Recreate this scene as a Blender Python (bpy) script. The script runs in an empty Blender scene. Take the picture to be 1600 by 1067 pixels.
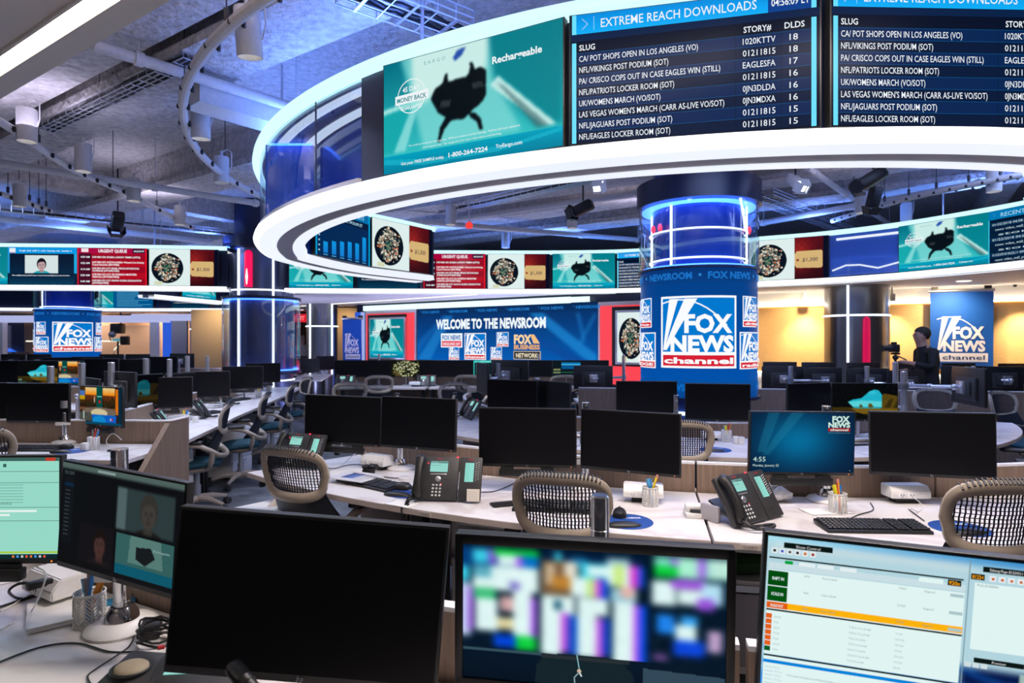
import bpy, bmesh, math, random
import numpy as np
from mathutils import Vector, Matrix

# ------------------------------------------------------------------ camera, world, exposure
SC = bpy.context.scene
COL = SC.collection
FPX, CXP, CYP, EYE = 940.0, 800.0, 533.5, 1.57      # focal length in pixels of the 1600x1067 frame, eye height
cam_data = bpy.data.cameras.new('camera')
cam_data.sensor_width = 36.0
cam_data.lens = FPX / 1600.0 * 36.0
cam_data.clip_start = 0.05
cam_data.clip_end = 200
cam_data.dof.use_dof = True
cam_data.dof.focus_distance = 2.3
cam_data.dof.aperture_fstop = 5.6
camera = bpy.data.objects.new('camera', cam_data)
camera.location = (0, 0, EYE)
camera.rotation_euler = (math.pi / 2, 0, 0)
COL.objects.link(camera)
SC.camera = camera
SC.view_settings.view_transform = 'Standard'
SC.view_settings.look = 'None'
SC.view_settings.exposure = 0.0
SC.view_settings.gamma = 1.0
SC.view_settings.use_curve_mapping = False
world = bpy.data.worlds.new('world')
SC.world = world
world.use_nodes = True
world.node_tree.nodes['Background'].inputs[0].default_value = (0.25, 0.35, 0.7, 1)
world.node_tree.nodes['Background'].inputs[1].default_value = 0.04


def area_light(name, loc, size, energy, color, rot=(0, 0, 0), size_y=None):
    l = bpy.data.lights.new(name, 'AREA')
    l.energy = energy
    l.color = color
    l.size = size
    if size_y:
        l.shape = 'RECTANGLE'
        l.size_y = size_y
    o = bpy.data.objects.new(name, l)
    o.location = loc
    o.rotation_euler = rot
    COL.objects.link(o)
    return o


# unseen area lights over the near desks, and added cool fill over the aisles
WARM = (1.0, 0.87, 0.80)
COOL = (0.40, 0.52, 1.0)
for wx, wy, we in ((-1.5, 1.0, 92), (0.4, 1.9, 62), (1.9, 1.7, 78)):
    area_light('unseen_warm_light', (wx, wy, 3.5), 1.3, we, WARM, size_y=0.5)
for wx, wy, we in ((2.0, 5.2, 120), (6.6, 6.4, 130), (-9.3, 9.0, 170)):
    area_light('cool_fill', (wx, wy, 3.85), 3.0, we, COOL, size_y=1.0)
area_light('unseen_warm_light', (0.4, -1.4, 3.3), 1.4, 75, WARM, (math.radians(32), 0, 0), 0.5)  # fill added behind the camera to light surfaces facing it
for fx, fy in ((-3.2, 12.7), (-0.6, 12.5), (-6.4, 13.5), (-11.5, 14.6)):
    area_light('floor_fill', (fx, fy, 0.15), 0.6, 60, (0.52, 0.55, 1.0), (math.pi, 0, 0), 0.3)  # unseen uplights added to brighten the perimeter ceiling
area_light('soffit_fill', (-3.4, -0.6, 2.3), 0.8, 26, WARM, (math.pi, 0, 0), 0.3)  # unseen uplight added to brighten the low soffit
# uplights that sit on top of the screen rings and wash the ceiling
for k in range(13):
    ka = math.radians(75 - 14 * k)
    area_light('ring_uplight', (2 + 4.65 * math.sin(ka), 7.8 - 4.65 * math.cos(ka), 3.47), 0.9, 10, (0.14, 0.26, 1.0), (math.pi, 0, ka), 0.2)
for ux, uy in ((-13, 10.9), (-10.5, 11.2), (-8, 11.4), (-6, 11.6), (-3.6, 12.1), (-1.5, 12.2), (0.8, 12.2), (3.4, 11.5), (5.3, 10.0), (6.6, 8.2)):
    area_light('ring_uplight', (ux, uy, 3.47), 1.2, 18, (0.14, 0.26, 1.0), (math.pi, 0, 0), 0.2)
for ux, uy in ((-2.2, 3.2), (-4.6, 5.6), (-5.6, 9.0), (-1.0, 7.6), (2.6, 6.4), (4.6, 7.4), (1.8, 9.6), (0.2, 1.2)):
    area_light('ceiling_fill', (ux, uy, 3.6), 1.2, 8, (0.72, 0.68, 1.0), (math.pi, 0, 0), 0.5)  # fill without fixtures, added to lift the ceiling

R = math.radians
U = Vector((0.838, -0.546, 0))      # the building grid runs along U
VV = Vector((0.546, 0.838, 0))
PC = (2.0, 7.8)                     # centre of the round desk pod and of the screen ring


def P(x, y, z):
    """pixel -> point on the horizontal plane of height z"""
    d = (z - EYE) * FPX / (CYP - y)
    return Vector(((x - CXP) / FPX * d, d, z))


def PD(x, y, d):
    """pixel -> point at distance d"""
    return Vector(((x - CXP) / FPX * d, d, EYE - (y - CYP) / FPX * d))


def polar(r, deg, z=0.0):
    """point of the round pod: 0 degrees is towards the camera, positive to +x"""
    a = R(deg)
    return Vector((PC[0] + r * math.sin(a), PC[1] - r * math.cos(a), z))


# ------------------------------------------------------------------ materials
def lin(c):
    c = np.asarray(c, float) / 255.0
    return np.where(c <= 0.04045, c / 12.92, ((c + 0.055) / 1.055) ** 2.4)


MATS = {}


def mat(name, col, rough=0.5, metal=0.0, noise=0.0, nscale=30.0, bump=0.0, emit=None, es=0.0, spec=0.5, stretch=None, coat=0.0):
    """node material; col is linear; noise mottles the colour, bump roughens the surface"""
    if name in MATS:
        return MATS[name]
    m = bpy.data.materials.new(name)
    m.use_nodes = True
    nt = m.node_tree
    b = nt.nodes['Principled BSDF']
    b.inputs['Base Color'].default_value = (*col, 1)
    b.inputs['Roughness'].default_value = rough
    b.inputs['Metallic'].default_value = metal
    b.inputs['Specular IOR Level'].default_value = spec
    b.inputs['Coat Weight'].default_value = coat
    if emit is not None:
        b.inputs['Emission Color'].default_value = (*emit, 1)
        b.inputs['Emission Strength'].default_value = es
    if noise or bump:
        tc = nt.nodes.new('ShaderNodeTexCoord')
        mp = nt.nodes.new('ShaderNodeMapping')
        nz = nt.nodes.new('ShaderNodeTexNoise')
        nt.links.new(tc.outputs['Object'], mp.inputs[0])
        nt.links.new(mp.outputs[0], nz.inputs['Vector'])
        if stretch:
            mp.inputs['Scale'].default_value = stretch
        nz.inputs['Scale'].default_value = nscale
        nz.inputs['Detail'].default_value = 5
        if noise:
            rp = nt.nodes.new('ShaderNodeValToRGB')
            rp.color_ramp.elements[0].position = 0.3
            rp.color_ramp.elements[1].position = 0.7
            rp.color_ramp.elements[0].color = (*[c * (1 - noise) for c in col], 1)
            rp.color_ramp.elements[1].color = (*[min(1, c * (1 + noise)) for c in col], 1)
            nt.links.new(nz.outputs['Fac'], rp.inputs[0])
            nt.links.new(rp.outputs[0], b.inputs['Base Color'])
        if bump:
            bp = nt.nodes.new('ShaderNodeBump')
            bp.inputs['Strength'].default_value = bump
            bp.inputs['Distance'].default_value = 0.05
            nt.links.new(nz.outputs['Fac'], bp.inputs['Height'])
            nt.links.new(bp.outputs[0], b.inputs['Normal'])
    MATS[name] = m
    return m


def glow(name, col, strength):
    return mat(name, (0.02, 0.02, 0.02), 0.4, emit=col, es=strength)


def picture_mat(name, emissive=True, rough=0.25):
    m = bpy.data.materials.new(name)
    m.use_nodes = True
    nt = m.node_tree
    b = nt.nodes['Principled BSDF']
    a = nt.nodes.new('ShaderNodeAttribute')
    a.attribute_name = 'Col'
    if emissive:
        b.inputs['Base Color'].default_value = (0.002, 0.002, 0.003, 1)
        b.inputs['Roughness'].default_value = rough
        b.inputs['Specular IOR Level'].default_value = 0.03
        nt.links.new(a.outputs['Color'], b.inputs['Emission Color'])
        b.inputs['Emission Strength'].default_value = 1.0
    else:
        nt.links.new(a.outputs['Color'], b.inputs['Base Color'])
        b.inputs['Roughness'].default_value = 0.7
    MATS[name] = m
    return m


def clear_mat(name, tint, refl=0.12, rough=0.02, edge=0.75):
    """thin clear sheet: lets light through, mirrors a little"""
    m = bpy.data.materials.new(name)
    m.use_nodes = True
    nt = m.node_tree
    nt.nodes.remove(nt.nodes['Principled BSDF'])
    out = nt.nodes['Material Output']
    tr = nt.nodes.new('ShaderNodeBsdfTransparent')
    tr.inputs[0].default_value = (*tint, 1)
    gl = nt.nodes.new('ShaderNodeBsdfGlossy')
    gl.inputs['Roughness'].default_value = rough
    lw = nt.nodes.new('ShaderNodeLayerWeight')
    lw.inputs['Blend'].default_value = 0.35
    mr = nt.nodes.new('ShaderNodeMapRange')
    mr.inputs['To Min'].default_value = refl
    mr.inputs['To Max'].default_value = edge
    mx = nt.nodes.new('ShaderNodeMixShader')
    nt.links.new(lw.outputs['Facing'], mr.inputs['Value'])
    nt.links.new(mr.outputs[0], mx.inputs[0])
    nt.links.new(tr.outputs[0], mx.inputs[1])
    nt.links.new(gl.outputs[0], mx.inputs[2])
    nt.links.new(mx.outputs[0], out.inputs[0])
    MATS[name] = m
    return m


def desk_mat():
    """white laminate with faint veins"""
    m = mat('white_laminate', (0.76, 0.74, 0.74), 0.32)
    nt = m.node_tree
    b = nt.nodes['Principled BSDF']
    tc = nt.nodes.new('ShaderNodeTexCoord')
    n1 = nt.nodes.new('ShaderNodeTexNoise')
    n1.inputs['Scale'].default_value = 1.6
    n1.inputs['Detail'].default_value = 6
    n1.inputs['Distortion'].default_value = 1.4
    rp = nt.nodes.new('ShaderNodeValToRGB')
    e = rp.color_ramp.elements
    e[0].position, e[0].color = 0.44, (0.76, 0.74, 0.74, 1)
    e[1].position, e[1].color = 0.56, (0.76, 0.74, 0.74, 1)
    k = e.new(0.50)
    k.color = (0.62, 0.57, 0.57, 1)
    nt.links.new(tc.outputs['Object'], n1.inputs['Vector'])
    nt.links.new(n1.outputs['Fac'], rp.inputs[0])
    nt.links.new(rp.outputs[0], b.inputs['Base Color'])
    return m


M_DESK = desk_mat()
M_EDGE = mat('edge_band', (0.60, 0.52, 0.48), 0.5)
M_WOOD = mat('wood_veneer', (0.25, 0.172, 0.122), 0.5, noise=0.22, nscale=6, stretch=(14, 14, 0.5))
M_CAP = mat('white_trim', (0.8, 0.8, 0.82), 0.4)
M_BLACK = mat('black_plastic', (0.012, 0.012, 0.013), 0.42, noise=0.1)
M_DARK = mat('charcoal_plastic', (0.03, 0.03, 0.032), 0.5, noise=0.1)
M_OFF = mat('dark_display', (0.0025, 0.0027, 0.004), 0.34, spec=0.3)
M_NAVY = mat('navy_panel', (0.012, 0.02, 0.06), 0.35)
M_SILVER = mat('silver_metal', (0.62, 0.63, 0.66), 0.3, metal=0.85)
M_CHROME = mat('chrome', (0.8, 0.8, 0.82), 0.13, metal=1.0)
M_WHITE = mat('white_plastic', (0.78, 0.77, 0.75), 0.4, noise=0.03)
M_PAPER = mat('paper', (0.8, 0.8, 0.8), 0.7)
M_FRAME = mat('chair_frame', (0.42, 0.355, 0.285), 0.42, noise=0.05)
M_MESH = mat('chair_mesh', (0.010, 0.014, 0.024), 0.5)
M_SEAT = mat('teal_fabric', (0.006, 0.055, 0.085), 0.8, noise=0.2, nscale=200, bump=0.1)
M_CARPET = mat('carpet', (0.10, 0.11, 0.13), 0.95, noise=0.45, nscale=3.5, bump=0.3)
M_CEIL = mat('sprayed_ceiling', (0.50, 0.47, 0.44), 0.95, noise=0.22, nscale=14, bump=1.0)
M_PIPE = mat('painted_pipe', (0.62, 0.60, 0.58), 0.6, noise=0.06)
M_SOFFIT = mat('painted_soffit', (0.84, 0.78, 0.73), 0.7)
M_GREY = mat('grey_soffit', (0.42, 0.40, 0.43), 0.5)
M_BAND = glow('light_band', (0.93, 0.97, 1.0), 1.9)
M_BAND2 = glow('light_band_soft', (0.86, 0.91, 1.0), 0.98)
M_TOP = glow('upper_light_band', (0.55, 0.88, 1.0), 1.3)
M_BLUE = glow('blue_led', (0.06, 0.20, 1.0), 9.0)
M_STRIP = glow('light_strip', (0.80, 0.88, 1.0), 2.2)
M_BSTRIP = glow('blue_strip', (0.05, 0.18, 1.0), 6.0)
M_WARMSTRIP = glow('warm_strip', (1.0, 0.84, 0.62), 6.0)
M_RED = glow('red_led', (1.0, 0.02, 0.05), 3.0)
M_ORANGE_LED = glow('orange_led', (1.0, 0.25, 0.02), 2.0)
M_SKIN = mat('skin', (0.46, 0.26, 0.19), 0.55)
M_PIC = picture_mat('screen_picture')
M_PRINT = picture_mat('printed_fabric', emissive=False)
M_CLEAR = clear_mat('clear_panel', (0.86, 0.92, 1.0), 0.06)
M_BLUEGLASS = clear_mat('blue_clear_panel', (0.84, 0.91, 1.0), 0.05, edge=0.30)
M_CORE = mat('blue_gloss_core', (0.02, 0.07, 0.34), 0.16, coat=0.5)
M_STEEL = mat('brushed_column', (0.30, 0.31, 0.34), 0.25, metal=0.9)
COLOURS = {'blue': (0.02, 0.22, 0.65), 'yellow': (0.85, 0.75, 0.03), 'orange': (0.85, 0.30, 0.03), 'grey': (0.2, 0.2, 0.22),
           'red': (0.6, 0.03, 0.03), 'black': (0.012, 0.012, 0.013), 'pale blue': (0.1, 0.42, 0.75), 'green': (0.03, 0.35, 0.12), 'white': (0.75, 0.75, 0.75)}


# ------------------------------------------------------------------ mesh building
class MB:
    def __init__(self):
        self.bm = bmesh.new()
        self.mi = 0

    def _faces(self, fs):
        for f in fs:
            f.material_index = self.mi

    def verts_faces(self, vs, fs):
        bv = [self.bm.verts.new(v) for v in vs]
        out = []
        for f in fs:
            try:
                g = self.bm.faces.new([bv[i] for i in f])
                g.material_index = self.mi
                out.append(g)
            except ValueError:
                pass
        return bv

    def box(self, c, s, bev=0.0, m=None, seg=2):
        t = bmesh.new()
        bmesh.ops.create_cube(t, size=1.0)
        for v in t.verts:
            v.co = Vector((v.co.x * s[0], v.co.y * s[1], v.co.z * s[2]))
        if bev:
            bmesh.ops.bevel(t, geom=t.edges[:], offset=min(bev, 0.49 * min(s)), segments=seg, affect='EDGES', profile=0.5)
        c = Vector(c)
        for v in t.verts:
            v.co = (m @ v.co if m is not None else v.co) + c
        t.verts.index_update()
        self.verts_faces([v.co.copy() for v in t.verts], [[v.index for v in f.verts] for f in t.faces])
        t.free()
        return self

    def tube(self, pts, r, n=8, closed=False, caps=True, flat=1.0, up=None):
        """swept tube; r number or list; flat squeezes the section along the frame's second axis"""
        pts = [Vector(p) for p in pts]
        k = len(pts)
        rs = r if isinstance(r, (list, tuple)) else [r] * k
        ref = Vector(up) if up else None
        rings = []
        prev = None
        for i, p in enumerate(pts):
            if closed:
                t = pts[(i + 1) % k] - pts[i - 1]
            else:
                t = pts[min(i + 1, k - 1)] - pts[max(i - 1, 0)]
            t.normalize()
            if ref is not None:
                a = ref - t * ref.dot(t)
            elif prev is None:
                a = Vector((0, 0, 1)) if abs(t.z) < 0.9 else Vector((1, 0, 0))
                a = a - t * a.dot(t)
            else:
                a = prev - t * prev.dot(t)
            a.normalize()
            prev = a
            b = t.cross(a)
            rings.append([p + (a * math.cos(2 * math.pi * j / n) + b * (math.sin(2 * math.pi * j / n) * flat)) * rs[i] for j in range(n)])
        vs = [v for rg in rings for v in rg]
        fs = []
        for i in range(k if closed else k - 1):
            i2 = (i + 1) % k
            for j in range(n):
                fs.append([i * n + j, i * n + (j + 1) % n, i2 * n + (j + 1) % n, i2 * n + j])
        if caps and not closed:
            fs.append(list(range(n))[::-1])
            fs.append([(k - 1) * n + j for j in range(n)])
        self.verts_faces(vs, fs)
        return self

    def cyl(self, p0, p1, r, r1=None, n=16):
        self.tube([p0, p1], [r, r if r1 is None else r1], n)
        return self

    def lathe(self, prof, c=(0, 0, 0), n=24, m=None, a0=0.0, a1=360.0):
        full = abs(a1 - a0) >= 359.9
        k = n if full else n + 1
        vs, fs = [], []
        c = Vector(c)
        for i in range(k):
            a = R(a0 + (a1 - a0) * i / n)
            for (r, z) in prof:
                v = Vector((r * math.cos(a), r * math.sin(a), z))
                vs.append((m @ v if m is not None else v) + c)
        q = len(prof)
        for i in range(n):
            i2 = (i + 1) % k
            for j in range(q - 1):
                fs.append([i * q + j, i2 * q + j, i2 * q + j + 1, i * q + j + 1])
        self.verts_faces(vs, fs)
        return self

    def prism(self, poly, z0, z1):
        n = len(poly)
        vs = [Vector((p[0], p[1], z0)) for p in poly] + [Vector((p[0], p[1], z1)) for p in poly]
        fs = [list(range(n))[::-1], list(range(n, 2 * n))] + [[i, (i + 1) % n, n + (i + 1) % n, n + i] for i in range(n)]
        self.verts_faces(vs, fs)
        return self

    def grid(self, rows, closed=False):
        """rows: list of equally long point lists"""
        q = len(rows[0])
        vs = [Vector(p) for rw in rows for p in rw]
        fs = []
        for i in range(len(rows) - 1):
            for j in range(q if closed else q - 1):
                j2 = (j + 1) % q
                fs.append([i * q + j, i * q + j2, (i + 1) * q + j2, (i + 1) * q + j])
        self.verts_faces(vs, fs)
        return self

    def ball(self, c, r, s=(1, 1, 1), n=16, m=None):
        prof = [(math.sin(math.pi * i / (n // 2)) * r, -math.cos(math.pi * i / (n // 2)) * r) for i in range(n // 2 + 1)]
        S = Matrix.Diagonal(Vector((*s, 1))).to_3x3()
        self.lathe(prof, c, n, (m @ S) if m is not None else S)
        return self

    def build(self, name, mats, parent=None, smooth=True, angle=35, loc=None, rot=None):
        bmesh.ops.remove_doubles(self.bm, verts=self.bm.verts[:], dist=1e-6)
        bmesh.ops.recalc_face_normals(self.bm, faces=self.bm.faces[:])
        me = bpy.data.meshes.new(name)
        self.bm.to_mesh(me)
        self.bm.free()
        for m in (mats if isinstance(mats, (list, tuple)) else [mats]):
            me.materials.append(m)
        if smooth:
            me.polygons.foreach_set('use_smooth', [True] * len(me.polygons))
            me.set_sharp_from_angle(angle=R(angle))
        return link(name, me, parent, loc, rot)


def link(name, me, parent=None, loc=None, rot=None):
    o = bpy.data.objects.new(name, me)
    COL.objects.link(o)
    if parent is not None:
        o.parent = parent
    if loc is not None:
        o.location = loc
    if rot is not None:
        o.rotation_euler = rot
    return o


def tag(o, label, cat, group=None):
    o['label'] = label
    o['category'] = cat
    if group:
        o['group'] = group
    return o


def thing(name, label, cat, loc=(0, 0, 0), rz=0.0, group=None, rot=None):
    o = bpy.data.objects.new(name, None)
    o.empty_display_size = 0.05
    COL.objects.link(o)
    o.location = loc
    o.rotation_euler = rot if rot is not None else (0, 0, rz)
    return tag(o, label, cat, group)


def structure(o):
    o['kind'] = 'structure'
    return o


def dup(src, label, loc, rz=0.0, group=None, rot=None, scale=None, skip=()):
    """copy of a thing with copies of its parts and sub-parts"""
    r = src.copy()
    COL.objects.link(r)
    r.location = loc
    r.rotation_euler = rot if rot is not None else (0, 0, rz)
    r['label'] = label
    if group:
        r['group'] = group
    if scale:
        r.scale = (scale,) * 3
    for ch in KIDS.get(src.name, None) or list(src.children):
        if ch.name.split('.')[0] in skip:
            continue
        c = ch.copy()
        COL.objects.link(c)
        c.parent = r
        for g in list(ch.children):
            d = g.copy()
            COL.objects.link(d)
            d.parent = c
    return r


KIDS = {}

# ------------------------------------------------------------------ pictures shown on screens and printed on banners
_TXT = {}


def text_mesh(s, bold):
    """outline of a line of lettering as flat triangles, capitals 1 unit high"""
    key = (s, bold)
    if key not in _TXT:
        cu = bpy.data.curves.new('lettering', 'FONT')
        cu.body = s
        cu.size = 1.0
        cu.offset = bold
        cu.resolution_u = 2
        o = bpy.data.objects.new('lettering', cu)
        COL.objects.link(o)
        bpy.context.view_layer.update()
        dg = bpy.context.evaluated_depsgraph_get()
        me = o.evaluated_get(dg).to_mesh()
        v = np.empty(len(me.vertices) * 3, np.float32)
        me.vertices.foreach_get('co', v)
        v = v.reshape(-1, 3)[:, :2] / 0.73
        f = [list(p.vertices) for p in me.polygons]
        o.evaluated_get(dg).to_mesh_clear()
        bpy.data.objects.remove(o)
        bpy.data.curves.remove(cu)
        _TXT[key] = (v, f)
    return _TXT[key]


class Pic:
    """a picture W x H units (y down): a colour raster with crisp shapes and lettering over it"""

    def __init__(s, W=160, H=90, bg=(0, 0, 0)):
        s.W, s.H = W, H
        s.V, s.F, s.C = [], [], []
        s.bg = bg
        s.img = None

    def canvas(s, k=1.0):
        s.k = k
        s.img = np.zeros((int(s.H * k) + 1, int(s.W * k) + 1, 3)) + np.array(s.bg, float)
        yy, xx = np.mgrid[0:s.img.shape[0], 0:s.img.shape[1]]
        s.xx, s.yy = xx / k, yy / k
        return s

    def paint(s, mask, col, a=1.0):
        m = (mask.astype(float) * a)[..., None]
        s.img = s.img * (1 - m) + np.array(col, float) * m

    def pbox(s, x, y, w, h, col, a=1.0):
        s.paint((s.xx >= x) & (s.xx <= x + w) & (s.yy >= y) & (s.yy <= y + h), col, a)

    def pell(s, x, y, rx, ry, col, a=1.0, soft=0.0):
        d = np.sqrt(((s.xx - x) / rx) ** 2 + ((s.yy - y) / ry) ** 2)
        s.paint(np.clip((1 - d) / soft + 0.5, 0, 1) if soft else d <= 1, col, a)

    def ppoly(s, pts, col, a=1.0):
        ins = np.zeros(s.xx.shape, bool)
        n = len(pts)
        for i in range(n):
            x1, y1 = pts[i]
            x2, y2 = pts[(i + 1) % n]
            if y1 == y2:
                continue
            c = ((y1 > s.yy) != (y2 > s.yy)) & (s.xx < (x2 - x1) * (s.yy - y1) / (y2 - y1) + x1)
            ins ^= c
        s.paint(ins, col, a)

    def pgrad(s, x, y, w, h, c0, c1, vert=True):
        m = (s.xx >= x) & (s.xx <= x + w) & (s.yy >= y) & (s.yy <= y + h)
        t = np.clip((s.yy - y) / h if vert else (s.xx - x) / w, 0, 1)[..., None]
        g = np.array(c0, float) * (1 - t) + np.array(c1, float) * t
        s.img = np.where(m[..., None], g, s.img)

    def blur(s, r):
        k = max(1, int(r * s.k))
        for _ in range(2):
            for ax in (0, 1):
                p = np.pad(s.img, [(k, k) if i == ax else (0, 0) for i in range(3)], mode='edge')
                c = np.cumsum(p, axis=ax)
                c = np.concatenate([np.zeros_like(np.take(c, [0], ax)), c], ax)
                n = s.img.shape[ax]
                s.img = (np.take(c, range(2 * k + 1, n + 2 * k + 1), ax) - np.take(c, range(0, n), ax)) / (2 * k + 1)

    def noise(s, amp, seed=1):
        s.img += np.random.RandomState(seed).normal(0, amp, s.img.shape[:2])[..., None]

    # crisp shapes
    def poly(s, pts, col, l=1):
        b = len(s.V)
        s.V += [(p[0], p[1], l) for p in pts]
        s.C += [col] * len(pts)
        s.F.append(list(range(b, b + len(pts))))

    def rect(s, x, y, w, h, col, l=1, col2=None, nx=1):
        for i in range(nx):
            x0, x1 = x + w * i / nx, x + w * (i + 1) / nx
            b = len(s.V)
            s.V += [(x0, y, l), (x1, y, l), (x1, y + h, l), (x0, y + h, l)]
            s.C += [col, col, col2 or col, col2 or col]
            s.F.append([b, b + 1, b + 2, b + 3])

    def ell(s, x, y, rx, ry, col, l=1, n=20):
        s.poly([(x + rx * math.cos(2 * math.pi * i / n), y + ry * math.sin(2 * math.pi * i / n)) for i in range(n)], col, l)

    def line(s, pts, w, col, l=1):
        for (a, b) in zip(pts[:-1], pts[1:]):
            d = Vector((b[0] - a[0], b[1] - a[1]))
            if d.length < 1e-6:
                continue
            n = Vector((-d.y, d.x)).normalized() * (w / 2)
            s.poly([(a[0] + n.x, a[1] + n.y), (b[0] + n.x, b[1] + n.y), (b[0] - n.x, b[1] - n.y), (a[0] - n.x, a[1] - n.y)], col, l)

    def text(s, t, x, y, h, col=(255, 255, 255), w=None, bold=0.0, al='L', l=3, shear=0.0):
        v, f = text_mesh(t, bold)
        if len(v) == 0:
            return
        x0, x1 = v[:, 0].min(), v[:, 0].max()
        sx = (w / max(1e-6, x1 - x0)) if w else h
        off = x - (x0 * sx if al == 'L' else (x0 + x1) / 2 * sx if al == 'C' else x1 * sx)
        b = len(s.V)
        s.V += [(off + p[0] * sx + p[1] * h * shear, y - p[1] * h, l) for p in v]
        s.C += [col] * len(v)
        s.F += [[i + b for i in q] for q in f]

    def mesh(s, name, w, h, fn=None, dz=0.0004, nx=None, material=None, gain=1.0):
        """flat sheet in the xz plane facing -y (or bent by fn)"""
        V, F, C = [], [], []
        if s.img is not None:
            ny, nxx = s.img.shape[:2]
            V = [(x / (nxx - 1) * s.W, y / (ny - 1) * s.H, 0) for y in range(ny) for x in range(nxx)]
            C = [c for row in np.clip(s.img, 0, 255) for c in row]
            F = [[y * nxx + x, (y + 1) * nxx + x, (y + 1) * nxx + x + 1, y * nxx + x + 1] for y in range(ny - 1) for x in range(nxx - 1)]
        else:
            n = nx or 1
            for i in range(n + 1):
                V += [(s.W * i / n, 0, 0), (s.W * i / n, s.H, 0)]
                C += [s.bg, s.bg]
            F = [[2 * i, 2 * i + 1, 2 * i + 3, 2 * i + 2] for i in range(n)]
        b = len(V)
        V = list(V) + s.V
        F = F + [[i + b for i in f] for f in s.F]
        C = list(C) + list(s.C)
        if fn is None:
            pts = [((x / s.W - 0.5) * w, -l * dz, (0.5 - y / s.H) * h) for (x, y, l) in V]
        else:
            pts = [fn((x / s.W - 0.5) * w, l * dz, (0.5 - y / s.H) * h) for (x, y, l) in V]
        me = bpy.data.meshes.new(name)
        me.from_pydata([tuple(p) for p in pts], [], F)
        at = me.color_attributes.new('Col', 'FLOAT_COLOR', 'POINT')
        c = np.ones((len(V), 4), np.float32)
        c[:, :3] = lin(np.array(C, float)) * gain
        at.data.foreach_set('color', c.ravel())
        me.materials.append(material or M_PIC)
        me.validate()
        return me


WHT = (238, 244, 250)


def logo(p, x, y, w, h, sub='channel', l=2, frame=True, ink=(250, 252, 255), blue=(0, 120, 205), nx=1):
    """news channel badge: searchlight beams, an arc, two lines of heavy capitals, a bar below"""
    if frame:
        p.rect(x, y, w, h, ink, l, nx=nx)
        p.rect(x + w * .03, y + h * .03, w * .94, h * .745, blue, l + 1, nx=nx)
        p.rect(x + w * .035, y + h * .82, w * .93, h * .15, (215, 30, 50), l + 1, nx=nx)
    X = lambda a: x + a * w
    Y = lambda b: y + b * h
    for (ta, tb, ba, bb) in ((.13, .25, .04, .06), (.33, .49, .05, .095)):
        q = lambda a, c, t: X(a + (c - a) * t)
        for i in range(9):
            t0, t1 = i / 9, (i + 1) / 9
            y0, y1 = Y(.04 + .71 * t0), Y(.04 + .71 * t1)
            m0, m1 = (q(ta, ba, t0) + q(tb, bb, t0)) / 2, (q(ta, ba, t1) + q(tb, bb, t1)) / 2
            p.poly([(q(ta, ba, t0), y0), (m0, y0), (m1, y1), (q(ta, ba, t1), y1)], ink, l + 2)
            p.poly([(m0, y0), (q(tb, bb, t0), y0), (q(tb, bb, t1), y1), (m1, y1)], ink, l + 2)
    arc = [(X(.03 + .83 * t), Y(.14 - .12 * math.sin(math.pi * (t * .8 + .12)) + .30 * t ** 2.2)) for t in [i / 10 for i in range(11)]]
    p.line(arc, h * .018, ink, l + 2)
    p.text('FOX', X(.33), Y(.50), h * .245, ink, w=w * .60, bold=.045, l=l + 3)
    p.text('NEWS', X(.15), Y(.765), h * .22, ink, w=w * .80, bold=.045, l=l + 3)
    if sub:
        p.text(sub, X(.06), Y(.935), h * .085, ink if frame else (0, 60, 140), w=w * .88, bold=.035, l=l + 4)


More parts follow.
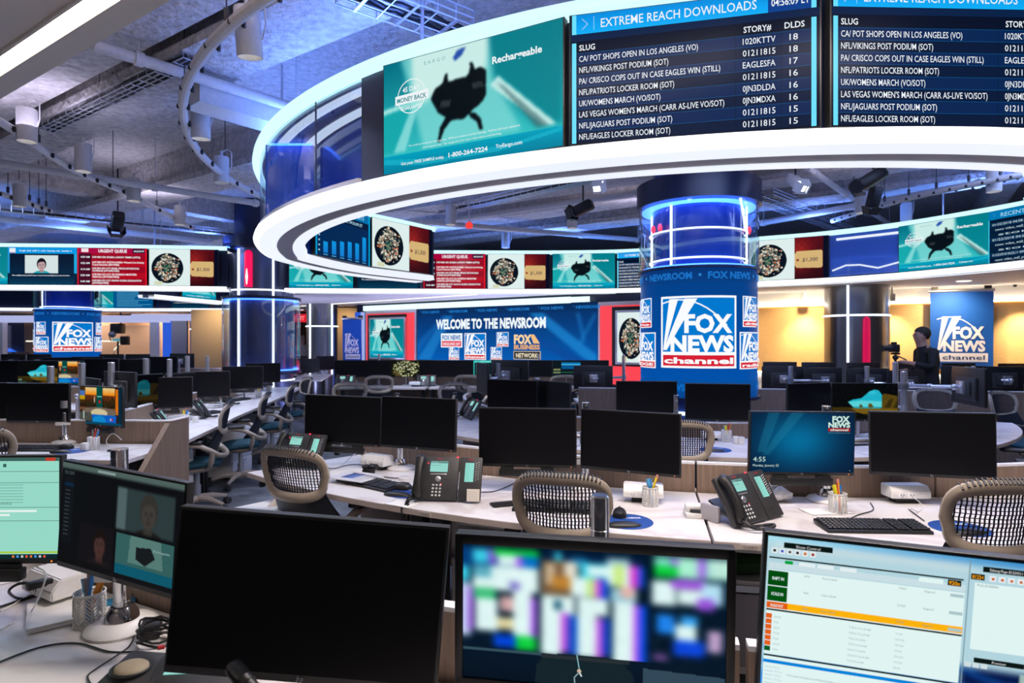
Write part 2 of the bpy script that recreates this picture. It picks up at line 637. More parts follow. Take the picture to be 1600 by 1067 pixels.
def pic_ad(k=1.5):
    p = Pic(bg=(0, 120, 138)).canvas(k)
    p.pgrad(0, 0, 160, 90, (0, 112, 132), (60, 205, 205))
    p.ppoly([(18, 0), (100, 0), (104, 30), (128, 74), (40, 74), (30, 38)], (128, 218, 214), .8)
    p.ppoly([(28, 0), (100, 0), (98, 22), (30, 40)], (212, 240, 234), .9)
    p.ppoly([(102, 0), (160, 0), (160, 74), (140, 74), (105, 32)], (0, 128, 140), .85)
    p.ppoly([(0, 36), (32, 34), (18, 74), (0, 74)], (20, 168, 172), .9)
    p.blur(2.2)
    p.ppoly([(101, 36), (108, 30), (156, 74), (146, 74)], (190, 232, 228))
    p.ppoly([(106, 34), (112, 38), (150, 74), (140, 74)], (70, 110, 112), .7)
    p.ppoly([(0, 37), (32, 34), (33, 37), (0, 41)], (170, 230, 226))
    p.ppoly([(30, 36), (36, 36), (22, 74), (10, 74)], (150, 225, 222), .8)
    p.blur(.6)
    ink = (6, 16, 22)
    p.ppoly([(47, 36), (51, 29), (60, 25), (68, 26), (76, 28), (84, 22), (93, 20), (98, 24), (98, 32), (95, 42), (88, 50), (78, 57), (66, 56), (54, 48)], ink)
    p.pell(74, 39, 24, 14, ink)
    for (a, b) in (((61, 27), (62, 19)), ((85, 24), (84, 15))):
        p.ppoly([(a[0] - 3.4, a[1] + 2), (a[0] - 1.4, b[1] + 3), (b[0] - 1.0, b[1]), (b[0] + 1.2, b[1]), (a[0] + 1.8, b[1] + 3), (a[0] + 4.2, a[1] + 2)], ink)
    p.ppoly([(62, 52), (68, 55), (60, 62), (56, 71), (53.6, 71), (56, 60)], ink)
    p.ppoly([(82, 53), (88, 54), (93, 59), (95, 68), (92, 68), (89.5, 61), (84, 57)], ink)
    for i in range(4):
        p.ppoly([(56 + 2.4 * i, 45), (57 + 2.4 * i, 45), (58.5 + 2.4 * i, 40), (57.5 + 2.4 * i, 40)], (120, 130, 130), .7)
        p.ppoly([(87 + 2.4 * i, 36), (88 + 2.4 * i, 36), (86.5 + 2.4 * i, 31), (85.5 + 2.4 * i, 31)], (120, 130, 130), .7)
    p.ppoly([(68, 8), (72, 3), (80, 2), (76, 8), (70, 11)], (40, 80, 170))
    p.blur(.7)
    p.pgrad(0, 76, 160, 14, (0, 160, 190), (0, 128, 158))
    p.ppoly([(0, 78), (60, 84), (120, 82), (160, 76), (160, 79), (110, 86), (40, 87), (0, 82)], (30, 185, 208), .6)
    wt = (236, 244, 246)
    p.text('Rechargeable', 103, 20.5, 5.4, wt, w=41, bold=.03)
    p.text('E A R G O', 41, 8, 3, (120, 175, 175), w=20)
    for i in range(40):
        a0, a1 = 2 * math.pi * i / 40, 2 * math.pi * (i + 1) / 40
        p.line([(28 + 13.5 * math.cos(a0), 30 + 13.5 * math.sin(a0)), (28 + 13.5 * math.cos(a1), 30 + 13.5 * math.sin(a1))], .8, wt)
    p.text('45 DAY', 28, 26, 4.2, wt, w=17, bold=.02, al='C')
    p.poly([(12, 28), (45, 27), (45, 34.5), (12, 35.5)], wt, 2)
    p.text('MONEY BACK', 28.5, 33.6, 3.8, (20, 130, 140), w=29, bold=.02, al='C')
    p.text('GUARANTEE', 28, 40.5, 3.0, wt, w=21, bold=.02, al='C')
    p.text('For mild to moderate hearing loss.  Will not restore normal hearing.  Full benefit best obtained', 26, 70.6, 1.6, wt, w=100)
    p.text('with frequent use.  See eargo.com for more information and labeling.', 39, 74, 1.6, wt, w=72)
    p.text('Get your FREE SAMPLE today.', 18, 84.6, 2.5, wt, w=42, bold=.012)
    p.text('1-800-264-7224', 64, 84.6, 3.6, wt, w=35, bold=.025)
    p.text('TryEargo.com', 106, 83.8, 2.9, wt, w=22, bold=.012)
    return p


ROWS = [('CA/ POT SHOPS OPEN IN LOS ANGELES (VO)', '1020KTTV', '18', 62), ('NFL/VIKINGS POST PODIUM (SOT)', '01211815', '18', 47),
        ('PA/ CRISCO COPS OUT IN CASE EAGLES WIN (STILL)', 'EAGLESFA', '17', 73), ('NFL/PATRIOTS LOCKER ROOM (SOT)', '01211815', '16', 50),
        ('UK/WOMENS MARCH (VO/SOT)', '0JN3DLDA', '16', 43), ("LAS VEGAS WOMEN'S MARCH (CARR AS-LIVE VO/SOT)", '0JN3MDXA', '16', 75),
        ('NFL/JAGUARS POST PODIUM (SOT)', '01211815', '15', 49), ('NFL/EAGLES LOCKER ROOM (SOT)', '01211815', '15', 48)]


def pic_list(full=True):
    p = Pic(bg=(1, 14, 38))
    cy = (110, 225, 255)
    p.rect(3, 0, 126, 13.5, (0, 140, 225), 1, (10, 175, 250))
    p.rect(129, 0, 27, 13.5, (4, 62, 140), 1)
    p.rect(1, 0, 3, 13.5, cy, 2)
    p.rect(155, 0, 3, 13.5, cy, 2)
    p.rect(0, 13.5, 160, 5, (4, 32, 70), 1)
    p.rect(1, 19.5, 3, 70, cy, 2)
    p.rect(155, 19.5, 3, 70, cy, 2)
    p.line([(8, 3), (12, 6.8), (8, 10.5)], .7, WHT)
    p.rect(16, 2, .4, 9.5, (150, 215, 245), 2)
    p.text('EXTREME REACH DOWNLOADS', 21, 10.2, 6.3, WHT, w=101, bold=.004)
    p.text('04:56:09 ET', 131, 9.8, 5, WHT, w=23, bold=.012)
    hh = 4.1
    for t, x in (('SLUG', 6), ('STORY#', 114), ('DLDS', 139)):
        p.text(t, x, 25, hh, WHT, bold=.015, w={'SLUG': 11, 'STORY#': 17, 'DLDS': 12}[t])
    for i, (a, b, c, w) in enumerate(ROWS):
        y = 26.8 + i * 7.75
        p.rect(4.5, y, 150, 7.75, (3, 36, 82) if i % 2 == 0 else (2, 24, 56), 1)
        p.rect(4.5, y, 150, .25, (0, 90, 150), 2)
        p.text(a, 6, y + 6, 4.2, WHT, w=w * 1.28, bold=.004)
        if full:
            p.text(b, 113.5, y + 6, 4.2, WHT, w=20, bold=.004)
            p.text(c, 142, y + 6, 4.2, WHT, w=5, bold=.004)
    p.rect(109, 26.8, .25, 63, (1, 12, 30), 2)
    p.rect(137, 26.8, .25, 63, (1, 12, 30), 2)
    return p


def pic_urgent():
    p = Pic(bg=(168, 4, 30))
    p.rect(0, 0, 160, 13, (170, 0, 60), 1)
    p.rect(0, 13, 32, 77, (70, 6, 30), 1)
    p.rect(127, 1, 28, 11, (40, 6, 40), 2)
    p.rect(0, 0, 2.5, 90, (225, 20, 40), 2)
    p.rect(157, 0, 3, 90, (230, 20, 40), 2)
    p.text('URGENT QUEUE', 48, 10.5, 7.5, WHT, w=66, bold=.03)
    p.text('04:56:09 ET', 130, 9, 4.4, WHT, w=24, bold=.02)
    p.rect(9, 1, 16, 9, (240, 225, 230), 2)
    for i, (t, a, b) in enumerate((('4:29 AM', 'LIVE REN 236: RUSSIA: LAVROV YEMEN (APTN)', ''), ('4:22 AM', 'LIVE REN 237: SOUTH KOREA: Women\'s Ice Hockey', 'Coach Remarks (REUTERS)'),
                                   ('4:14 AM', 'LIVE REN 234 CCT: ISRAEL PENCE NETANYAHU', 'COVERAGE (APTN/REUTERS)'), ('3:50 AM', 'LIVE REN 232 CCT: EU FOREIGN MINISTERS', 'ARRIVALS (APTN/REUTERS)'),
                                   ('3:40 AM', 'LIVE REN 233 CCT: DAVOS: RUSSIA DELEGATION', '(APTN/REUTERS)'))):
        y = 15.5 + i * 14.8
        p.rect(33, y, 123, 14, (178, 8, 30) if i % 2 else (150, 4, 30), 1)
        p.text(t, 7, y + 8.5, 4.2, WHT, w=21, bold=.03)
        p.text(a, 34, y + (6.2 if b else 8.5), 4.2, WHT, w=min(120, len(a) * 2.7), bold=.03)
        if b:
            p.text(b, 34, y + 12.2, 4.2, WHT, w=len(b) * 2.7, bold=.03)
    return p


def face(p, x, y, s, hair=(14, 14, 22), skin=(190, 160, 160), shirt=(30, 160, 175), glasses=False, beard=False):
    """head and shoulders painted into the raster"""
    p.pell(x, y + 2.15 * s, 1.75 * s, 1.1 * s, shirt)
    p.pbox(x - .4 * s, y + .6 * s, .8 * s, .8 * s, tuple(c * .85 for c in skin))
    p.pell(x, y - .15 * s, .86 * s, 1.1 * s, hair)
    p.pell(x, y + .12 * s, .66 * s, .92 * s, skin)
    p.ppoly([(x - .7 * s, y - .25 * s), (x - .5 * s, y - .9 * s), (x + .5 * s, y - .95 * s), (x + .72 * s, y - .25 * s), (x + .3 * s, y - .58 * s), (x - .3 * s, y - .5 * s)], hair)
    for d in (-1, 1):
        p.pell(x + d * .27 * s, y + .02 * s, .12 * s, .06 * s, (30, 25, 30))
        p.pbox(x + d * .27 * s - .16 * s, y - .14 * s, .32 * s, .06 * s, hair)
        if glasses:
            p.paint(np.abs(np.sqrt(((p.xx - x - d * .29 * s) / (.25 * s)) ** 2 + ((p.yy - y - .05 * s) / (.18 * s)) ** 2) - 1) < .2, (15, 15, 18))
    p.ppoly([(x - .06 * s, y + .05 * s), (x + .06 * s, y + .05 * s), (x + .14 * s, y + .36 * s), (x - .14 * s, y + .36 * s)], tuple(c * .82 for c in skin))
    if beard:
        p.pell(x, y + .72 * s, .42 * s, .34 * s, (25, 22, 22))
        p.pell(x, y + .6 * s, .26 * s, .08 * s, (120, 80, 80))
    else:
        p.pell(x, y + .6 * s, .24 * s, .07 * s, (skin[0] * .8, skin[1] * .62, skin[2] * .66))


def pic_portrait():
    p = Pic(bg=(2, 20, 44)).canvas(1.5)
    p.pgrad(0, 15, 160, 75, (2, 16, 38), (4, 50, 78))
    p.pbox(0, 0, 160, 15, (0, 150, 225))
    p.pbox(0, 15, 4, 75, (30, 150, 210))
    p.pbox(154, 15, 6, 75, (30, 170, 225))
    p.pbox(40, 19, 76, 43, (212, 226, 226))
    face(p, 78, 42, 13)
    p.pbox(0, 62.5, 160, 28, (3, 34, 60))
    p.pgrad(4, 62.5, 150, 27.5, (2, 24, 50), (6, 62, 90))
    p.rect(4, 2, 14, 11, (230, 238, 245), 1)
    p.rect(5, 12.2, 12, 1.5, (200, 30, 50), 2)
    p.text('Google  finds  itself  in  crisis.  Samsung  may  overtake  it', 26, 9.5, 3.6, WHT, w=122, bold=.02)
    p.text('The wealthy and powerful have a way of surrounding those who love him.', 10, 69, 3.0, WHT, w=134, bold=.02)
    return p


def pic_watch():
    p = Pic(bg=(222, 238, 236)).canvas(1.6)
    rs = np.random.RandomState(4)
    p.pell(42, 47, 37, 37, (8, 18, 30))
    p.pell(40, 45, 25, 27, (20, 40, 48))
    for i in range(240):
        a = rs.uniform(0, 6.28)
        r = rs.normal(20, 4.5)
        c = [(205, 198, 178), (150, 140, 120), (232, 226, 208), (190, 110, 70), (80, 96, 96)][rs.randint(5)]
        p.pell(41 + r * math.cos(a), 47 + r * 1.12 * math.sin(a), rs.uniform(.8, 2.8), rs.uniform(.8, 2.8), c)
    for i in range(50):
        a = rs.uniform(0, 6.28)
        r = rs.uniform(0, 9)
        p.pell(40 + r * math.cos(a), 46 + r * math.sin(a), 1.6, 1.6, [(20, 70, 70), (60, 110, 90), (140, 140, 110)][rs.randint(3)])
    p.pbox(12, 80, 18, 8, (210, 215, 180))
    p.pgrad(95, 0, 65, 90, (80, 10, 20), (40, 6, 14))
    p.paint((p.xx > 95) * np.exp(-(((p.xx - 104) / 26) ** 2 + ((p.yy - 36) / 36) ** 2)), (170, 40, 34), .9)
    for d in range(-10, 22):
        for sg in (1, -1):
            p.paint((p.xx > 95) & (np.abs(((p.xx - 95) * sg + p.yy * .9 - d * 14)) < .5), (70, 8, 14), .6)
    p.ppoly([(95, 36), (99, 30), (148, 30), (150, 34), (150, 64), (147, 68), (99, 66), (95, 60)], (214, 180, 120))
    p.paint((p.xx > 97) & (p.xx < 149) & (p.yy > 32) & (p.yy < 66) & (np.sin(p.xx * .9) * np.sin(p.yy * .7 + p.xx * .2) > .7), (190, 150, 95), .5)
    p.pell(101, 49, 3, 3, (150, 70, 50))
    p.pbox(151, 0, 9, 90, (6, 10, 30))
    p.text('$1,300', 110, 53, 8.5, (70, 60, 70), w=30, bold=.01, shear=.15)
    return p


def pic_chart():
    p = Pic(bg=(2, 40, 84))
    p.rect(0, 0, 160, 15, (0, 110, 170), 1)
    p.text('LATEST BROADCASTS', 20, 11, 7, (150, 220, 245), w=120, bold=.01)
    p.rect(0, 15, 160, 12, (2, 24, 56), 1)
    p.text('CURRENT TIME: 04:56:09 ET', 30, 24, 5.5, (170, 215, 235), w=105, bold=.01)
    p.rect(0, 0, 4, 90, (0, 150, 205), 2)
    p.rect(156, 0, 4, 90, (0, 170, 225), 2)
    for i in range(7):
        p.rect(7, 32 + i * 8, 4, 2.4, (150, 200, 220), 2)
    for i, h in enumerate((18, 22, 25, 28, 29, 43)):
        p.rect(20 + i * 23, 84 - h, 12, h, (10, 150, 225), 2, (20, 120, 205))
        p.rect(20 + i * 23, 86, 12, 1.5, (80, 160, 200), 2)
    return p


def pic_lines(head='RECENTLY PROCESSED', bg=(1, 20, 44)):
    p = Pic(bg=bg)
    cy = (60, 190, 230)
    p.rect(0, 0, 160, 15, (0, 120, 180), 1)
    p.text(head, 22, 11.5, 7, (170, 225, 245), w=110)
    p.line([(8, 3.5), (13, 7.5), (8, 11.5)], .8, (120, 205, 235))
    p.rect(0, 15, 3, 75, cy, 2)
    r = random.Random(5)
    for i in range(8):
        y = 20 + i * 8.8
        p.rect(4, y, 152, 8, (3, 44, 78) if i % 3 == 0 else (2, 28, 56), 1)
        p.text('01/22/2018 04:5%d:11 AM' % (8 - i) if i % 3 == 0 else ('news: video_wall_promo_2' if i % 3 == 1 else 'stored'), 8 + 5 * (i % 3), y + 6, 4.2, (190, 220, 232), w=r.uniform(50, 80))
    return p


def pic_purse_text():
    """text page of the far screens"""
    p = Pic(bg=(0, 84, 140))
    p.rect(0, 0, 160, 8, (2, 26, 60), 1)
    r = random.Random(3)
    for i in range(12):
        p.rect(14, 14 + i * 6, r.uniform(70, 140), 2.6, (70, 150, 190), 1)
    return p


def pic_cave():
    """a beach seen from inside a dark cave"""
    p = Pic(bg=(6, 8, 8)).canvas(1.3)
    p.pgrad(0, 60, 160, 30, (60, 48, 10), (20, 18, 4))
    p.ppoly([(38, 46), (50, 40), (72, 36), (88, 22), (102, 14), (114, 16), (124, 30), (124, 54), (116, 64), (60, 66), (48, 56)], (30, 175, 200))
    p.ppoly([(38, 46), (72, 42), (124, 44), (124, 60), (52, 60)], (110, 220, 220), .7)
    p.pell(98, 22, 10, 5, (60, 200, 215), .6)
    p.pbox(52, 58, 72, 3, (40, 150, 165))
    p.ppoly([(66, 60), (68, 52), (72, 52), (76, 60)], (92, 72, 20))
    p.ppoly([(88, 60), (90, 50), (96, 50), (102, 59)], (98, 76, 20))
    p.ppoly([(122, 62), (122, 30), (128, 24), (160, 30), (160, 70), (126, 68)], (84, 66, 16))
    p.ppoly([(128, 60), (140, 40), (150, 36), (142, 60)], (50, 40, 10))
    p.ppoly([(148, 64), (156, 44), (160, 46), (160, 66)], (56, 44, 10))
    p.ppoly([(46, 62), (160, 62), (160, 90), (86, 90), (62, 74)], (112, 86, 20))
    p.ppoly([(80, 74), (160, 78), (160, 90), (80, 90)], (58, 44, 8), .7)
    p.noise(9, 3)
    p.ppoly([(60, 72), (100, 82), (80, 90), (60, 90)], (8, 10, 8))
    p.blur(.7)
    p.text('4:55', 4, 76, 7, (150, 220, 200), w=13)
    p.text('Monday, January 22', 4, 84, 3.4, (120, 180, 165), w=30)
    return p


def pic_studio():
    """anchor desk in a studio, sunset windows behind"""
    p = Pic(bg=(40, 24, 14)).canvas(1.4)
    p.pbox(0, 0, 22, 40, (60, 40, 10))
    p.pbox(0, 10, 20, 12, (70, 110, 180))
    p.pbox(0, 22, 20, 10, (190, 150, 10))
    for (x, w) in ((22, 44), (90, 46)):
        p.pgrad(x, 2, w, 18, (225, 205, 150), (235, 130, 10))
        p.pgrad(x, 20, w, 30, (120, 50, 16), (24, 20, 14))
        for i in range(40):
            rs = np.random.RandomState(i)
            p.pell(x + rs.uniform(0, w), rs.uniform(24, 46), 3, 3, (20 + rs.randint(40), 26 + rs.randint(24), 14), .7)
    p.pbox(66, 0, 22, 50, (0, 74, 66))
    p.pbox(68, 22, 18, 2, (150, 220, 200))
    p.pell(78, 35, 4, 4, (200, 20, 30))
    p.pell(58, 30, 2.4, 9, (190, 160, 150))
    p.pbox(138, 4, 10, 60, (214, 110, 12))
    p.pbox(148, 0, 12, 90, (4, 40, 60))
    p.pbox(0, 50, 138, 6, (110, 74, 48))
    p.pell(76, 60, 66, 12, (110, 96, 84))
    p.pbox(0, 62, 48, 20, (70, 72, 66))
    p.pbox(14, 60, 4, 18, (180, 196, 190))
    p.pell(76, 62, 32, 10, (205, 190, 150))
    p.ppoly([(48, 66), (142, 66), (140, 84), (50, 84)], (10, 90, 190))
    p.pell(76, 80, 26, 12, (10, 150, 205), .7)
    p.noise(14, 2)
    p.pbox(118, 73, 4, 6, (225, 225, 235))
    p.pbox(123, 73, 5, 6, (190, 40, 60))
    p.blur(.8)
    p.pbox(0, 84, 160, 6, (0, 66, 92))
    return p


def pic_foxlock():
    p = Pic(bg=(0, 40, 80)).canvas(1.5)
    d = np.exp(-(((p.xx - 74) / 62) ** 2 + ((p.yy - 42) / 42) ** 2))[..., None]
    p.img = np.array((2, 26, 54.)) * (1 - d) + np.array((0, 106, 152.)) * d
    p.ppoly([(26, 0), (44, 0), (22, 60), (10, 60)], (30, 130, 160), .35)
    p.ppoly([(62, 0), (82, 0), (28, 64), (18, 64)], (30, 130, 160), .35)
    p.blur(.6)
    ink = (196, 226, 216)
    p.text('FOX', 125, 13.5, 9, ink, w=27, bold=.05)
    p.text('NEWS', 119, 21.5, 7.5, ink, w=34, bold=.05)
    p.rect(119, 22.6, 34, 5, (170, 26, 30), 1)
    p.text('channel', 122, 26.8, 3.4, ink, w=28, bold=.03)
    p.text('www.foxnews.com', 119, 30.5, 1.6, (110, 160, 170), w=34)
    p.text('4:55', 4, 74, 7.5, ink, w=19)
    p.text('Monday, January 22', 3.6, 81.5, 3.8, ink, w=40)
    p.text('~', 153, 88, 3, ink)
    return p


def pic_coral():
    p = Pic(bg=(14, 16, 6)).canvas(1.2)
    rs = np.random.RandomState(9)
    for i in range(420):
        x, y = rs.uniform(10, 158), rs.uniform(2, 88)
        if ((x - 84) / 72) ** 2 + ((y - 42) / 46) ** 2 > 1 and rs.rand() > .25:
            continue
        p.pell(x, y, rs.uniform(1.5, 5), rs.uniform(1.5, 5), [(196, 200, 150), (90, 96, 60), (40, 44, 24), (226, 228, 190), (110, 110, 50)][rs.randint(5)])
    for i in range(7):
        p.ppoly([(4 + i * 4, 60), (8 + i * 4, 60), (34 + i * 6, 90), (28 + i * 6, 90)], (90, 74, 36), .7)
    p.blur(.5)
    return p


def pic_green():
    p = Pic(bg=(6, 34, 40))
    p.rect(0, 0, 160, 12, (60, 205, 190), 1)
    p.rect(0, 0, 5, 90, (50, 190, 180), 1)
    p.rect(155, 0, 5, 90, (50, 190, 180), 1)
    p.text('RADIO PROMOS SENT', 40, 9, 6, (180, 240, 230), w=80)
    p.rect(118, 20, 26, 24, (214, 214, 150), 1)
    for i in range(6):
        p.rect(14, 20 + i * 11, 40 + 35 * (i % 2), 4, (140, 180, 178), 1)
    return p


def pic_blue_app():
    p = Pic(bg=(8, 22, 26))
    p.rect(50, 10, 108, 10, (4, 110, 170), 1)
    p.rect(50, 20, 108, 5, (80, 190, 230), 1)
    p.rect(50, 25, 108, 22, (3, 84, 140), 1)
    p.rect(0, 64, 160, 3, (40, 110, 80), 1)
    for i in range(8):
        p.rect(6 + 10 * (i % 4), 46 + 16 * (i // 4), 7, 9, (150, 160, 110), 1)
    return p


def pic_multiview():
    """control room feed: a blurred wall of pictures and colour bars, one chair back in front"""
    p = Pic(bg=(2, 22, 40)).canvas(1.7)
    W_ = (222, 246, 244)
    CYN, GRN, MAG, PUR, BLU = (60, 205, 230), (10, 205, 60), (214, 60, 205), (170, 90, 235), (0, 80, 235)
    B = lambda *a: p.pbox(*a)
    B(0, 2, 48, 13, (4, 60, 120)); B(6, 3, 10, 9, CYN); B(17, 3, 3, 9, PUR); B(20, 2, 28, 5, GRN); B(22, 6, 12, 7, W_); B(34, 6, 4, 7, PUR); B(38, 6, 10, 7, (0, 110, 200))
    B(6, 14, 42, 16, W_); B(6, 14, 12, 8, (90, 170, 190)); B(30, 24, 6, 5, (120, 110, 200)); B(0, 15, 4, 10, CYN)
    B(0, 26, 5, 36, (190, 205, 240)); B(3, 30, 3, 28, PUR)
    B(7, 29, 14, 7, (60, 190, 120)); B(8, 36, 14, 22, W_); B(24, 34, 8, 10, (214, 170, 170)); B(22, 48, 10, 8, (220, 210, 160)); B(32, 30, 12, 32, W_); B(43, 34, 4, 26, PUR)
    B(20, 60, 14, 8, (0, 70, 220)); B(34, 60, 13, 9, GRN)
    B(50, 2, 60, 8, (4, 30, 64)); B(58, 2, 4, 10, CYN); B(68, 5, 10, 6, (20, 110, 160)); B(90, 4, 14, 10, (150, 190, 200))
    B(50, 8, 22, 22, (120, 90, 60)); B(52, 10, 6, 14, (200, 180, 150)); B(64, 8, 8, 12, (225, 220, 205)); B(56, 18, 14, 8, (190, 130, 50))
    B(74, 8, 16, 10, CYN); B(78, 10, 12, 6, W_); B(90, 8, 14, 14, W_); B(94, 8, 6, 14, (200, 235, 130)); B(104, 8, 5, 14, MAG); B(109, 8, 3, 14, BLU)
    B(68, 18, 16, 12, W_); B(78, 18, 4, 12, (190, 230, 120)); B(83, 18, 4, 12, MAG); B(87, 19, 3, 12, BLU); B(92, 23, 16, 9, (150, 200, 215)); B(98, 22, 9, 7, (226, 180, 170))
    B(50, 31, 20, 12, W_); B(72, 31, 19, 11, W_); B(58, 34, 4, 6, (0, 60, 90))
    B(50, 42, 12, 29, W_); B(62, 42, 5, 26, (190, 80, 220)); B(67, 43, 5, 26, (0, 70, 190)); B(72, 42, 12, 28, W_); B(84, 44, 4, 26, (190, 80, 220)); B(88, 44, 4, 24, (0, 60, 190))
    B(94, 32, 12, 42, W_); B(106, 33, 4, 41, (190, 80, 235)); B(110, 33, 4, 40, BLU)
    B(118, 1, 42, 13, (120, 220, 190)); B(118, 7, 14, 7, GRN); B(128, 2, 5, 4, PUR); B(132, 1, 12, 12, (170, 240, 210)); B(144, 1, 4, 12, PUR); B(150, 1, 10, 12, (190, 235, 220))
    B(117, 16, 14, 16, W_); B(128, 15, 20, 5, PUR); B(132, 21, 14, 10, W_); B(146, 16, 12, 14, (180, 225, 245)); B(143, 26, 10, 8, (150, 80, 215))
    B(120, 38, 10, 12, (30, 130, 235)); B(134, 38, 10, 6, (50, 160, 240)); B(131, 44, 12, 10, W_); B(130, 54, 18, 10, (10, 70, 220)); B(150, 46, 8, 14, (190, 160, 200)); B(118, 64, 8, 4, (120, 80, 150))
    p.noise(16, 4)
    p.blur(1.9)
    p.blur(1.2)
    p.pgrad(0, 70, 160, 20, (3, 22, 40), (2, 16, 30))
    p.pbox(0, 70, 50, 1.6, (60, 90, 100), .8)
    p.ppoly([(112, 74), (160, 76), (160, 90), (112, 90)], (60, 84, 100), .8)
    p.ppoly([(46, 90), (47, 78), (52, 71), (62, 69), (90, 69), (100, 72), (106, 79), (108, 90)], (17, 34, 42))
    p.pbox(50, 70.5, 54, 2, (40, 48, 52), .9)
    p.line([(72, 69), (73.5, 78)], .6, (140, 190, 200))
    p.ell(73.5, 79.5, 1.3, 1.3, (200, 180, 160))
    p.line([(73.5, 80), (75, 83)], 1.0, (200, 215, 215))
    p.line([(73, 81), (70.5, 84), (71, 90)], .7, (140, 170, 175))
    return p


def pic_console():
    """graphics playout program"""
    p = Pic(bg=(178, 212, 222)).canvas(.8)
    p.pgrad(0, 0, 160, 3, (170, 225, 240), (20, 110, 190), False)
    p.pbox(3, 3, 92, 2.2, (214, 224, 226))
    p.pbox(95, 56, 65, 40, (2, 20, 70))
    for i in range(5):
        p.paint(np.abs(p.yy - 60 - i * 6 - 3 * np.sin(p.xx * .12 + i)) < .9 + .3 * i, (20, 120, 220), .8)
    p.blur(1.0)
    wt, dk = (224, 244, 242), (10, 22, 20)
    p.pbox(121, 56, 39, 34, (160, 184, 180))
    face(p, 140, 77, 9.5, skin=(150, 140, 136), shirt=(40, 44, 48), glasses=True, beard=True)
    p.rect(8, 2.6, 24, 3, dk, 2)
    p.text('Show Control', 14, 5, 1.5, (220, 220, 220), w=12)
    for i in range(6):
        p.rect(2 + 3.8 * i, 6, 3, 3, (226, 234, 236), 2)
        p.rect(2.8 + 3.8 * i, 6.8, 1.4, 1.4, [dk, (60, 90, 200), (80, 80, 80), dk, (200, 110, 20), (150, 40, 40)][i], 3)
    p.rect(1, 11, 92, .8, dk, 2)
    p.rect(1, 18, 93, 28, wt, 1)
    p.rect(1, 14, 93, 3.5, (200, 222, 228), 1)
    p.rect(9, 12.4, 4, 1.8, (0, 160, 60), 2)
    for x in (16, 25, 36):
        p.rect(x, 12.4, 8, 2, (226, 238, 240), 2)
    p.rect(73, 12.5, 11, 2.4, wt, 2)
    p.rect(86, 12, 6, 3, dk, 2)
    p.text('920x', 86.5, 14.5, 2, (240, 160, 30), w=5, bold=.02)
    p.rect(1, 18.5, 10, 8, (0, 74, 14), 2)
    p.text('SHIFT IN', 3, 23.4, 1.7, wt, w=6, bold=.02)
    p.rect(1, 27, 10, 8, (0, 80, 16), 2)
    p.text('SCALE IN', 3, 31.8, 1.7, wt, w=6, bold=.02)
    p.rect(1, 35.5, 93, 3.4, (252, 178, 10), 2)
    p.rect(1, 35.5, 10.5, 3.4, (226, 92, 20), 3)
    p.text('SCALE OUT', 2.8, 38, 1.5, wt, w=6.5, bold=.02, l=5)
    for y in (20, 29, 37.6):
        for (x, t, w) in ((19, '50%', 2.6), (28, 'Future Build', 7), (64, 'SCALE', 3.6), (76, 'Engine3', 4.6)):
            p.text(t, x, y, 1.1, (120, 140, 140), w=w)
        p.rect(87.5, y - 1, 6, 1.6, (170, 196, 200), 3)
    p.rect(1, 39.4, 93, .9, dk, 2)
    p.rect(1, 40.4, 93, 24, wt, 1)
    r = random.Random(2)
    for i in range(7):
        y = 42 + i * 3
        p.rect(1, y, 3, 2.6, (228, 96, 24) if i < 6 else (0, 90, 30), 3)
        for x, w in ((5, 3), (42, 9), (64, 4)):
            p.text('TEXTLINE', x, y + 2, 1.0, (150, 170, 170), w=w * r.uniform(.8, 1.2))
    p.rect(1, 64.6, 93, .9, dk, 2)
    p.rect(1, 65.6, 93, 24.4, wt, 1)
    p.rect(1, 67.4, 93, 1.8, (0, 130, 215), 2)
    for i in range(7):
        p.text('PAGE TITLE', 2, 72 + 2.2 * i, 1.0, (150, 190, 205), w=10 * r.uniform(.7, 1.1))
    p.text('W:/GraphicsData/promo/2018/jan/headlines_snapshot.png', 13, 75, 1.1, (120, 150, 150), w=32)
    p.rect(95, 1, .5, 89, (120, 150, 160), 2)
    p.rect(101, 3.4, 22, 2.8, dk, 2)
    p.text('Editing Page 81224211', 104, 5.5, 1.4, (225, 225, 225), w=14)
    p.rect(96, 7.5, 6, 3, dk, 2)
    p.text('8122<', 96.5, 10, 2, (240, 160, 30), w=5, bold=.02)
    for i in range(6):
        p.rect(104 + 4 * i, 7.6, 3, 3, (226, 234, 236), 2)
        p.rect(105 + 4 * i, 8.6, 1.2, 1.2, (200, 90, 20), 3)
    p.rect(98, 12, 62, 34, wt, 1)
    p.text('FULLSCREEN', 99, 13.6, 1.2, (90, 120, 120), w=9)
    p.rect(100, 50, 22, 2.6, dk, 2)
    p.text('Preview', 108, 52, 1.3, (225, 225, 225), w=6)
    for i in range(3):
        p.rect(96 + 3.6 * i, 52.6, 3, 2.6, (206, 222, 226), 2)
    return p


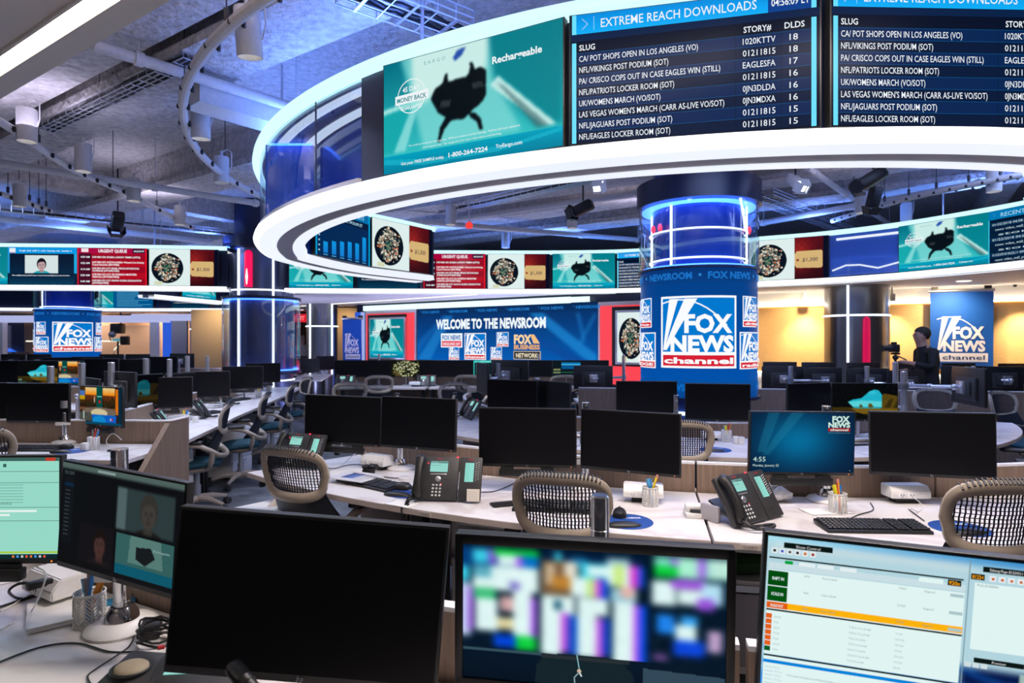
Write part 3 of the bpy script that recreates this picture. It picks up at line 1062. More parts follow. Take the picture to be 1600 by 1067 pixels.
def pic_office():
    """pale green web form of the left hand monitor"""
    p = Pic(bg=(150, 216, 198))
    p.rect(0, 0, 160, 3, (60, 96, 90), 1)
    p.rect(148, 0, 9, 3, (190, 60, 40), 2)
    for y in (12, 22, 44, 56):
        p.rect(0, y, 160, .6, (100, 150, 140), 1)
    for i in range(7):
        p.rect(78, 24 + i * 2.6, 50, .5, (110, 160, 150), 2)
    p.text('SCRIPT STATUS', 98, 42, 2, (40, 70, 66), w=20)
    for i in range(6):
        p.rect(80 + i * 6, 5.4, 3, 3, (50, 96, 88), 2)
    p.rect(100, 46.5, 40, 2, (225, 240, 234), 2)
    p.rect(80, 50, 36, 2, (225, 240, 234), 2)
    p.rect(0, 83.5, 160, 1.6, (170, 200, 60), 1)
    p.rect(0, 86, 160, 4, (14, 40, 44), 1)
    for i in range(8):
        p.rect(118 + 4 * i, 87, 2, 2, [(220, 120, 60), (80, 150, 230), (200, 200, 200), (230, 90, 60)][i % 4], 2)
    return p


def pic_feeds():
    """dark page with four video feeds"""
    p = Pic(bg=(13, 15, 18)).canvas(1.3)
    p.pbox(0, 0, 160, 5, (78, 96, 92))
    p.pbox(4, 12, 14, 60, (17, 20, 24))
    p.pbox(4, 18, 13, 2.4, (10, 46, 80))
    p.pbox(78, 12, 72, 36, (44, 58, 60))
    p.pbox(78, 12, 12, 36, (78, 96, 98))
    face(p, 119, 30, 13, hair=(50, 48, 45), skin=(62, 59, 55), shirt=(30, 28, 28))
    p.pbox(78, 48, 82, 42, (13, 15, 18))
    p.pbox(30, 50, 46, 34, (20, 18, 22))
    face(p, 58, 66, 11, hair=(24, 17, 16), skin=(72, 48, 45), shirt=(26, 22, 24))
    p.pbox(0, 84, 76, 6, (12, 13, 15))
    p.blur(.8)
    p.pbox(80, 51, 72, 34, (50, 92, 90))
    p.ppoly([(98, 51), (136, 51), (140, 74), (96, 74)], (84, 120, 114))
    p.ppoly([(106, 60), (124, 58), (130, 66), (118, 74), (106, 70)], (22, 26, 28))
    p.pbox(80, 77, 72, 9, (10, 84, 104))
    p.text('FOX NEWS', 4, 10, 3.2, (60, 70, 74), w=14, bold=.03)
    p.text('Rechargeable', 128, 60, 2, (150, 180, 180), w=20)
    for i in range(12):
        p.rect(6, 24 + i * 3.6, 7, 1, (52, 58, 64), 1)
    p.rect(50, 1.4, 24, 2.2, (130, 150, 146), 1)
    return p


def beams(p, X0, X1, Y0, Y1):
    for (a, b, c, d, k) in ((0, .05, .30, .42, .5), (.02, .0, .16, .24, .35), (.72, .52, .995, .88, .5), (.82, .70, .90, .96, .35)):
        p.ppoly([(X0 + (X1 - X0) * c, Y0), (X0 + (X1 - X0) * d, Y0), (X0 + (X1 - X0) * b, Y1), (X0 + (X1 - X0) * a, Y1)], (20, 120, 205), k)


def pic_welcome():
    """wide wall display, 300 x 90"""
    p = Pic(300, 90, (2, 70, 140)).canvas(1.0)
    p.pgrad(0, 0, 300, 90, (6, 44, 96), (0, 92, 180))
    p.ppoly([(0, 90), (26, 90), (70, 14), (54, 14)], (30, 130, 205), .7)
    p.ppoly([(0, 60), (0, 80), (56, 14), (50, 14)], (24, 110, 190), .5)
    p.ppoly([(200, 14), (222, 14), (300, 78), (300, 90), (290, 90)], (30, 140, 215), .7)
    p.ppoly([(176, 40), (190, 40), (296, 90), (262, 90)], (10, 70, 150), .7)
    p.ppoly([(270, 16), (276, 16), (284, 60), (280, 60)], (30, 130, 205), .5)
    p.ppoly([(296, 16), (300, 18), (276, 64), (272, 62)], (30, 130, 205), .5)
    p.blur(2)
    p.pgrad(0, 0, 300, 12, (6, 40, 84), (6, 48, 100))
    for i, t in enumerate(('* FOX NEWS', '* NEWSROOM', '* FOX NEWS', '* NEWSROOM', '* FOX NEWS', '* NEWSROOM')):
        p.text(t, 6 + i * 52, 9, 4.5, (30, 130, 215), w=38, bold=.02)
    p.text('WELCOME TO THE NEWSROOM', 38, 36, 16, (240, 250, 255), w=188, bold=.045)
    wt = (236, 246, 252)
    p.rect(47, 44, 40, 24, wt, 1)
    p.text('FOX NEWS', 50, 55, 8, (0, 90, 180), w=34, bold=.03)
    p.rect(49, 57, 36, 9, (236, 70, 90), 2)
    p.text('HEADLINES 24/7', 51, 64, 4.6, wt, w=32, bold=.02)
    for (x, y, w, h, s) in ((91, 44, 38, 44, 'channel'), (147, 43, 20, 23, 'radio'), (137, 67, 19, 22, 'digital'), (62, 67, 19, 22, 'radio')):
        logo(p, x, y, w, h, s, 2)
    p.text('FOX', 176, 61, 14, (250, 214, 160), w=28, bold=.05)
    p.poly([(207, 61), (202, 47), (208, 47), (217, 61)], (240, 190, 130), 3)
    p.text('BUSINESS', 176, 70, 7, (226, 170, 110), w=41, bold=.05)
    p.rect(175, 73, 43, 13, (214, 190, 150), 1)
    p.rect(176, 74, 41, 11, (10, 24, 40), 2)
    p.text('NETWORK', 179, 83, 7, (240, 225, 190), w=35, bold=.03)
    return p


def pic_banner():
    """hanging banner 60 x 72"""
    p = Pic(60, 76, (0, 84, 180)).canvas(1.0)
    logo(p, 5, 22, 50, 47, None, 1, frame=False, ink=(236, 232, 240))
    p.rect(9, 60, 46, 8.6, (236, 232, 240), 2, nx=14)
    p.text('channel', 12, 66.4, 4.6, (30, 50, 110), w=40, bold=.01, l=4)
    return p


def pic_column(variant):
    """wrap-around column display, 360 units of angle x 126"""
    p = Pic(360, 126, (0, 76, 160)).canvas(.9)
    p.pgrad(0, 0, 360, 126, (2, 62, 132), (0, 84, 176))
    p.pgrad(0, 0, 360, 14, (6, 52, 116), (6, 62, 130))
    p.pgrad(0, 108, 360, 18, (4, 80, 160), (4, 66, 140))
    for i in range(6):
        x = 30 + i * 60 + (14 if variant else 0)
        p.text('FOX NEWS' if i % 2 else 'NEWSROOM', x, 10.5, 6.5, (26, 112, 196), w=46, bold=.04)
        p.ell(x + 53, 7, 1.5, 1.5, (40, 130, 205), 2, 8)
        p.text('NEWSROOM' if i % 2 else 'FOX NEWS', x, 119, 6.5, (16, 106, 190), w=40, bold=.04)
    for i, x0 in enumerate((0, 120, 240)):
        logo(p, x0 + 45, 27, 73, 70, 'channel', 1, nx=10)
        logo(p, x0 + 2, 62, 36, 36, ('digital', 'EDGE', 'radio')[i], 1, nx=6)
        logo(p, x0 + 6, 27, 26, 30, ('radio', 'go', 'digital')[i], 1, nx=4)
    return p

# ------------------------------------------------------------------ shared pictures
S16 = (1.215, 0.683)
PICS = {}


def picture(key):
    if key not in PICS:
        PICS[key] = {'ad': pic_ad, 'list': pic_list, 'urgent': pic_urgent, 'portrait': pic_portrait, 'watch': pic_watch, 'chart': pic_chart,
                     'lines': pic_lines, 'page': pic_purse_text}[key]().mesh('picture_' + key, *S16)
    return PICS[key]


# ------------------------------------------------------------------ floor, ceiling, walls
def quad_slab(name, pts, z0, z1, m):
    b = MB()
    b.prism([(p[0], p[1]) for p in pts], z0, z1)
    return structure(b.build(name, m, smooth=False))


quad_slab('floor', [(-26, -5), (22, -5), (22, 27), (-26, 27)], -0.2, 0.0, M_CARPET)
quad_slab('ceiling', [(-26, -5), (22, -5), (22, 27), (-26, 27)], 4.35, 4.6, M_CEIL)
quad_slab('wall_rear', [(-26, -5), (22, -5), (22, -4.8), (-26, -4.8)], 0, 4.35, M_SOFFIT)
quad_slab('wall_left', [(-26, -5), (-25.8, -5), (-25.8, 27), (-26, 27)], 0, 4.35, M_SOFFIT)
quad_slab('wall_right', [(21.8, -5), (22, -5), (22, 27), (21.8, 27)], 0, 4.35, M_SOFFIT)
quad_slab('wall_back', [(-26, 26.8), (22, 26.8), (22, 27), (-26, 27)], 0, 4.35, mat('dim_wall', (0.10, 0.085, 0.06), 0.8))


def grid_box(name, p, q, w, z0, z1, m):
    """long box from p to q (plan) of width w"""
    p, q = Vector((p[0], p[1], 0)), Vector((q[0], q[1], 0))
    d = (q - p).normalized()
    n = Vector((-d.y, d.x, 0)) * (w / 2)
    b = MB()
    b.prism([p + n, p - n, q - n, q + n], z0, z1)
    return b.build(name, m, smooth=False)


# sprayed beams along the building grid
for (x, y, z, w) in ((-1.54, 4.39, 3.9, .34), (-3.05, 7.8, 3.86, .40), (-3.0, 11.6, 3.9, .40), (1.2, 10.6, 3.92, .36), (4.6, 9.9, 3.86, .42), (0.9, 2.0, 3.95, .34)):
    c = Vector((x, y, 0))
    a, e = c - U * 12, c + U * 11
    structure(grid_box('ceiling_beam', a, e, w, z, 4.36, M_CEIL))
    structure(grid_box('ceiling_beam', a, e, w + .22, z - .03, z + .05, M_CEIL))
for (x, y, z, w) in ((-7.5, 9.0, 3.95, .3), (6.8, 8.0, 3.95, .3)):
    c = Vector((x, y, 0))
    structure(grid_box('ceiling_beam', c - VV * 9, c + VV * 12, w, z, 4.36, M_CEIL))

# dropped soffit over the camera's left with its linear lamp
e0, e1 = P(268, 0, 2.97), P(0, 155, 2.97)
d_ = (e1 - e0).normalized()
n_ = Vector((-d_.y, d_.x, 0))
n_ = n_ if n_.x < 0 else -n_
quad_slab('ceiling_soffit', [e0 - d_ * 7, e1 + d_ * 9, e1 + d_ * 9 + n_ * 4, e0 - d_ * 7 + n_ * 4], 2.97, 3.35, M_SOFFIT)
s0, s1 = P(155, 0, 2.965), P(0, 103, 2.965)
lamp = thing('linear_lamp', 'long glowing recessed strip lamp in the low cream soffit', 'lamp', s0)
b = MB()
m2 = Matrix.Rotation(math.atan2(d_.y, d_.x), 3, 'Z')
b.box((d_ * 1.2), (8.4, .075, .012), m=m2)
b.build('diffuser', M_WARMSTRIP, lamp, smooth=False)
b = MB()
for sg in (-1, 1):
    b.box(d_ * 1.2 + n_ * (.047 * sg) + Vector((0, 0, -.002)), (8.4, .012, .012), m=m2)
b.build('trim_rail', M_SOFFIT, lamp, smooth=False)


# ------------------------------------------------------------------ screen rings
ZB, ZS, ZT = 2.535, 2.612, 3.300


def resample(pts, n):
    pts = [Vector((p[0], p[1])) for p in pts]
    ds = [0]
    for a, c in zip(pts[:-1], pts[1:]):
        ds.append(ds[-1] + (c - a).length)
    out = []
    for i in range(n):
        t = ds[-1] * i / (n - 1)
        j = max(k for k in range(len(ds)) if ds[k] <= t + 1e-9)
        j = min(j, len(pts) - 2)
        u = (t - ds[j]) / max(1e-9, ds[j + 1] - ds[j])
        out.append(pts[j].lerp(pts[j + 1], u))
    return out


def smooth_path(pts, per=8):
    """Catmull-Rom through plan points"""
    pts = [Vector((p[0], p[1])) for p in pts]
    out = []
    for i in range(len(pts) - 1):
        p0, p1, p2, p3 = pts[max(0, i - 1)], pts[i], pts[i + 1], pts[min(len(pts) - 1, i + 2)]
        for k in range(per):
            t = k / per
            out.append(0.5 * ((2 * p1) + (p2 - p0) * t + (2 * p0 - 5 * p1 + 4 * p2 - p3) * t * t + (3 * p1 - p0 - 3 * p2 + p3) * t ** 3))
    out.append(pts[-1])
    return out


def loft(b, A, B, prof, i0=0, i1=None, closed=True):
    """sweep profile points (t across from A to B, z) along the pair of plan paths"""
    rows = []
    for a, c in list(zip(A, B))[i0:i1]:
        rows.append([Vector((*(a + (c - a) * t), z)) for (t, z) in prof])
    b.grid(rows, closed=closed)
    for rw, flip in ((rows[0], True), (rows[-1], False)):
        if closed:
            b.verts_faces(rw, [list(range(len(rw)))[::-1] if flip else list(range(len(rw)))])
    return b


def ring_parts(root, A, B, mirror=False, band=M_BAND, top=M_TOP, under=True, i_fascia=None):
    """A = inner edge, B = outer (screen) edge of the ring in plan"""
    def add(name, prof, m, **k):
        bb = MB()
        loft(bb, A, B, prof, **k)
        return bb.build(name, m, root)
    add('under_light_band', [(.62, ZB), (1.0, ZB), (1.0, ZB + .03), (.62, ZB + .03)], M_BAND2)
    add('outer_light_band', [(.98, ZB + .002), (1.0, ZB + .002), (1.09, ZB + .018), (1.12, ZB + .04), (1.10, ZB + .068), (1.0, ZS - .003), (.98, ZS - .003)], band)
    add('grey_soffit', [(.26, ZB + .010), (.62, ZB + .010), (.62, ZS - .003), (.26, ZS - .003)], M_GREY)
    add('inner_light_band', [(0, ZB + .006), (.26, ZB), (.26, ZS - .003), (-.02, ZS - .003), (-.02, ZB + .03)], M_BAND2)
    add('upper_light_band', [(.93, ZT), (1.12, ZT + .012), (1.14, ZT + .03), (1.12, ZT + .068), (.93, ZT + .075)], top)
    add('inner_upper_light_band', [(-.12, ZT), (.05, ZT), (.05, ZT + .07), (-.14, ZT + .06)], top)
    add('top_cover', [(.05, ZT + .002), (.93, ZT + .002), (.93, ZT + .07), (.05, ZT + .07)], M_NAVY)
    # white light lines under the top cover, seen through the clear panels
    add('canopy_light_line', [(.62, ZT - .006), (.80, ZT - .006), (.80, ZT + .001), (.62, ZT + .001)], M_BAND2)
    add('canopy_light_line', [(.12, ZT - .006), (.32, ZT - .006), (.32, ZT + .001), (.12, ZT + .001)], M_BAND2)
    add('blue_uplight', [(.55, ZT + .0705), (.85, ZT + .0705), (.85, ZT + .085), (.55, ZT + .085)], M_BLUE)


def screen(key, p0, p1, label, group, zc=(ZS + ZT) / 2, off=0.02, size=S16):
    """a wall display whose lower corners sit over the plan points p0 (picture's left) and p1"""
    p0, p1 = Vector((p0[0], p0[1], 0)), Vector((p1[0], p1[1], 0))
    d = (p1 - p0).normalized()
    c = (p0 + p1) / 2
    rz = math.atan2(d.y, d.x)
    nrm = Vector((d.y, -d.x, 0))
    t = thing('video_screen', label, 'screen', (c.x + nrm.x * off, c.y + nrm.y * off, zc), rz, group)
    link('picture', picture(key), t, (0, -.0265, 0))
    if 'screen_case' not in PICS:
        bb = MB()
        bb.box((0, 0, 0), (size[0] + .016, .05, size[1] + .012), .003)
        PICS['screen_case'] = bb.build('casing', M_BLACK, t).data
    else:
        link('casing', PICS['screen_case'], t)
    return t


# main ring
outer = [polar(4.87, a) for a in np.linspace(86, -82, 60)]
outer = [(p.x, p.y) for p in outer] + smooth_path([(-2.80, 7.35), (-2.72, 7.9), (-2.55, 8.5), (-2.28, 9.03), (-1.95, 9.5), (-1.58, 9.9)], 5)
inner = [polar(4.44, a) for a in np.linspace(86, -78, 60)]
inner = [(p.x, p.y) for p in inner] + smooth_path([(-2.44, 7.1), (-2.30, 7.7), (-2.06, 8.35), (-1.70, 8.86), (-1.24, 9.5)], 6)
NR = 120
OUT, INN = resample(outer, NR), resample(inner, NR)
ring = thing('screen_ring', 'big hanging ring of video screens with white glowing rims', 'screen ring', (0, 0, 0))
ring_parts(ring, INN, OUT)


def idx_at(deg):
    """index of the ring station nearest an angle of the round pod"""
    t = polar(4.87, deg)
    return min(range(NR), key=lambda i: (OUT[i] - Vector((t.x, t.y))).length)


iG, iM, iS = idx_at(-37.4), idx_at(-44), idx_at(-35.2)
b = MB()
loft(b, INN, OUT, [(.86, ZS - .002), (.9, ZS - .002), (.9, ZT), (.86, ZT)], 0, iS + 1)
b.build('fascia', M_NAVY, ring)
b = MB()
loft(b, INN, OUT, [(.03, ZS - .002), (.07, ZS - .002), (.07, ZT), (.03, ZT)], 0, NR)
b.build('inner_wall', M_CORE, ring)
b = MB()
loft(b, INN, OUT, [(.92, ZS - .002), (1.0, ZS - .002), (1.0, ZT), (.92, ZT)], iS - 1, iG + 1)
b.build('mullion', mat('slate_metal', (0.07, 0.08, 0.13), 0.35, metal=0.4), ring)
i2 = idx_at(-80) + 8
b = MB()
loft(b, INN, OUT, [(.97, ZS), (.98, ZS), (.98, ZT), (.97, ZT)], iM, i2)
b.build('clear_panel', M_BLUEGLASS, ring)
b = MB()
loft(b, INN, OUT, [(.97, ZS), (.98, ZS), (.98, ZT), (.97, ZT)], iG, iM + 1)
b.build('clear_panel', M_BLUEGLASS, ring)
for k in (iM, i2 - 1):
    b = MB()
    o_, n2 = OUT[k], INN[k]
    q = o_ + (n2 - o_) * .03
    b.box((q.x, q.y, (ZS + ZT) / 2), (.010, .010, ZT - ZS))
    b.build('panel_joint', M_NAVY, ring)
b = MB()
loft(b, INN, OUT, [(.90, ZS - .002), (1.06, ZS - .002), (1.06, ZS + .03), (.90, ZS + .03)], iG, i2)
b.build('sill', M_GREY, ring)
b = MB()
loft(b, INN, OUT, [(.40, ZS + .0), (.62, ZS + .0), (.62, ZS + .014), (.40, ZS + .014)], iG, i2)
b.build('blue_wash_light', M_BSTRIP, ring)
b = MB()
b.box((-1.955, 5.30, (ZS + ZT) / 2), (.42, .03, ZT - ZS - .004))
b.build('bay_wall', mat('blue_bay', (0.03, 0.16, 0.62), 0.3), ring)
b = MB()
b.box((-1.93, 5.24, ZT - .014), (.36, .03, .012))
b.build('bay_light', M_BSTRIP, ring)
b = MB()
loft(b, INN, OUT, [(.93, ZS), (.99, ZS), (.99, ZT), (.93, ZT)], i2 - 1, NR)
b.build('rear_fascia', M_NAVY, ring)
b = MB()
loft(b, INN, OUT, [(-.02, ZS), (1.0, ZS), (1.0, ZT), (-.02, ZT)], NR - 2, NR)
b.build('end_cap', M_NAVY, ring)
for i in (12, 32, 50, 70, 90, 108):  # rods to the ceiling
    q = (OUT[i] + INN[i]) / 2
    bb = MB()
    bb.cyl((q.x, q.y, ZT + .07), (q.x, q.y, 4.36), .012, n=8)
    bb.build('hanger_rod', M_SILVER, ring)


def chord(a0, a1, r=4.86):
    p, q = polar(r, a0), polar(r, a1)
    return (p.x, p.y), (q.x, q.y)


G1 = 'video screens around the big ring'
screen('ad', *chord(-35.0, -20.5), 'big screen with the teal hearing device advert, at the end of the near row', G1)
screen('list', *chord(-20.35, -5.7), 'big screen listing downloads, between the teal advert and the second list', G1)
screen('list', *chord(-5.5, 9.2), 'second big downloads list screen, cut off by the photo\'s right edge', G1)
# its far side, seen through the ring
screen('chart', (-2.40, 7.22), (-2.03, 8.36), 'screen with a blue bar chart on the inside of the ring', G1, off=.03)
screen('watch', (-1.99, 8.40), (-1.29, 9.39), 'jewelled watch and price tag screen beside the bar chart screen', G1, off=.03)


# back ring and left ring: same profile, screens on the side that faces the room
def flat_ring(name, path, label, thick=.43, n=70):
    I = resample(smooth_path(path), n)
    O = []
    for i, p in enumerate(I):
        d = (I[min(i + 1, n - 1)] - I[max(i - 1, 0)]).normalized()
        O.append(p + Vector((-d.y, d.x)) * thick)
    root = thing(name, label, 'screen ring', (0, 0, 0))
    ring_parts(root, O, I)
    bb = MB()
    loft(bb, O, I, [(.86, ZS - .002), (.9, ZS - .002), (.9, ZT), (.86, ZT)])
    bb.build('fascia', M_NAVY, root)
    bb = MB()
    loft(bb, O, I, [(.02, ZS), (.06, ZS), (.06, ZT), (.02, ZT)])
    bb.build('rear_fascia', M_NAVY, root)
    for i in (n // 6, n // 2, 5 * n // 6):
        q = (O[i] + I[i]) / 2
        bb = MB()
        bb.cyl((q.x, q.y, ZT + .07), (q.x, q.y, 4.36), .012, n=8)
        bb.build('hanger_rod', M_SILVER, root)
    return I, O


back_path = [(-4.42, 11.72), (-3.0, 11.84), (-1.2, 11.92), (.76, 11.95), (2.2, 11.78), (3.35, 11.2), (4.19, 10.42), (5.1, 9.88), (5.9, 9.05), (6.4, 8.12), (6.66, 7.4), (6.78, 6.6)]
BI, BO = flat_ring('screen_ring', back_path, 'curved screen ring along the far side over the welcome wall')
left_path = [(-14, 10.5), (-11.5, 10.85), (-9.4, 11.05), (-7.4, 11.18), (-5.42, 11.42)]
LI, LO = flat_ring('screen_ring', left_path, 'screen ring piece that ends beside the red-lit glass column')
far_path = [(-17.5, 18.2), (-15.6, 18.6), (-12, 18.9), (-8.6, 18.9)]
FI, FO = flat_ring('screen_ring', far_path, 'most distant screen ring, seen below the nearer one')
mid_path = [(-7.9, 13.3), (-7.75, 14.0), (-7.4, 15.8)]
flat_ring('screen_ring', mid_path, 'short tilted-looking ring end tucked under the red queue screens', n=20)


def at_px(path, x):
    """plan point of a path that appears at picture column x"""
    best = None
    for a, c in zip(path[:-1], path[1:]):
        for k in range(12):
            q = a.lerp(c, k / 12)
            e = abs(q.x / q.y * FPX + CXP - x)
            if best is None or e < best[0]:
                best = (e, q)
    return best[1]


def ring_screens(path, items, group):
    for key, x0, x1, label in items:
        screen(key, at_px(path, x0), at_px(path, x1), label, group, off=.02)


G2 = 'video screens of the far curved ring'
ring_screens(BI, [('ad', 449, 555, 'teal advert screen next to the red-lit glass column'),
                  ('portrait', 557, 659, 'portrait news screen half hidden behind the big ring\'s end'),
                  ('urgent', 661, 760, 'red queue list screen above the welcome wall'),
                  ('watch', 762, 859, 'jewelled watch and price screen above the welcome wall'),
                  ('ad', 861, 964, 'teal advert screen just left of the big badge column, above the right red frame'),
                  ('list', 966, 1062, 'downloads list screen half hidden behind the big badge column'),
                  ('watch', 1176, 1287, 'watch and price screen emerging from behind the big badge column'),
                  ('ad', 1413, 1546, 'teal advert screen on the ring over the blue banner'),
                  ('lines', 1549, 1716, 'recently processed list screen at the photo\'s right edge')], G2)
G3 = 'video screens of the ring piece on the left'
ring_screens(LI, [('ad', -96, 14, 'teal advert screen cut by the photo\'s left edge'), ('portrait', 16, 122, 'dark haired portrait news screen in the left ring'),
                  ('urgent', 123, 232, 'red queue list screen in the left ring'), ('watch', 234, 343, 'watch and price screen ending at the red-lit column')], G3)
G4 = 'video screens of the most distant ring'
ring_screens(FI, [('ad', 120, 178, 'teal advert screen right beside the distant badge column'), ('page', 179, 240, 'blue text page screen of the most distant ring'),
                  ('portrait', 268, 330, 'dark screen under the tilted ring end')], G4)
screen('ad', (-7.74, 14.05), (-7.55, 15.25), 'teal advert screen on the tilted ring end', G4)
# clear bay in the far ring between the price tag and the advert
q0, q1 = at_px(BI, 1296), at_px(BI, 1408)
bay = thing('display_bay', 'empty blue lit bay between the price tag and teal advert screens', 'display bay', (q0.x, q0.y, (ZS + ZT) / 2), math.atan2(q1.y - q0.y, q1.x - q0.x))
L_ = (q1 - q0).length
b = MB()
b.box((L_ / 2, .0, 0), (L_, .02, .66))
b.build('back_panel', mat('blue_gloss', (0.10, 0.24, 0.80), 0.12, coat=0.4), bay)
b = MB()
b.box((L_ * .54, -.02, .26), (L_ * .86, .02, .035))
b.build('light_line', M_BAND2, bay)
b = MB()
b.tube([(.05, -.03, -.24), (L_ * .25, -.03, -.17), (L_ * .45, -.03, -.18), (L_ * .7, -.03, -.25), (L_ * .98, -.03, -.19)], .012, 6)
b.build('neon_tube', M_BAND2, bay)
b = MB()
for x in (-.02, L_ + .02):
    b.box((x, -.01, 0), (.05, .05, .68))
b.build('side_frame', M_NAVY, bay)

# lower ceiling beyond the rings
per = [(p.x, p.y) for p in BO] + [(21, 6.6), (21, 26), (-25, 26), (-25, 20), (-9, 20), (-6.6, 16.5), (-4.6, 12.4)]
b = MB()
n = len(per)
b.prism(per[::-1], 2.56, 2.60)
structure(b.build('ceiling_perimeter', M_SOFFIT, smooth=False))

# ------------------------------------------------------------------ columns


def cross_lights(root, r, verts, rings, z0, z1, tv=.014, a_span=(0, 360)):
    for a in verts:
        bb = MB()
        aa = R(a)
        bb.box((r * math.sin(aa), -r * math.cos(aa), (z0 + z1) / 2), (tv * 2, tv * 2, z1 - z0), m=Matrix.Rotation(aa, 3, 'Z'))
        bb.build('vertical_light', M_STRIP, root)
    for z in rings:
        bb = MB()
        bb.tube([(r * math.cos(R(k * 7.5)), r * math.sin(R(k * 7.5)), z) for k in range(48)], tv, 6, closed=True)
        bb.build('ring_light', M_STRIP, root)


def badge_column(x, y, label, turn, variant=0, z0=.90, z1=2.44, r=.738, ztop=4.36):
    t = thing('badge_column', label, 'column', (x, y, 0))
    pc = pic_column(variant)
    w = 2 * math.pi * r

    def bend(px, l, pz):
        a = px / r + R(turn)
        q = r - .02 + l
        return (q * math.sin(a), -q * math.cos(a), (z0 + z1) / 2 + pz)
    link('wrap_display', pc.mesh('wrap_display', w, z1 - z0, bend, dz=.004, nx=96), t)
    bb = MB()
    for (za, zc) in ((z0 - .035, z0), (z1, z1 + .03)):
        bb.lathe([(r - .05, za), (r + .015, za), (r + .015, zc), (r - .05, zc)], n=48)
    bb.build('rim', M_NAVY, t)
    bb = MB()
    bb.lathe([(.58, 0), (.58, z0 - .03)], n=40)
    bb.lathe([(.56, z1), (.56, ztop)], n=40)
    bb.build('core', M_CORE, t)
    bb = MB()
    bb.lathe([(r, z1 + .03), (r, min(3.27, ztop - .3))], n=48)
    bb.build('clear_sleeve', M_CLEAR, t)
    if ztop > 4:
        bb = MB()
        bb.lathe([(.5, 3.27), (r + .03, 3.27), (r + .03, 3.56), (.5, 3.56)], n=48)
        bb.build('cap', M_NAVY, t)
    cross_lights(t, .60, (-48, 58, 150, 240) if ztop > 4 else (-28,), (z1 + .14, 2.93) if ztop > 4 else (z1 + .1,), z1 + .03, min(3.25, ztop - .1), tv=.011)  # the upper ring stands in for a wavy reflection
    bb = MB()
    bb.lathe([(.585, .68), (.61, .68), (.61, .72), (.585, .72)], n=40)
    bb.build('base_light', M_STRIP, t)
    bb = MB()
    bb.lathe([(.57, 3.235), (.70, 3.235), (.70, 3.25), (.57, 3.25)], n=40)
    bb.build('blue_light', M_BSTRIP, t)
    for zz in (z1 + .04,):
        bb = MB(); bb.lathe([(.61, zz), (.70, zz), (.70, zz + .012), (.61, zz + .012)], n=40); bb.build('blue_light', M_BSTRIP, t)
    for a in (-62, -75, 80):  # glowing red spots imitate a red light mirrored in the column
        bb = MB()
        bb.ball((.63 * math.sin(R(a)), -.63 * math.cos(R(a)), 2.98), .028, (1, 1, 1.8), 10)
        bb.build('red_light', M_RED, t)
    return t


badge_column(2.39, 7.75, 'big round column wrapped in a glowing blue badge display', -38)
badge_column(-11.72, 15.9, 'distant round column with a blue badge display', -96, 1, z0=1.0, z1=2.36, ztop=3.2)

# clear sleeve column with a glowing bar imitating a red reflection
t = thing('glass_column', 'glass sleeved column with a tall glowing bar for a red reflection at its top', 'column', (-5.05, 12.15, 0))
b = MB(); b.lathe([(.60, 0), (.60, 3.42)], n=48); b.build('core', mat('blue_steel', (0.16, 0.19, 0.34), 0.28, metal=.8), t)
b = MB(); b.lathe([(.735, .98), (.735, 2.40)], n=48); b.build('clear_sleeve', M_CLEAR, t)
for zz in (1.0, 2.375):
    b = MB(); b.lathe([(.63, zz), (.70, zz), (.70, zz + .015), (.63, zz + .015)], n=40); b.build('blue_light', M_BSTRIP, t)
b = MB()
for (za, zc) in ((.93, .99), (2.40, 2.45)):
    b.lathe([(.60, za), (.75, za), (.75, zc), (.60, zc)], n=48)
b.build('rim', M_NAVY, t)
b = MB(); b.lathe([(.5, 3.40), (.72, 3.40), (.72, 3.62), (.5, 3.62)], n=48); b.lathe([(.52, 3.6), (.52, 4.36)], n=32); b.build('cap', M_NAVY, t)
cross_lights(t, .615, (-20, 42, 160, 250), (.80, 2.57), .45, 3.36)
b = MB()
b.tube([(.0, -.625, 2.62), (.0, -.625, 3.25)], .07, 12)
b.ball((0, -.625, 3.25), .07)
b.build('red_light', glow('red_glow', (1.0, 0.0, 0.06), 1.6), t)
b = MB()  # bright core of the imitated red reflection
b.tube([(0, -.70, 2.66), (0, -.70, 2.8), (0, -.70, 2.96)], [.006, .022, .004], 8)
b.build('bright_glint', glow('pink_white', (1, .75, .6), 3), t)


def steel_column(x, y, r, ztop, label, va, zr):
    t = thing('steel_column', label, 'column', (x, y, 0))
    bb = MB(); bb.lathe([(r, 0), (r, ztop)], n=40); bb.build('shell', M_STEEL, t)
    cross_lights(t, r + .005, va, (zr,), .7, ztop - .01, tv=.016)
    return t


steel_column(6.24, 10.9, .52, 2.56, 'grey steel column with a lit cross, in front of the amber wall', (-44, 200), 2.03)
steel_column(-5.05, 16.0, .40, 2.56, 'slim steel column with a lit cross, beside the exit doorway', (-30, 55), 1.97)
steel_column(-9.9, 19.4, .43, 2.56, 'steel column with a lit cross by the glass-fronted studio', (15, 120), 1.96)
b = MB()  # glowing bar imitates a red reflection on the steel
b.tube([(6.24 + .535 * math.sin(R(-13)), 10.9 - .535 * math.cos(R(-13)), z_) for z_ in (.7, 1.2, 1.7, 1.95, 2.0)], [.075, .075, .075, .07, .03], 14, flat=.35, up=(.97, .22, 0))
o = b.build('red_reflection_bar', glow('crimson_glow', (1.0, 0.0, 0.12), .6))
tag(o, 'crimson glowing bar for a red reflection on the grey steel column with a lit cross', 'lamp')

# ------------------------------------------------------------------ welcome wall and its neighbours
def wall_frame(pL, pR):
    """matrix helper: origin at pL, x along the wall, y into it"""
    d = (Vector(pR) - Vector(pL))
    return math.atan2(d.y, d.x), d.length


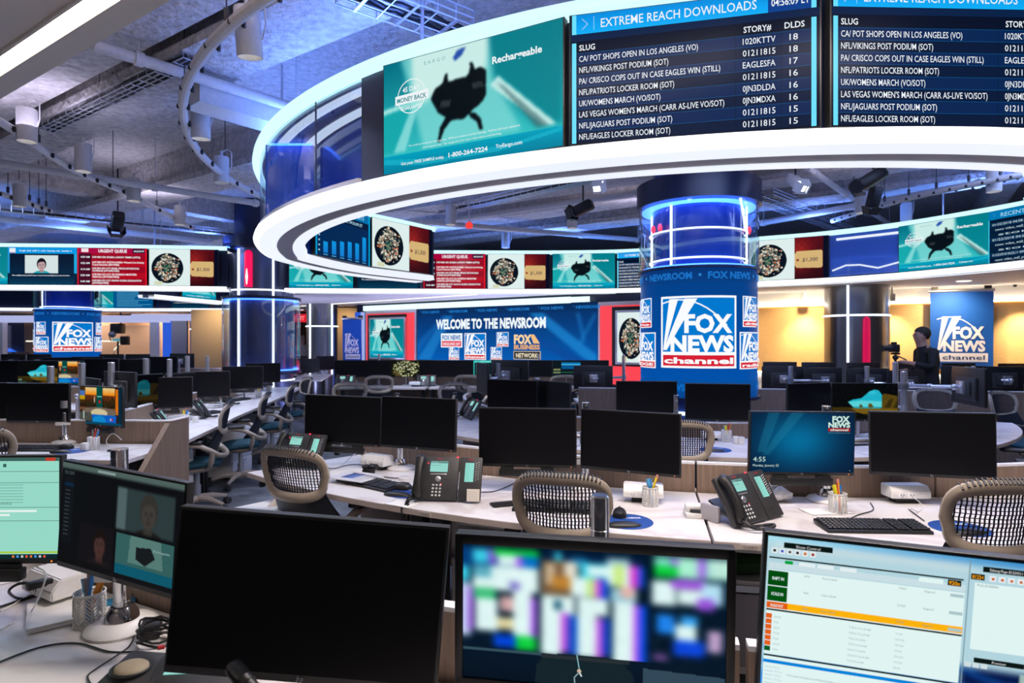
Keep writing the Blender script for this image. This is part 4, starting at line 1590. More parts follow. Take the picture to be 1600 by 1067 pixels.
WL, WR = Vector((-2.3, 14.95, 0)), Vector((1.83, 12.26, 0))
wd = (WR - WL).normalized()
wn = Vector((-wd.y, wd.x, 0))
wa, wlen = wall_frame(WL, WR)


def on_wall(s, z=0, off=0.0):
    return WL + wd * s - wn * off + Vector((0, 0, z))


def px_wall(x):
    """distance along the welcome wall of a picture column"""
    k = (x - CXP) / FPX
    return (k * WL.y - WL.x) / (wd.x - k * wd.y)


b = MB()
mw = Matrix.Rotation(wa, 3, 'Z')
a0 = px_wall(556)
b.box(on_wall((a0 + 7.2) / 2, 1.28, -.12), (7.2 - a0, .16, 2.56), m=mw)
structure(b.build('wall_feature', M_NAVY, smooth=False))
s0, s1 = px_wall(654), px_wall(935)
t = thing('video_wall', 'wide wall display with welcome lettering and badges', 'video wall', on_wall((s0 + s1) / 2, 1.75, .02), wa)
link('picture', pic_welcome().mesh('picture', s1 - s0, 1.26, dz=.003), t, (0, -.03, 0))
b = MB(); b.box((0, 0, 0), (s1 - s0 + .02, .05, 1.28)); b.build('casing', M_BLACK, t)
for (x0, x1, key, lab) in ((573, 652, 'ad', 'red framed wall niche with a teal advert screen'), (936, 1062, 'watch', 'red framed wall niche with a watch screen, by the big badge column')):
    q0, q1 = px_wall(x0), px_wall(x1)
    w = q1 - q0
    t = thing('wall_niche', lab, 'wall niche', on_wall((q0 + q1) / 2, 1.54, .0), wa, 'red wall niches')
    bb = MB()
    bb.box((0, -.02, 0), (w, .06, 1.66))
    bb.build('surround', mat('pale_surround', (0.6, 0.56, 0.6), 0.5), t)
    bb = MB()
    bb.box((0, -.056, -.04), (w - .10, .02, 1.58))
    bb.build('lit_panel', glow('red_lit_panel', (1.0, 0.05, 0.07), .95), t)
    sc = thing('wall_screen', {'ad': 'square-looking advert screen inside the red niche beside the welcome wall', 'watch': 'watch picture screen inside the red niche by the big badge column'}[key], 'screen',
               on_wall((q0 + q1) / 2 + (-.02 if key == 'ad' else .18), 1.65, .12), wa, 'screens in the red frames')
    sw, sh = w * .66, .98
    bb = MB(); bb.box((0, 0, 0), (sw + .09, .06, sh + .09), .004); bb.build('casing', M_SILVER, sc)
    bb = MB(); bb.box((-.05, .03, .02), (sw + .16, .05, sh + .2)); bb.build('backing', M_BLACK, sc)
    o = link('picture', picture(key), sc, (0, -.034, 0))
    o.scale = (sw / S16[0], 1, sh / S16[1])
t = thing('wall_light', 'blue and white light column at the left edge of the red framed niche', 'lamp', on_wall(px_wall(566), 0, .03), wa)
b = MB(); b.box((-.12, 0, 1.25), (.2, .05, 2.2)); b.build('blue_face', glow('blue_face', (.02, .12, .8), .8), t)
b = MB(); b.box((.06, -.01, 1.25), (.1, .05, 2.2)); b.build('white_face', glow('lilac_face', (.42, .52, 1.0), .8), t)
t = thing('light_header', 'long white light bar over the welcome wall', 'lamp', on_wall((px_wall(572) + s1) / 2, 2.44, .08), wa)
b = MB(); b.box((-.3, 0, 0), (s1 - px_wall(572) - .6, .05, .13)); b.build('diffuser', glow('header_glow', (.75, .97, 1.0), 1.2), t)
b = MB(); b.box((1.75, 0, .0), (.5, .05, .11)); b.box((2.7, 0, 0), (1.0, .05, .11)); b.build('short_diffuser', glow('header_glow', (.75, .97, 1.0), 1.2), t)
t = thing('strip_lamp', 'thin warm strip lamp on the perimeter ceiling over the welcome wall', 'lamp', P(460, 479, 2.553))
e = P(745, 460, 2.553) - t.location
b = MB(); b.box(e / 2, (e.length, .07, .012), m=Matrix.Rotation(math.atan2(e.y, e.x), 3, 'Z')); b.build('diffuser', glow('soft_warm', (1, .93, .84), 1.4), t)
b = MB(); b.box(e / 2 + Vector((0, .06, .0)), (e.length, .02, .012), m=Matrix.Rotation(math.atan2(e.y, e.x), 3, 'Z')); b.build('trim_rail', M_SOFFIT, t)

# amber wall on the right
AL, AR = Vector((3.2, 13.3, 0)), Vector((12.5, 8.5, 0))
ad = (AR - AL).normalized()
an = Vector((-ad.y, ad.x, 0))
aa = math.atan2(ad.y, ad.x)
mA = Matrix.Rotation(aa, 3, 'Z')
alen = (AR - AL).length


def on_amber(s, z=0, off=0.0):
    return AL + ad * s - an * off + Vector((0, 0, z))


def px_amber(x):
    k = (x - CXP) / FPX
    return (k * AL.y - AL.x) / (ad.x - k * ad.y)


b = MB(); b.box(on_amber(alen / 2, 1.28, -.2), (alen, .2, 2.56), m=mA)
structure(b.build('wall_amber', mat('white_paint', (.75, .74, .70), .7), smooth=False))
b = MB(); b.box(on_amber(alen / 2, 1.62, 0), (alen, .05, 1.30), m=mA)
structure(b.build('wall_panel_amber', mat('amber_panel', (.72, .44, .19), .55, noise=.08, nscale=14, stretch=(1, 1, 6)), smooth=False))
t = thing('cove_lamp', 'glowing amber cove light along the top and foot of the wall panel', 'lamp', on_amber(alen / 2, 0, 0), aa)
b = MB()
b.box((0, -.035, 2.262), (alen, .02, .022))
b.box((0, -.035, .975), (alen, .02, .022))
b.build('amber_line', glow('amber_line', (1.0, .42, .06), 2.2), t)
b = MB()
b.box((0, .06, 2.29), (alen, .03, .02))
b.box((0, .06, .95), (alen, .03, .02))
b.build('white_cove', glow('white_cove', (1.0, .95, .85), 14.0), t)


def spot(loc, aim, energy, color, size=70, blend=.6, parent=None):
    l = bpy.data.lights.new('spot_light', 'SPOT')
    l.energy = energy
    l.color = color
    l.spot_size = R(size)
    l.spot_blend = blend
    l.shadow_soft_size = .04
    o = bpy.data.objects.new('spot_light', l)
    COL.objects.link(o)
    d = Vector(aim) - Vector(loc)
    o.rotation_euler = d.to_track_quat('-Z', 'Y').to_euler()
    if parent is not None:
        o.parent = parent
        o.location = Vector(loc) - parent.location
    else:
        o.location = loc
    return o


for i, (x, lab) in enumerate(((1258, 'small cylinder spotlight on the amber wall\'s upper edge, nearer the big badge column'), (1390, 'small cylinder spotlight between the steel column and the blue banner'),
                              (1596, 'small cylinder spotlight at the photo\'s right edge over the amber wall'))):
    s_ = px_amber(x)
    p = on_amber(s_, 2.36, .42)
    t = thing('wall_spotlight', lab, 'lamp', p, 0, 'small spotlights over the amber wall')
    b = MB(); b.cyl((0, 0, -.06), (0, 0, .07), .055, n=14); b.build('housing', M_PIPE, t)
    b = MB(); b.cyl((0, 0, .07), (0, 0, .2), .014, n=8); b.build('stem', M_PIPE, t)
    b = MB(); b.cyl((0, 0, -.064), (0, 0, -.058), .045, n=14); b.build('lens', glow('lens_warm', (1, .85, .6), 4), t)
    spot(p + Vector((0, 0, -.08)), on_amber(s_, 1.3, 0), 120, (1.0, .80, .48), 85, .9, t)
for s_ in (1.2, 3.0, 5.2, 7.4, 9.2):
    spot(on_amber(s_, 2.5, .9), on_amber(s_, 1.5, 0), 120, (1.0, .76, .44), 120, .9)
for x, y in ((1208, 461), (1436, 452), (1586, 446)):
    o = MB(); o.ball((0, 0, 0), .03, n=10)
    o = o.build('sprinkler_head', M_BLACK, loc=P(x, y, 2.545))
    tag(o, 'tiny black sprinkler head on the perimeter ceiling ' + {1208: 'right beside the big badge column', 1436: 'just left of the blue banner', 1586: 'right of the blue banner'}[x], 'sprinkler', 'sprinkler heads')
o = MB(); o.lathe([(0, -.012), (.09, -.012), (.11, .0)], n=20); o = o.build('downlight', glow('downlight_glow', (1, .9, .8), 1.2), loc=P(1506, 439, 2.556))
tag(o, 'round downlight in the perimeter ceiling above the blue banner', 'lamp')
for x, y, lab in ((469, 484, 'small round downlight over the exit doorway'), (330, 490, 'small round downlight near the distant steel column')):
    o = MB(); o.lathe([(0, -.012), (.09, -.012), (.11, .0)], n=20); o = o.build('downlight', glow('downlight_glow', (1, .9, .8), 1.2), loc=P(x, y, 2.556))
    tag(o, lab, 'lamp')


def banner(pc, width, height, ztop, label, rz, w_tube=.10):
    t = thing('banner', label, 'banner', (pc[0], pc[1], ztop), rz, 'blue hanging banners')
    pb = pic_banner()

    def fold(x, l, z):
        return (x, -l - .018 * math.sin(z * 2.2 + .6) - .02 * math.cos(x / width * 5), z - height / 2)
    link('cloth', pb.mesh('cloth', width, height, fold, dz=.003, material=M_PRINT), t)
    b = MB(); b.cyl((-width / 2 - .02, .03, .03), (width / 2 + .02, .03, .03), .035, n=12); b.build('roller', M_SILVER, t)
    b = MB()
    for x in (-width * .42, width * .42):
        b.box((x, .03, .07), (.1, .06, .07))
    b.build('bracket', M_BLACK, t)
    return t


pB = on_amber((px_amber(1449) + px_amber(1548)) / 2, 0, .25)
wB = (on_amber(px_amber(1548)) - on_amber(px_amber(1449))).length * .98
banner((pB.x, pB.y), wB, 1.36, 2.44, 'tall blue badge banner hanging on the amber wall', aa)
pb2 = PD(550, 500, 15.2)
banner((pb2.x, pb2.y), .52, 1.10, 2.12, 'slim blue badge banner between the steel column and the red niche', R(-12))

spot((pB.x - 1.6, pB.y - 1.9, 2.5), (pB.x, pB.y, 1.7), 55, (.9, .93, 1.0), 50, .8)  # spot without a fixture, added to brighten the banner
# ------------------------------------------------------------------ exit doorway zone at the back left
o = MB(); o.box((0, 0, 1.28), (2.4, .1, 2.56)); o = o.build('wall_doorway', mat('olive_dark', (.05, .042, .02), .8), loc=PD(468, 533, 20.5) * 1)
o.location.z = 0
structure(o)
t = thing('exit_sign', 'red glowing exit sign over the dark doorway', 'sign', PD(468, 497, 19.5))
b = MB(); b.box((0, 0, 0), (.46, .04, .26), .005); b.build('panel', glow('exit_red', (.9, .03, .05), .9), t)
ps = Pic(46, 26, (225, 30, 50)); ps.text('EXIT', 5, 20, 14, (255, 150, 150), w=36, bold=.02)
link('lettering', ps.mesh('lettering', .44, .24), t, (0, -.022, 0))
b = MB(); b.cyl((0, 0, .13), (0, 0, .2955), .015, n=8); b.build('stem', M_SILVER, t)
o = MB(); o.box((0, 0, 1.28), (1.5, .2, 2.5)); o = o.build('wall_side_panel', mat('tan_panel', (.42, .29, .16), .6), loc=Vector((PD(532, 0, 17.2).x, 17.2, 0)))
structure(o)
spot((-4.6, 16.2, 2.5), (-4.8, 17.1, 1.6), 60, (1, .75, .45), 110, .8)
o = MB(); o.box((0, 0, 1.28), (1.7, .2, 2.5)); o = o.build('wall_side_panel', mat('tan_panel', (.42, .29, .16), .6), loc=Vector((PD(340, 0, 18.2).x + .1, 18.2, 0)))
structure(o)
spot((-8.7, 17.2, 2.5), (-8.9, 18.1, 2.0), 80, (1, .8, .5), 110, .8)

# glass-fronted studio
SD = 19.6
xl, xr = PD(0, 0, SD).x - 2.5, PD(250, 0, SD).x
o = MB(); o.box(((xl + xr) / 2, SD + 2.2, 1.28), (xr - xl, .1, 2.5)); o = o.build('wall_studio', mat('peach_panel', (.62, .40, .27), .6, noise=.05), smooth=False)
structure(o)
for x in (-15.0, -12.6):
    spot((x, SD + 1.0, 2.45), (x, SD + 2.1, 1.3), 170, (1, .72, .5), 130, .8)
t = thing('studio_glazing', 'white framed glass front of the lit studio behind the distant badge column', 'glass front', ((xl + xr) / 2, SD, 0))
b = MB()
b.box((0, 0, 2.30), (xr - xl + .5, .3, .22))
b.build('header', glow('lilac_header', (.55, .6, 1.0), .75), t)
b = MB()
b.box((0, -.1, 1.06), (xr - xl, .16, .16))
b.build('sill', mat('studio_sill', (.8, .8, .85), .5), t)
for x in (PD(4, 0, SD).x, PD(242, 0, SD).x):
    bb = MB(); bb.box((x - (xl + xr) / 2, -.02, 1.1), (.2, .2, 2.2)); bb.build('post', mat('white_post', (.8, .8, .9), .5), t)
b = MB(); b.box((0, .05, 1.6), (xr - xl, .012, 1.0)); b.build('pane', M_CLEAR, t)
t = thing('neon_line', 'bent white neon line inside the glass-fronted studio', 'lamp', PD(100, 533, SD + 1))
f = lambda x, y: PD(x, y, SD + 1) - t.location
b = MB(); b.tube([f(2, 533), f(191, 533), f(178, 547)], .02, 6); b.build('tube', glow('neon_white', (1, .85, .6), 2.5), t)
b = MB(); 
for fx, fy in ((178, 547), (60, 533)):
    b.cyl(f(fx, fy), Vector((f(fx, fy).x, f(fx, fy).y, -t.location.z)), .012, n=6)
b.build('post', M_SILVER, t)
o = MB(); o.box((0, 0, 0), (.75, .06, 2.0)); o = o.build('dark_panel', M_NAVY, loc=PD(22, 545, SD + .8))
tag(o, 'dark panel behind the glass front at the photo\'s left edge', 'panel')
t = thing('studio_camera', 'black studio camera hanging from an arm behind the studio glass', 'camera', PD(184, 518, SD + .9))
b = MB(); b.box((.0, 0, .1), (.36, .3, .34), .03); b.build('body', M_BLACK, t)
b = MB(); b.ball((-.06, -.18, -.1), .12, n=12); b.build('lens', M_SILVER, t)
b = MB(); b.tube([(.1, 0, .2), (.1, 0, .75)], .025, 8); b.tube([(-.2, 0, .1), (-.32, 0, -.1), (-.22, 0, -.34)], .015, 6); b.build('arm', M_BLACK, t)
t = thing('teleprompter', 'small teal lit prompter with black box behind the studio glass', 'screen', PD(188, 532, SD + .8))
b = MB(); b.box((-.1, 0, .02), (.3, .05, .10)); b.build('screen', glow('teal_glow', (.2, .6, .6), .7), t)
b = MB(); b.box((.16, 0, 0), (.24, .2, .3), .03); b.build('box', M_BLACK, t)
b = MB(); b.cyl((-.1, .03, .0), (-.1, .03, -1.5), .03, n=8); b.build('pole', M_BLACK, t)
t = thing('curved_desk', 'curved desk with a glowing blue rim behind the studio glass', 'desk', PD(12, 560, SD + .6))
b = MB(); b.tube([(-1.0, 0, .30), (-.4, 0, .36), (.1, 0, .26), (.55, 0, .02)], .07, 8); b.build('blue_rim', glow('studio_blue', (.02, .2, 1), 1.2), t)
b = MB(); b.prism([(-1.0, -.3), (.5, -.3), (.5, .3), (-1.0, .3)], -1.0, .22); b.build('base', M_DARK, t)
for (x, w, m) in ((262, .28, 'blue_face'), (281, .5, 'pale_surround')):
    o = MB(); o.box((0, 0, 1.2), (w, .1, 2.4)); o = o.build('wall_pilaster', MATS[m], loc=Vector((PD(x, 0, 19.9).x, 19.9, 0)))
    structure(o)
o = MB(); o.box((0, 0, 0), (2.1, .4, .2), .03); o = o.build('lilac_canopy', MATS['lilac_header'], loc=PD(262, 496, 19.0))
tag(o, 'lilac lit canopy beside the glass-fronted studio', 'canopy')

# ------------------------------------------------------------------ ceiling fittings


def pipe(p, q, r, label, group='white ceiling pipes'):
    p, q = Vector(p), Vector(q)
    d = (q - p).normalized()
    t = thing('ceiling_pipe', label, 'pipe', p, 0, group)
    b = MB(); b.cyl((0, 0, 0), q - p, r, n=14); b.build('pipe_run', M_PIPE, t)
    L = (q - p).length
    for k in range(int(L // 1.6) + 1):
        b = MB()
        c = d * min(L - .05, .3 + 1.6 * k)
        b.tube([c - d * .03, c + d * .03], r + .012, 14)
        b.cyl(c + Vector((0, 0, r)), Vector((c.x, c.y, 4.36 - p.z)), .005, n=6)
        b.build('hanger', M_PIPE, t)
    return t


z = 3.78
pipe(P(146, 70, z), P(470, 172, z), .045, 'white pipe running from the soft beam to the big ring, high over the curved track')
z = 3.62
pipe(P(-60, 245, z), P(404, 318, z), .045, 'long white pipe crossing under the beams at the upper left')
pipe(P(640, 345, 3.7), P(1000, 375, 3.7), .05, 'white pipe seen through the big ring, lower one')
pipe(P(650, 352, 3.75), P(1010, 300, 3.75), .05, 'white pipe seen through the big ring, slanting one')
pipe(P(1170, 352, 3.7), P(1596, 275, 3.7), .05, 'white pipe right of the big badge column')
pipe(P(1262, 262, 3.8), P(1420, 372, 3.8), .04, 'thin diagonal white pipe right of the big badge column')
pipe(P(0, 342, 3.75), P(330, 378, 3.75), .06, 'thick white pipe just over the left screen ring')


def track(pts, label, name='light_track'):
    t = thing(name, label, 'track', pts[0], 0, 'white lighting tracks')
    o = Vector(pts[0])
    q = [Vector((*v, 0)) for v in smooth_path([(p.x - o.x, p.y - o.y) for p in pts], 8)]
    b = MB(); b.tube(q, .038, 10); b.build('rail', M_PIPE, t)
    for i in range(2, len(q) - 1, max(1, len(q) // 6)):
        b = MB()
        b.cyl(q[i] + Vector((0, 0, .03)), q[i] + Vector((0, 0, 4.36 - o.z)), .005, n=6)
        b.box(q[i] + Vector((0, 0, .09)), (.025, .025, .08))
        b.build('hanger', M_DARK, t)
    for i in range(1, len(q) - 1, max(1, len(q) // 16)):
        b = MB()
        b.box(q[i] + Vector((0, 0, -.01)), (.09, .03, .03))
        b.box(q[i] + Vector((.05, 0, -.02)), (.02, .02, .05))
        b.build('clip', M_BLACK, t)
    return q


zt = 3.57
track([polar(5.5, a, zt) for a in (-12, -25, -38, -50, -62, -74, -86, -96)], 'curved white lighting track around the big ring')
track([P(-70, 160, zt), P(0, 190, zt), P(115, 265, zt), P(200, 303, zt), P(300, 356, zt)], 'straight white lighting track at the upper left')
track([P(-30, 292, zt), P(80, 330, zt)], 'short white lighting track low at the left edge')
track([P(1300, 345, zt), P(1420, 310, zt), P(1600, 272, zt)], 'white lighting track behind the ring, right of the badge column')

LG = 'white cylinder track lights'
proto_lamp = None


def can(x, y, zc, label, tilt=0.0, energy=0, aim=None):
    global proto_lamp
    p = P(x, y, zc)
    if proto_lamp is None:
        t = thing('track_lamp', label, 'lamp', p, 0, LG, rot=(tilt, 0, 0))
        b = MB(); b.lathe([(.0, .15), (.078, .15), (.083, .14), (.083, -.16), (.076, -.16), (.07, -.05), (0, -.05)], n=24); b.build('shade', M_PIPE, t)
        b = MB(); b.lathe([(0, -.07), (.066, -.07)], n=18); b.build('bulb', glow('lamp_face', (1, .97, .93), 2.5), t)
        b = MB()
        b.tube([(0, 0, .15), (0, 0, .22)], .014, 8)
        b.tube([(.0, 0, .2), (.06, .02, .25), (.12, .0, .2), (.12, 0, .05), (.09, 0, -.05)], .006, 6)
        b.build('cord', M_PIPE, t)
        proto_lamp = t
    else:
        t = dup(proto_lamp, label, p, 0, LG, rot=(tilt, 0, 0))
    if energy:
        spot(p + Vector((0, 0, -.2)), aim if aim is not None else p + Vector((0, 0, -2)), energy, (.72, .78, 1.0), 125, .7)
    return t


can(388, 50, 3.62, 'white cylinder lamp on the curved track, nearest the photo\'s top', R(10), 80)
can(313, 190, 3.62, 'white cylinder lamp at the leftmost bulge of the curved track', R(4), 150)
can(346, 265, 3.62, 'white cylinder lamp on the curved track\'s far end', 0, 150)
can(42, 195, 3.62, 'white cylinder lamp on the straight track, nearest the photo\'s left edge', 0, 100)
can(130, 246, 3.62, 'white cylinder lamp second along the straight track', 0, 120)
can(209, 296, 3.62, 'white cylinder lamp third along the straight track', 0, 120)
can(281, 336, 3.62, 'white cylinder lamp at the far end of the straight track', 0)
can(30, 305, 3.62, 'white cylinder lamp on the short track low at the left edge', 0)
can(894, 342, 3.62, 'white cylinder lamp seen through the big ring, left of the badge column', 0, 160)
can(704, 336, 3.62, 'added white cylinder lamp lighting the far row, left of the red ball lamp', 0, 260, Vector((-1.0, 11.2, .7)))  # extra lamp added to brighten the far row
can(790, 395 - 20, 3.62, 'far white cylinder lamp over the red queue screen', 0)
can(1346, 316, 3.62, 'white cylinder lamp right of the badge column beside the black spotlight', 0)
can(1416, 332, 3.62, 'white cylinder lamp over the teal advert on the right ring', 0)
can(1553, 280, 3.62, 'white cylinder lamp on the track at the photo\'s right edge', 0)


def tray(p, q, w, label):
    """wire basket cable tray"""
    p, q = Vector(p), Vector(q)
    L = (q - p).length
    t = thing('cable_tray', label, 'cable tray', p, math.atan2(q.y - p.y, q.x - p.x), 'wire cable trays')
    b = MB()
    for y in (-w / 2, -w / 6, w / 6, w / 2):
        b.cyl((0, y, 0), (L, y, 0), .006, n=5)
    for y in (-w / 2, w / 2):
        for zz in (.05, .10):
            b.cyl((0, y, zz), (L, y, zz), .006, n=5)
    k = int(L / .14)
    for i in range(k + 1):
        x = L * i / k
        b.tube([(x, -w / 2, .1), (x, -w / 2, 0), (x, w / 2, 0), (x, w / 2, .1)], .005, 5)
    b.build('wire_basket', M_SILVER, t, smooth=False)
    b = MB()
    for y, r in ((-.05, .018), (.02, .014), (.07, .02)):
        b.tube([(L * i / 12, y + .015 * math.sin(i * 2.1), .025 + .006 * math.sin(i)) for i in range(13)], r, 6)
    b.build('cables', M_BLACK, t)
    for i in range(3):
        b = MB()
        x = L * (.15 + .35 * i)
        b.cyl((x, w / 2, .1), (x, w / 2, 4.36 - p.z), .006, n=6)
        b.cyl((x, -w / 2, .1), (x, -w / 2, 4.36 - p.z), .006, n=6)
        b.box((x, 0, -.004), (.02, w + .02, .006))
        b.build('hanger', M_SILVER, t)


tray(P(540, -12, 3.72), P(720, 55, 3.72), .32, 'wire cable tray at the photo\'s top beside the big ring')
tray(P(1185, 308, 3.75), P(1330, 362, 3.75), .45, 'wire cable tray right of the badge column')
tray(P(70, 205, 3.82), P(300, 95, 3.82), .14, 'slim wire cable tray beside the sprayed beam')
tray(P(0, 330, 3.7), P(400, 372, 3.7), .14, 'slim wire cable tray over the left screen ring')
tray(P(690, 335, 3.72), P(960, 275, 3.72), .14, 'slim wire cable tray seen through the big ring')

o = MB(); pp, qq = P(300, 148, 3.71), P(425, 186, 3.71); dd = (qq - pp)
o.box((0, 0, 0), (dd.length, .30, .18), m=Matrix.Rotation(math.atan2(dd.y, dd.x), 3, 'Z')); o = o.build('air_duct', M_PIPE, loc=(pp + qq) / 2, smooth=False)
tag(o, 'flat rectangular duct ending behind the big ring\'s glass corner', 'duct')

SG = 'black ceiling spotlights'


def barn(x, y, zc, label, rx, rz, s=1.0, lit=None):
    p = P(x, y, zc)
    t = thing('spotlight', label, 'lamp', p, 0, SG)
    mt = Matrix.Rotation(rz, 3, 'Z') @ Matrix.Rotation(rx, 3, 'X')
    b = MB(); b.box((0, 0, 0), (.16 * s, .14 * s, .30 * s), .03 * s, m=mt); b.build('housing', M_BLACK if lit is None else M_PIPE, t)
    b = MB()
    for sg in (-1, 1):
        b.box(mt @ Vector((sg * .085 * s, 0, -.20 * s)), (.01, .15 * s, .12 * s), m=mt @ Matrix.Rotation(sg * .5, 3, 'Y'))
        b.box(mt @ Vector((0, sg * .085 * s, -.20 * s)), (.15 * s, .01, .12 * s), m=mt @ Matrix.Rotation(-sg * .5, 3, 'X'))
    b.build('barn_door', M_BLACK if lit is None else M_PIPE, t)
    b = MB()
    b.tube([(.0, 0, .1 * s), (0, 0, .32 * s), (0, 0, 4.36 - p.z)], .012, 6)
    b.build('yoke', M_BLACK, t)
    b = MB(); b.box(mt @ Vector((0, 0, -.152 * s)), ((.12 if lit is None else .17) * s, (.11 if lit is None else .15) * s, .01), m=mt); b.build('lens', lit or glow('dim_lens', (.1, .12, .2), .3), t)


lit = glow('white_lens', (.85, .9, 1.0), 3.0)
barn(911, 325, 3.45, 'black spotlight hanging under the big ring, left of the badge column', R(70), R(60), 1.0)
barn(1364, 278, 3.45, 'long black spotlight right of the badge column', R(60), R(60), 1.0)
barn(1366, 308, 3.5, 'black spotlight with open flaps right of the badge column', R(20), R(10), .9)
barn(184, 346, 3.5, 'black spotlight at the left over the screen ring', R(50), R(40), 1.1)
barn(1243, 284, 3.45, 'lit white lamp right of the badge column\'s top', R(-50), R(15), .8, lit)
barn(937, 284, 3.45, 'lit white lamp just under the big ring, left of the badge column\'s top', R(-50), R(-20), .8, lit)
t = thing('signal_lamp', 'small red ball lamp at the ceiling seen through the big ring', 'lamp', P(733, 352, 3.4), 0)
b = MB(); b.ball((0, 0, 0), .06, n=12); b.build('red_ball', glow('red_ball', (1, .05, .04), .9), t)
b = MB(); b.cyl((0, 0, .05), (0, 0, 4.36 - 3.4), .01, n=6); b.build('stem', M_PIPE, t)

# ------------------------------------------------------------------ desks
ZD = 0.74


def desk_poly(name, label, near, far, group, legs=True, cable=False, under=None):
    """one desk bay: near and far are matching plan polylines; parts in world coordinates around the bay's origin"""
    near = [Vector((p[0], p[1], 0)) for p in near]
    far = [Vector((p[0], p[1], 0)) for p in far]
    o = (near[0] + near[-1] + far[0] + far[-1]) / 4
    t = thing(name, label, 'desk', o, 0, group)
    poly = [(p - o) for p in near] + [(p - o) for p in far[::-1]]
    b = MB()
    b.prism([(p.x, p.y) for p in poly], ZD - .028, ZD)
    b.build('desktop', M_DESK, t, smooth=False)
    b = MB()
    rows = []
    for i, p in enumerate(near):
        n = (p - far[i]).normalized() * .003
        q = p - o
        rows.append([q + n + Vector((0, 0, z)) for z in (ZD - .030, ZD - .002)] + [q - n * 4 + Vector((0, 0, z)) for z in (ZD - .002, ZD - .030)])
    b.grid(rows, closed=True)
    for rw in (rows[0], rows[-1]):
        b.verts_faces(rw, [[0, 1, 2, 3]])
    b.build('edge_band', M_EDGE, t, smooth=False)
    for k in (0, -1):
        n, f = near[k], far[k]
        c = near[len(near) // 2] - n
        c = (near[1] - near[0]) if k == 0 else (near[-2] - near[-1])
        c = c.normalized() * .06
        p = n.lerp(f, .30) + c - o
        q = n.lerp(f, .85) + c - o
        d = q - p
        b = MB()
        b.box((p + q) / 2 + Vector((0, 0, ZD - .06)), (d.length + .06, .05, .05), m=Matrix.Rotation(math.atan2(d.y, d.x), 3, 'Z'))
        b.box(p + Vector((0, 0, .355)), (.07, .07, .65), m=Matrix.Rotation(math.atan2(d.y, d.x), 3, 'Z'))
        b.box((p + q) / 2 + Vector((0, 0, .02)), (d.length + .1, .07, .035), m=Matrix.Rotation(math.atan2(d.y, d.x), 3, 'Z'))
        b.build('leg', M_BLACK, t, smooth=False)
    return t


def arc(r, a0, a1, n=9):
    return [polar(r, a0 + (a1 - a0) * i / (n - 1)) for i in range(n)]


def panel_poly(label, line, off, z0, z1, group, th=.035):
    """veneered partition with a white cap; line is a plan polyline, off the outward normal side"""
    line = [Vector((p[0], p[1], 0)) for p in line]
    o = (line[0] + line[-1]) / 2
    t = thing('partition_panel', label, 'partition', o, 0, group)
    A, B = [], []
    for i, p in enumerate(line):
        d = (line[min(i + 1, len(line) - 1)] - line[max(i - 1, 0)]).normalized()
        n = Vector((-d.y, d.x, 0)) * off
        A.append(p - o)
        B.append(p + n.normalized() * th - o)
    for nm, za, zb, m, e in (('veneer_board', z0, z1 - .012, M_WOOD, 0), ('cap', z1 - .012, z1, M_CAP, .004)):
        b = MB()
        rows = [[a + Vector((0, 0, za)), a + Vector((0, 0, zb)), c + Vector((0, 0, zb)), c + Vector((0, 0, za))] for a, c in zip(A, B)]
        b.grid(rows, closed=True)
        for rw in (rows[0], rows[-1]):
            b.verts_faces(rw, [[0, 1, 2, 3]])
        b.build(nm, m, t, smooth=False)
    return t


g = .15
GA, GP = 'white desks of the middle curved row', 'veneer partitions of the middle curved row'
binfo = [(-42.8, -28.1, 'curved white desk with the papers and the two dark monitors at the row\'s open end'),
         (-28.1, -12.4, 'curved white desk with the yellow noted phone and one mesh chair in front'),
         (-12.4, 3.3, 'curved white desk with the tilted phone and the lock screen monitor'),
         (3.3, 19.0, 'curved white desk running out of the photo on the right')]
for a0, a1, lab in binfo:
    desk_poly('desk', lab, arc(5.42, a0 + g / 2, a1 - g / 2), arc(4.605, a0 + g / 2, a1 - g / 2), GA)
pinfo = [(-42.8, -26, 'veneer partition behind the two dark monitors at the row\'s open end'), (-26, -12.4, 'veneer partition behind the centre dark monitors'),
         (-12.4, 3.3, 'veneer partition behind the lock screen monitor'), (3.3, 19, 'veneer partition at the far right of the middle row')]
for a0, a1, lab in pinfo:
    panel_poly(lab, arc(4.59, a0 + g / 2, a1 - g / 2), 1, .12, .905, GP)
GF = 'white desks of the nearest curved row'
for a0, a1, lab in ((-37.4, -25.2, 'nearest white veined desk with the pen cup and notebook'), (-25.2, -13.0, 'nearest white desk under the big dark monitor and multi picture monitor'),
                    (-13.0, 0, 'nearest white desk under the graphics program monitor')):
    desk_poly('desk', lab, arc(7.30, a0 + g / 2, a1 - g / 2), arc(6.70, a0 + g / 2, a1 - g / 2), GF)
for a0, a1, lab in ((-37.4, -25.2, 'veneer partition behind the white pen cup and power box'), (-25.2, -13.0, 'veneer partition showing between the big dark and multi picture monitors'),
                    (-13.0, 0, 'veneer partition showing left of the graphics program monitor')):
    panel_poly(lab, arc(6.685, a0 + g / 2, a1 - g / 2), 1, .12, .92, 'veneer partitions of the nearest curved row')
GB = 'white desks of the inner curved row'
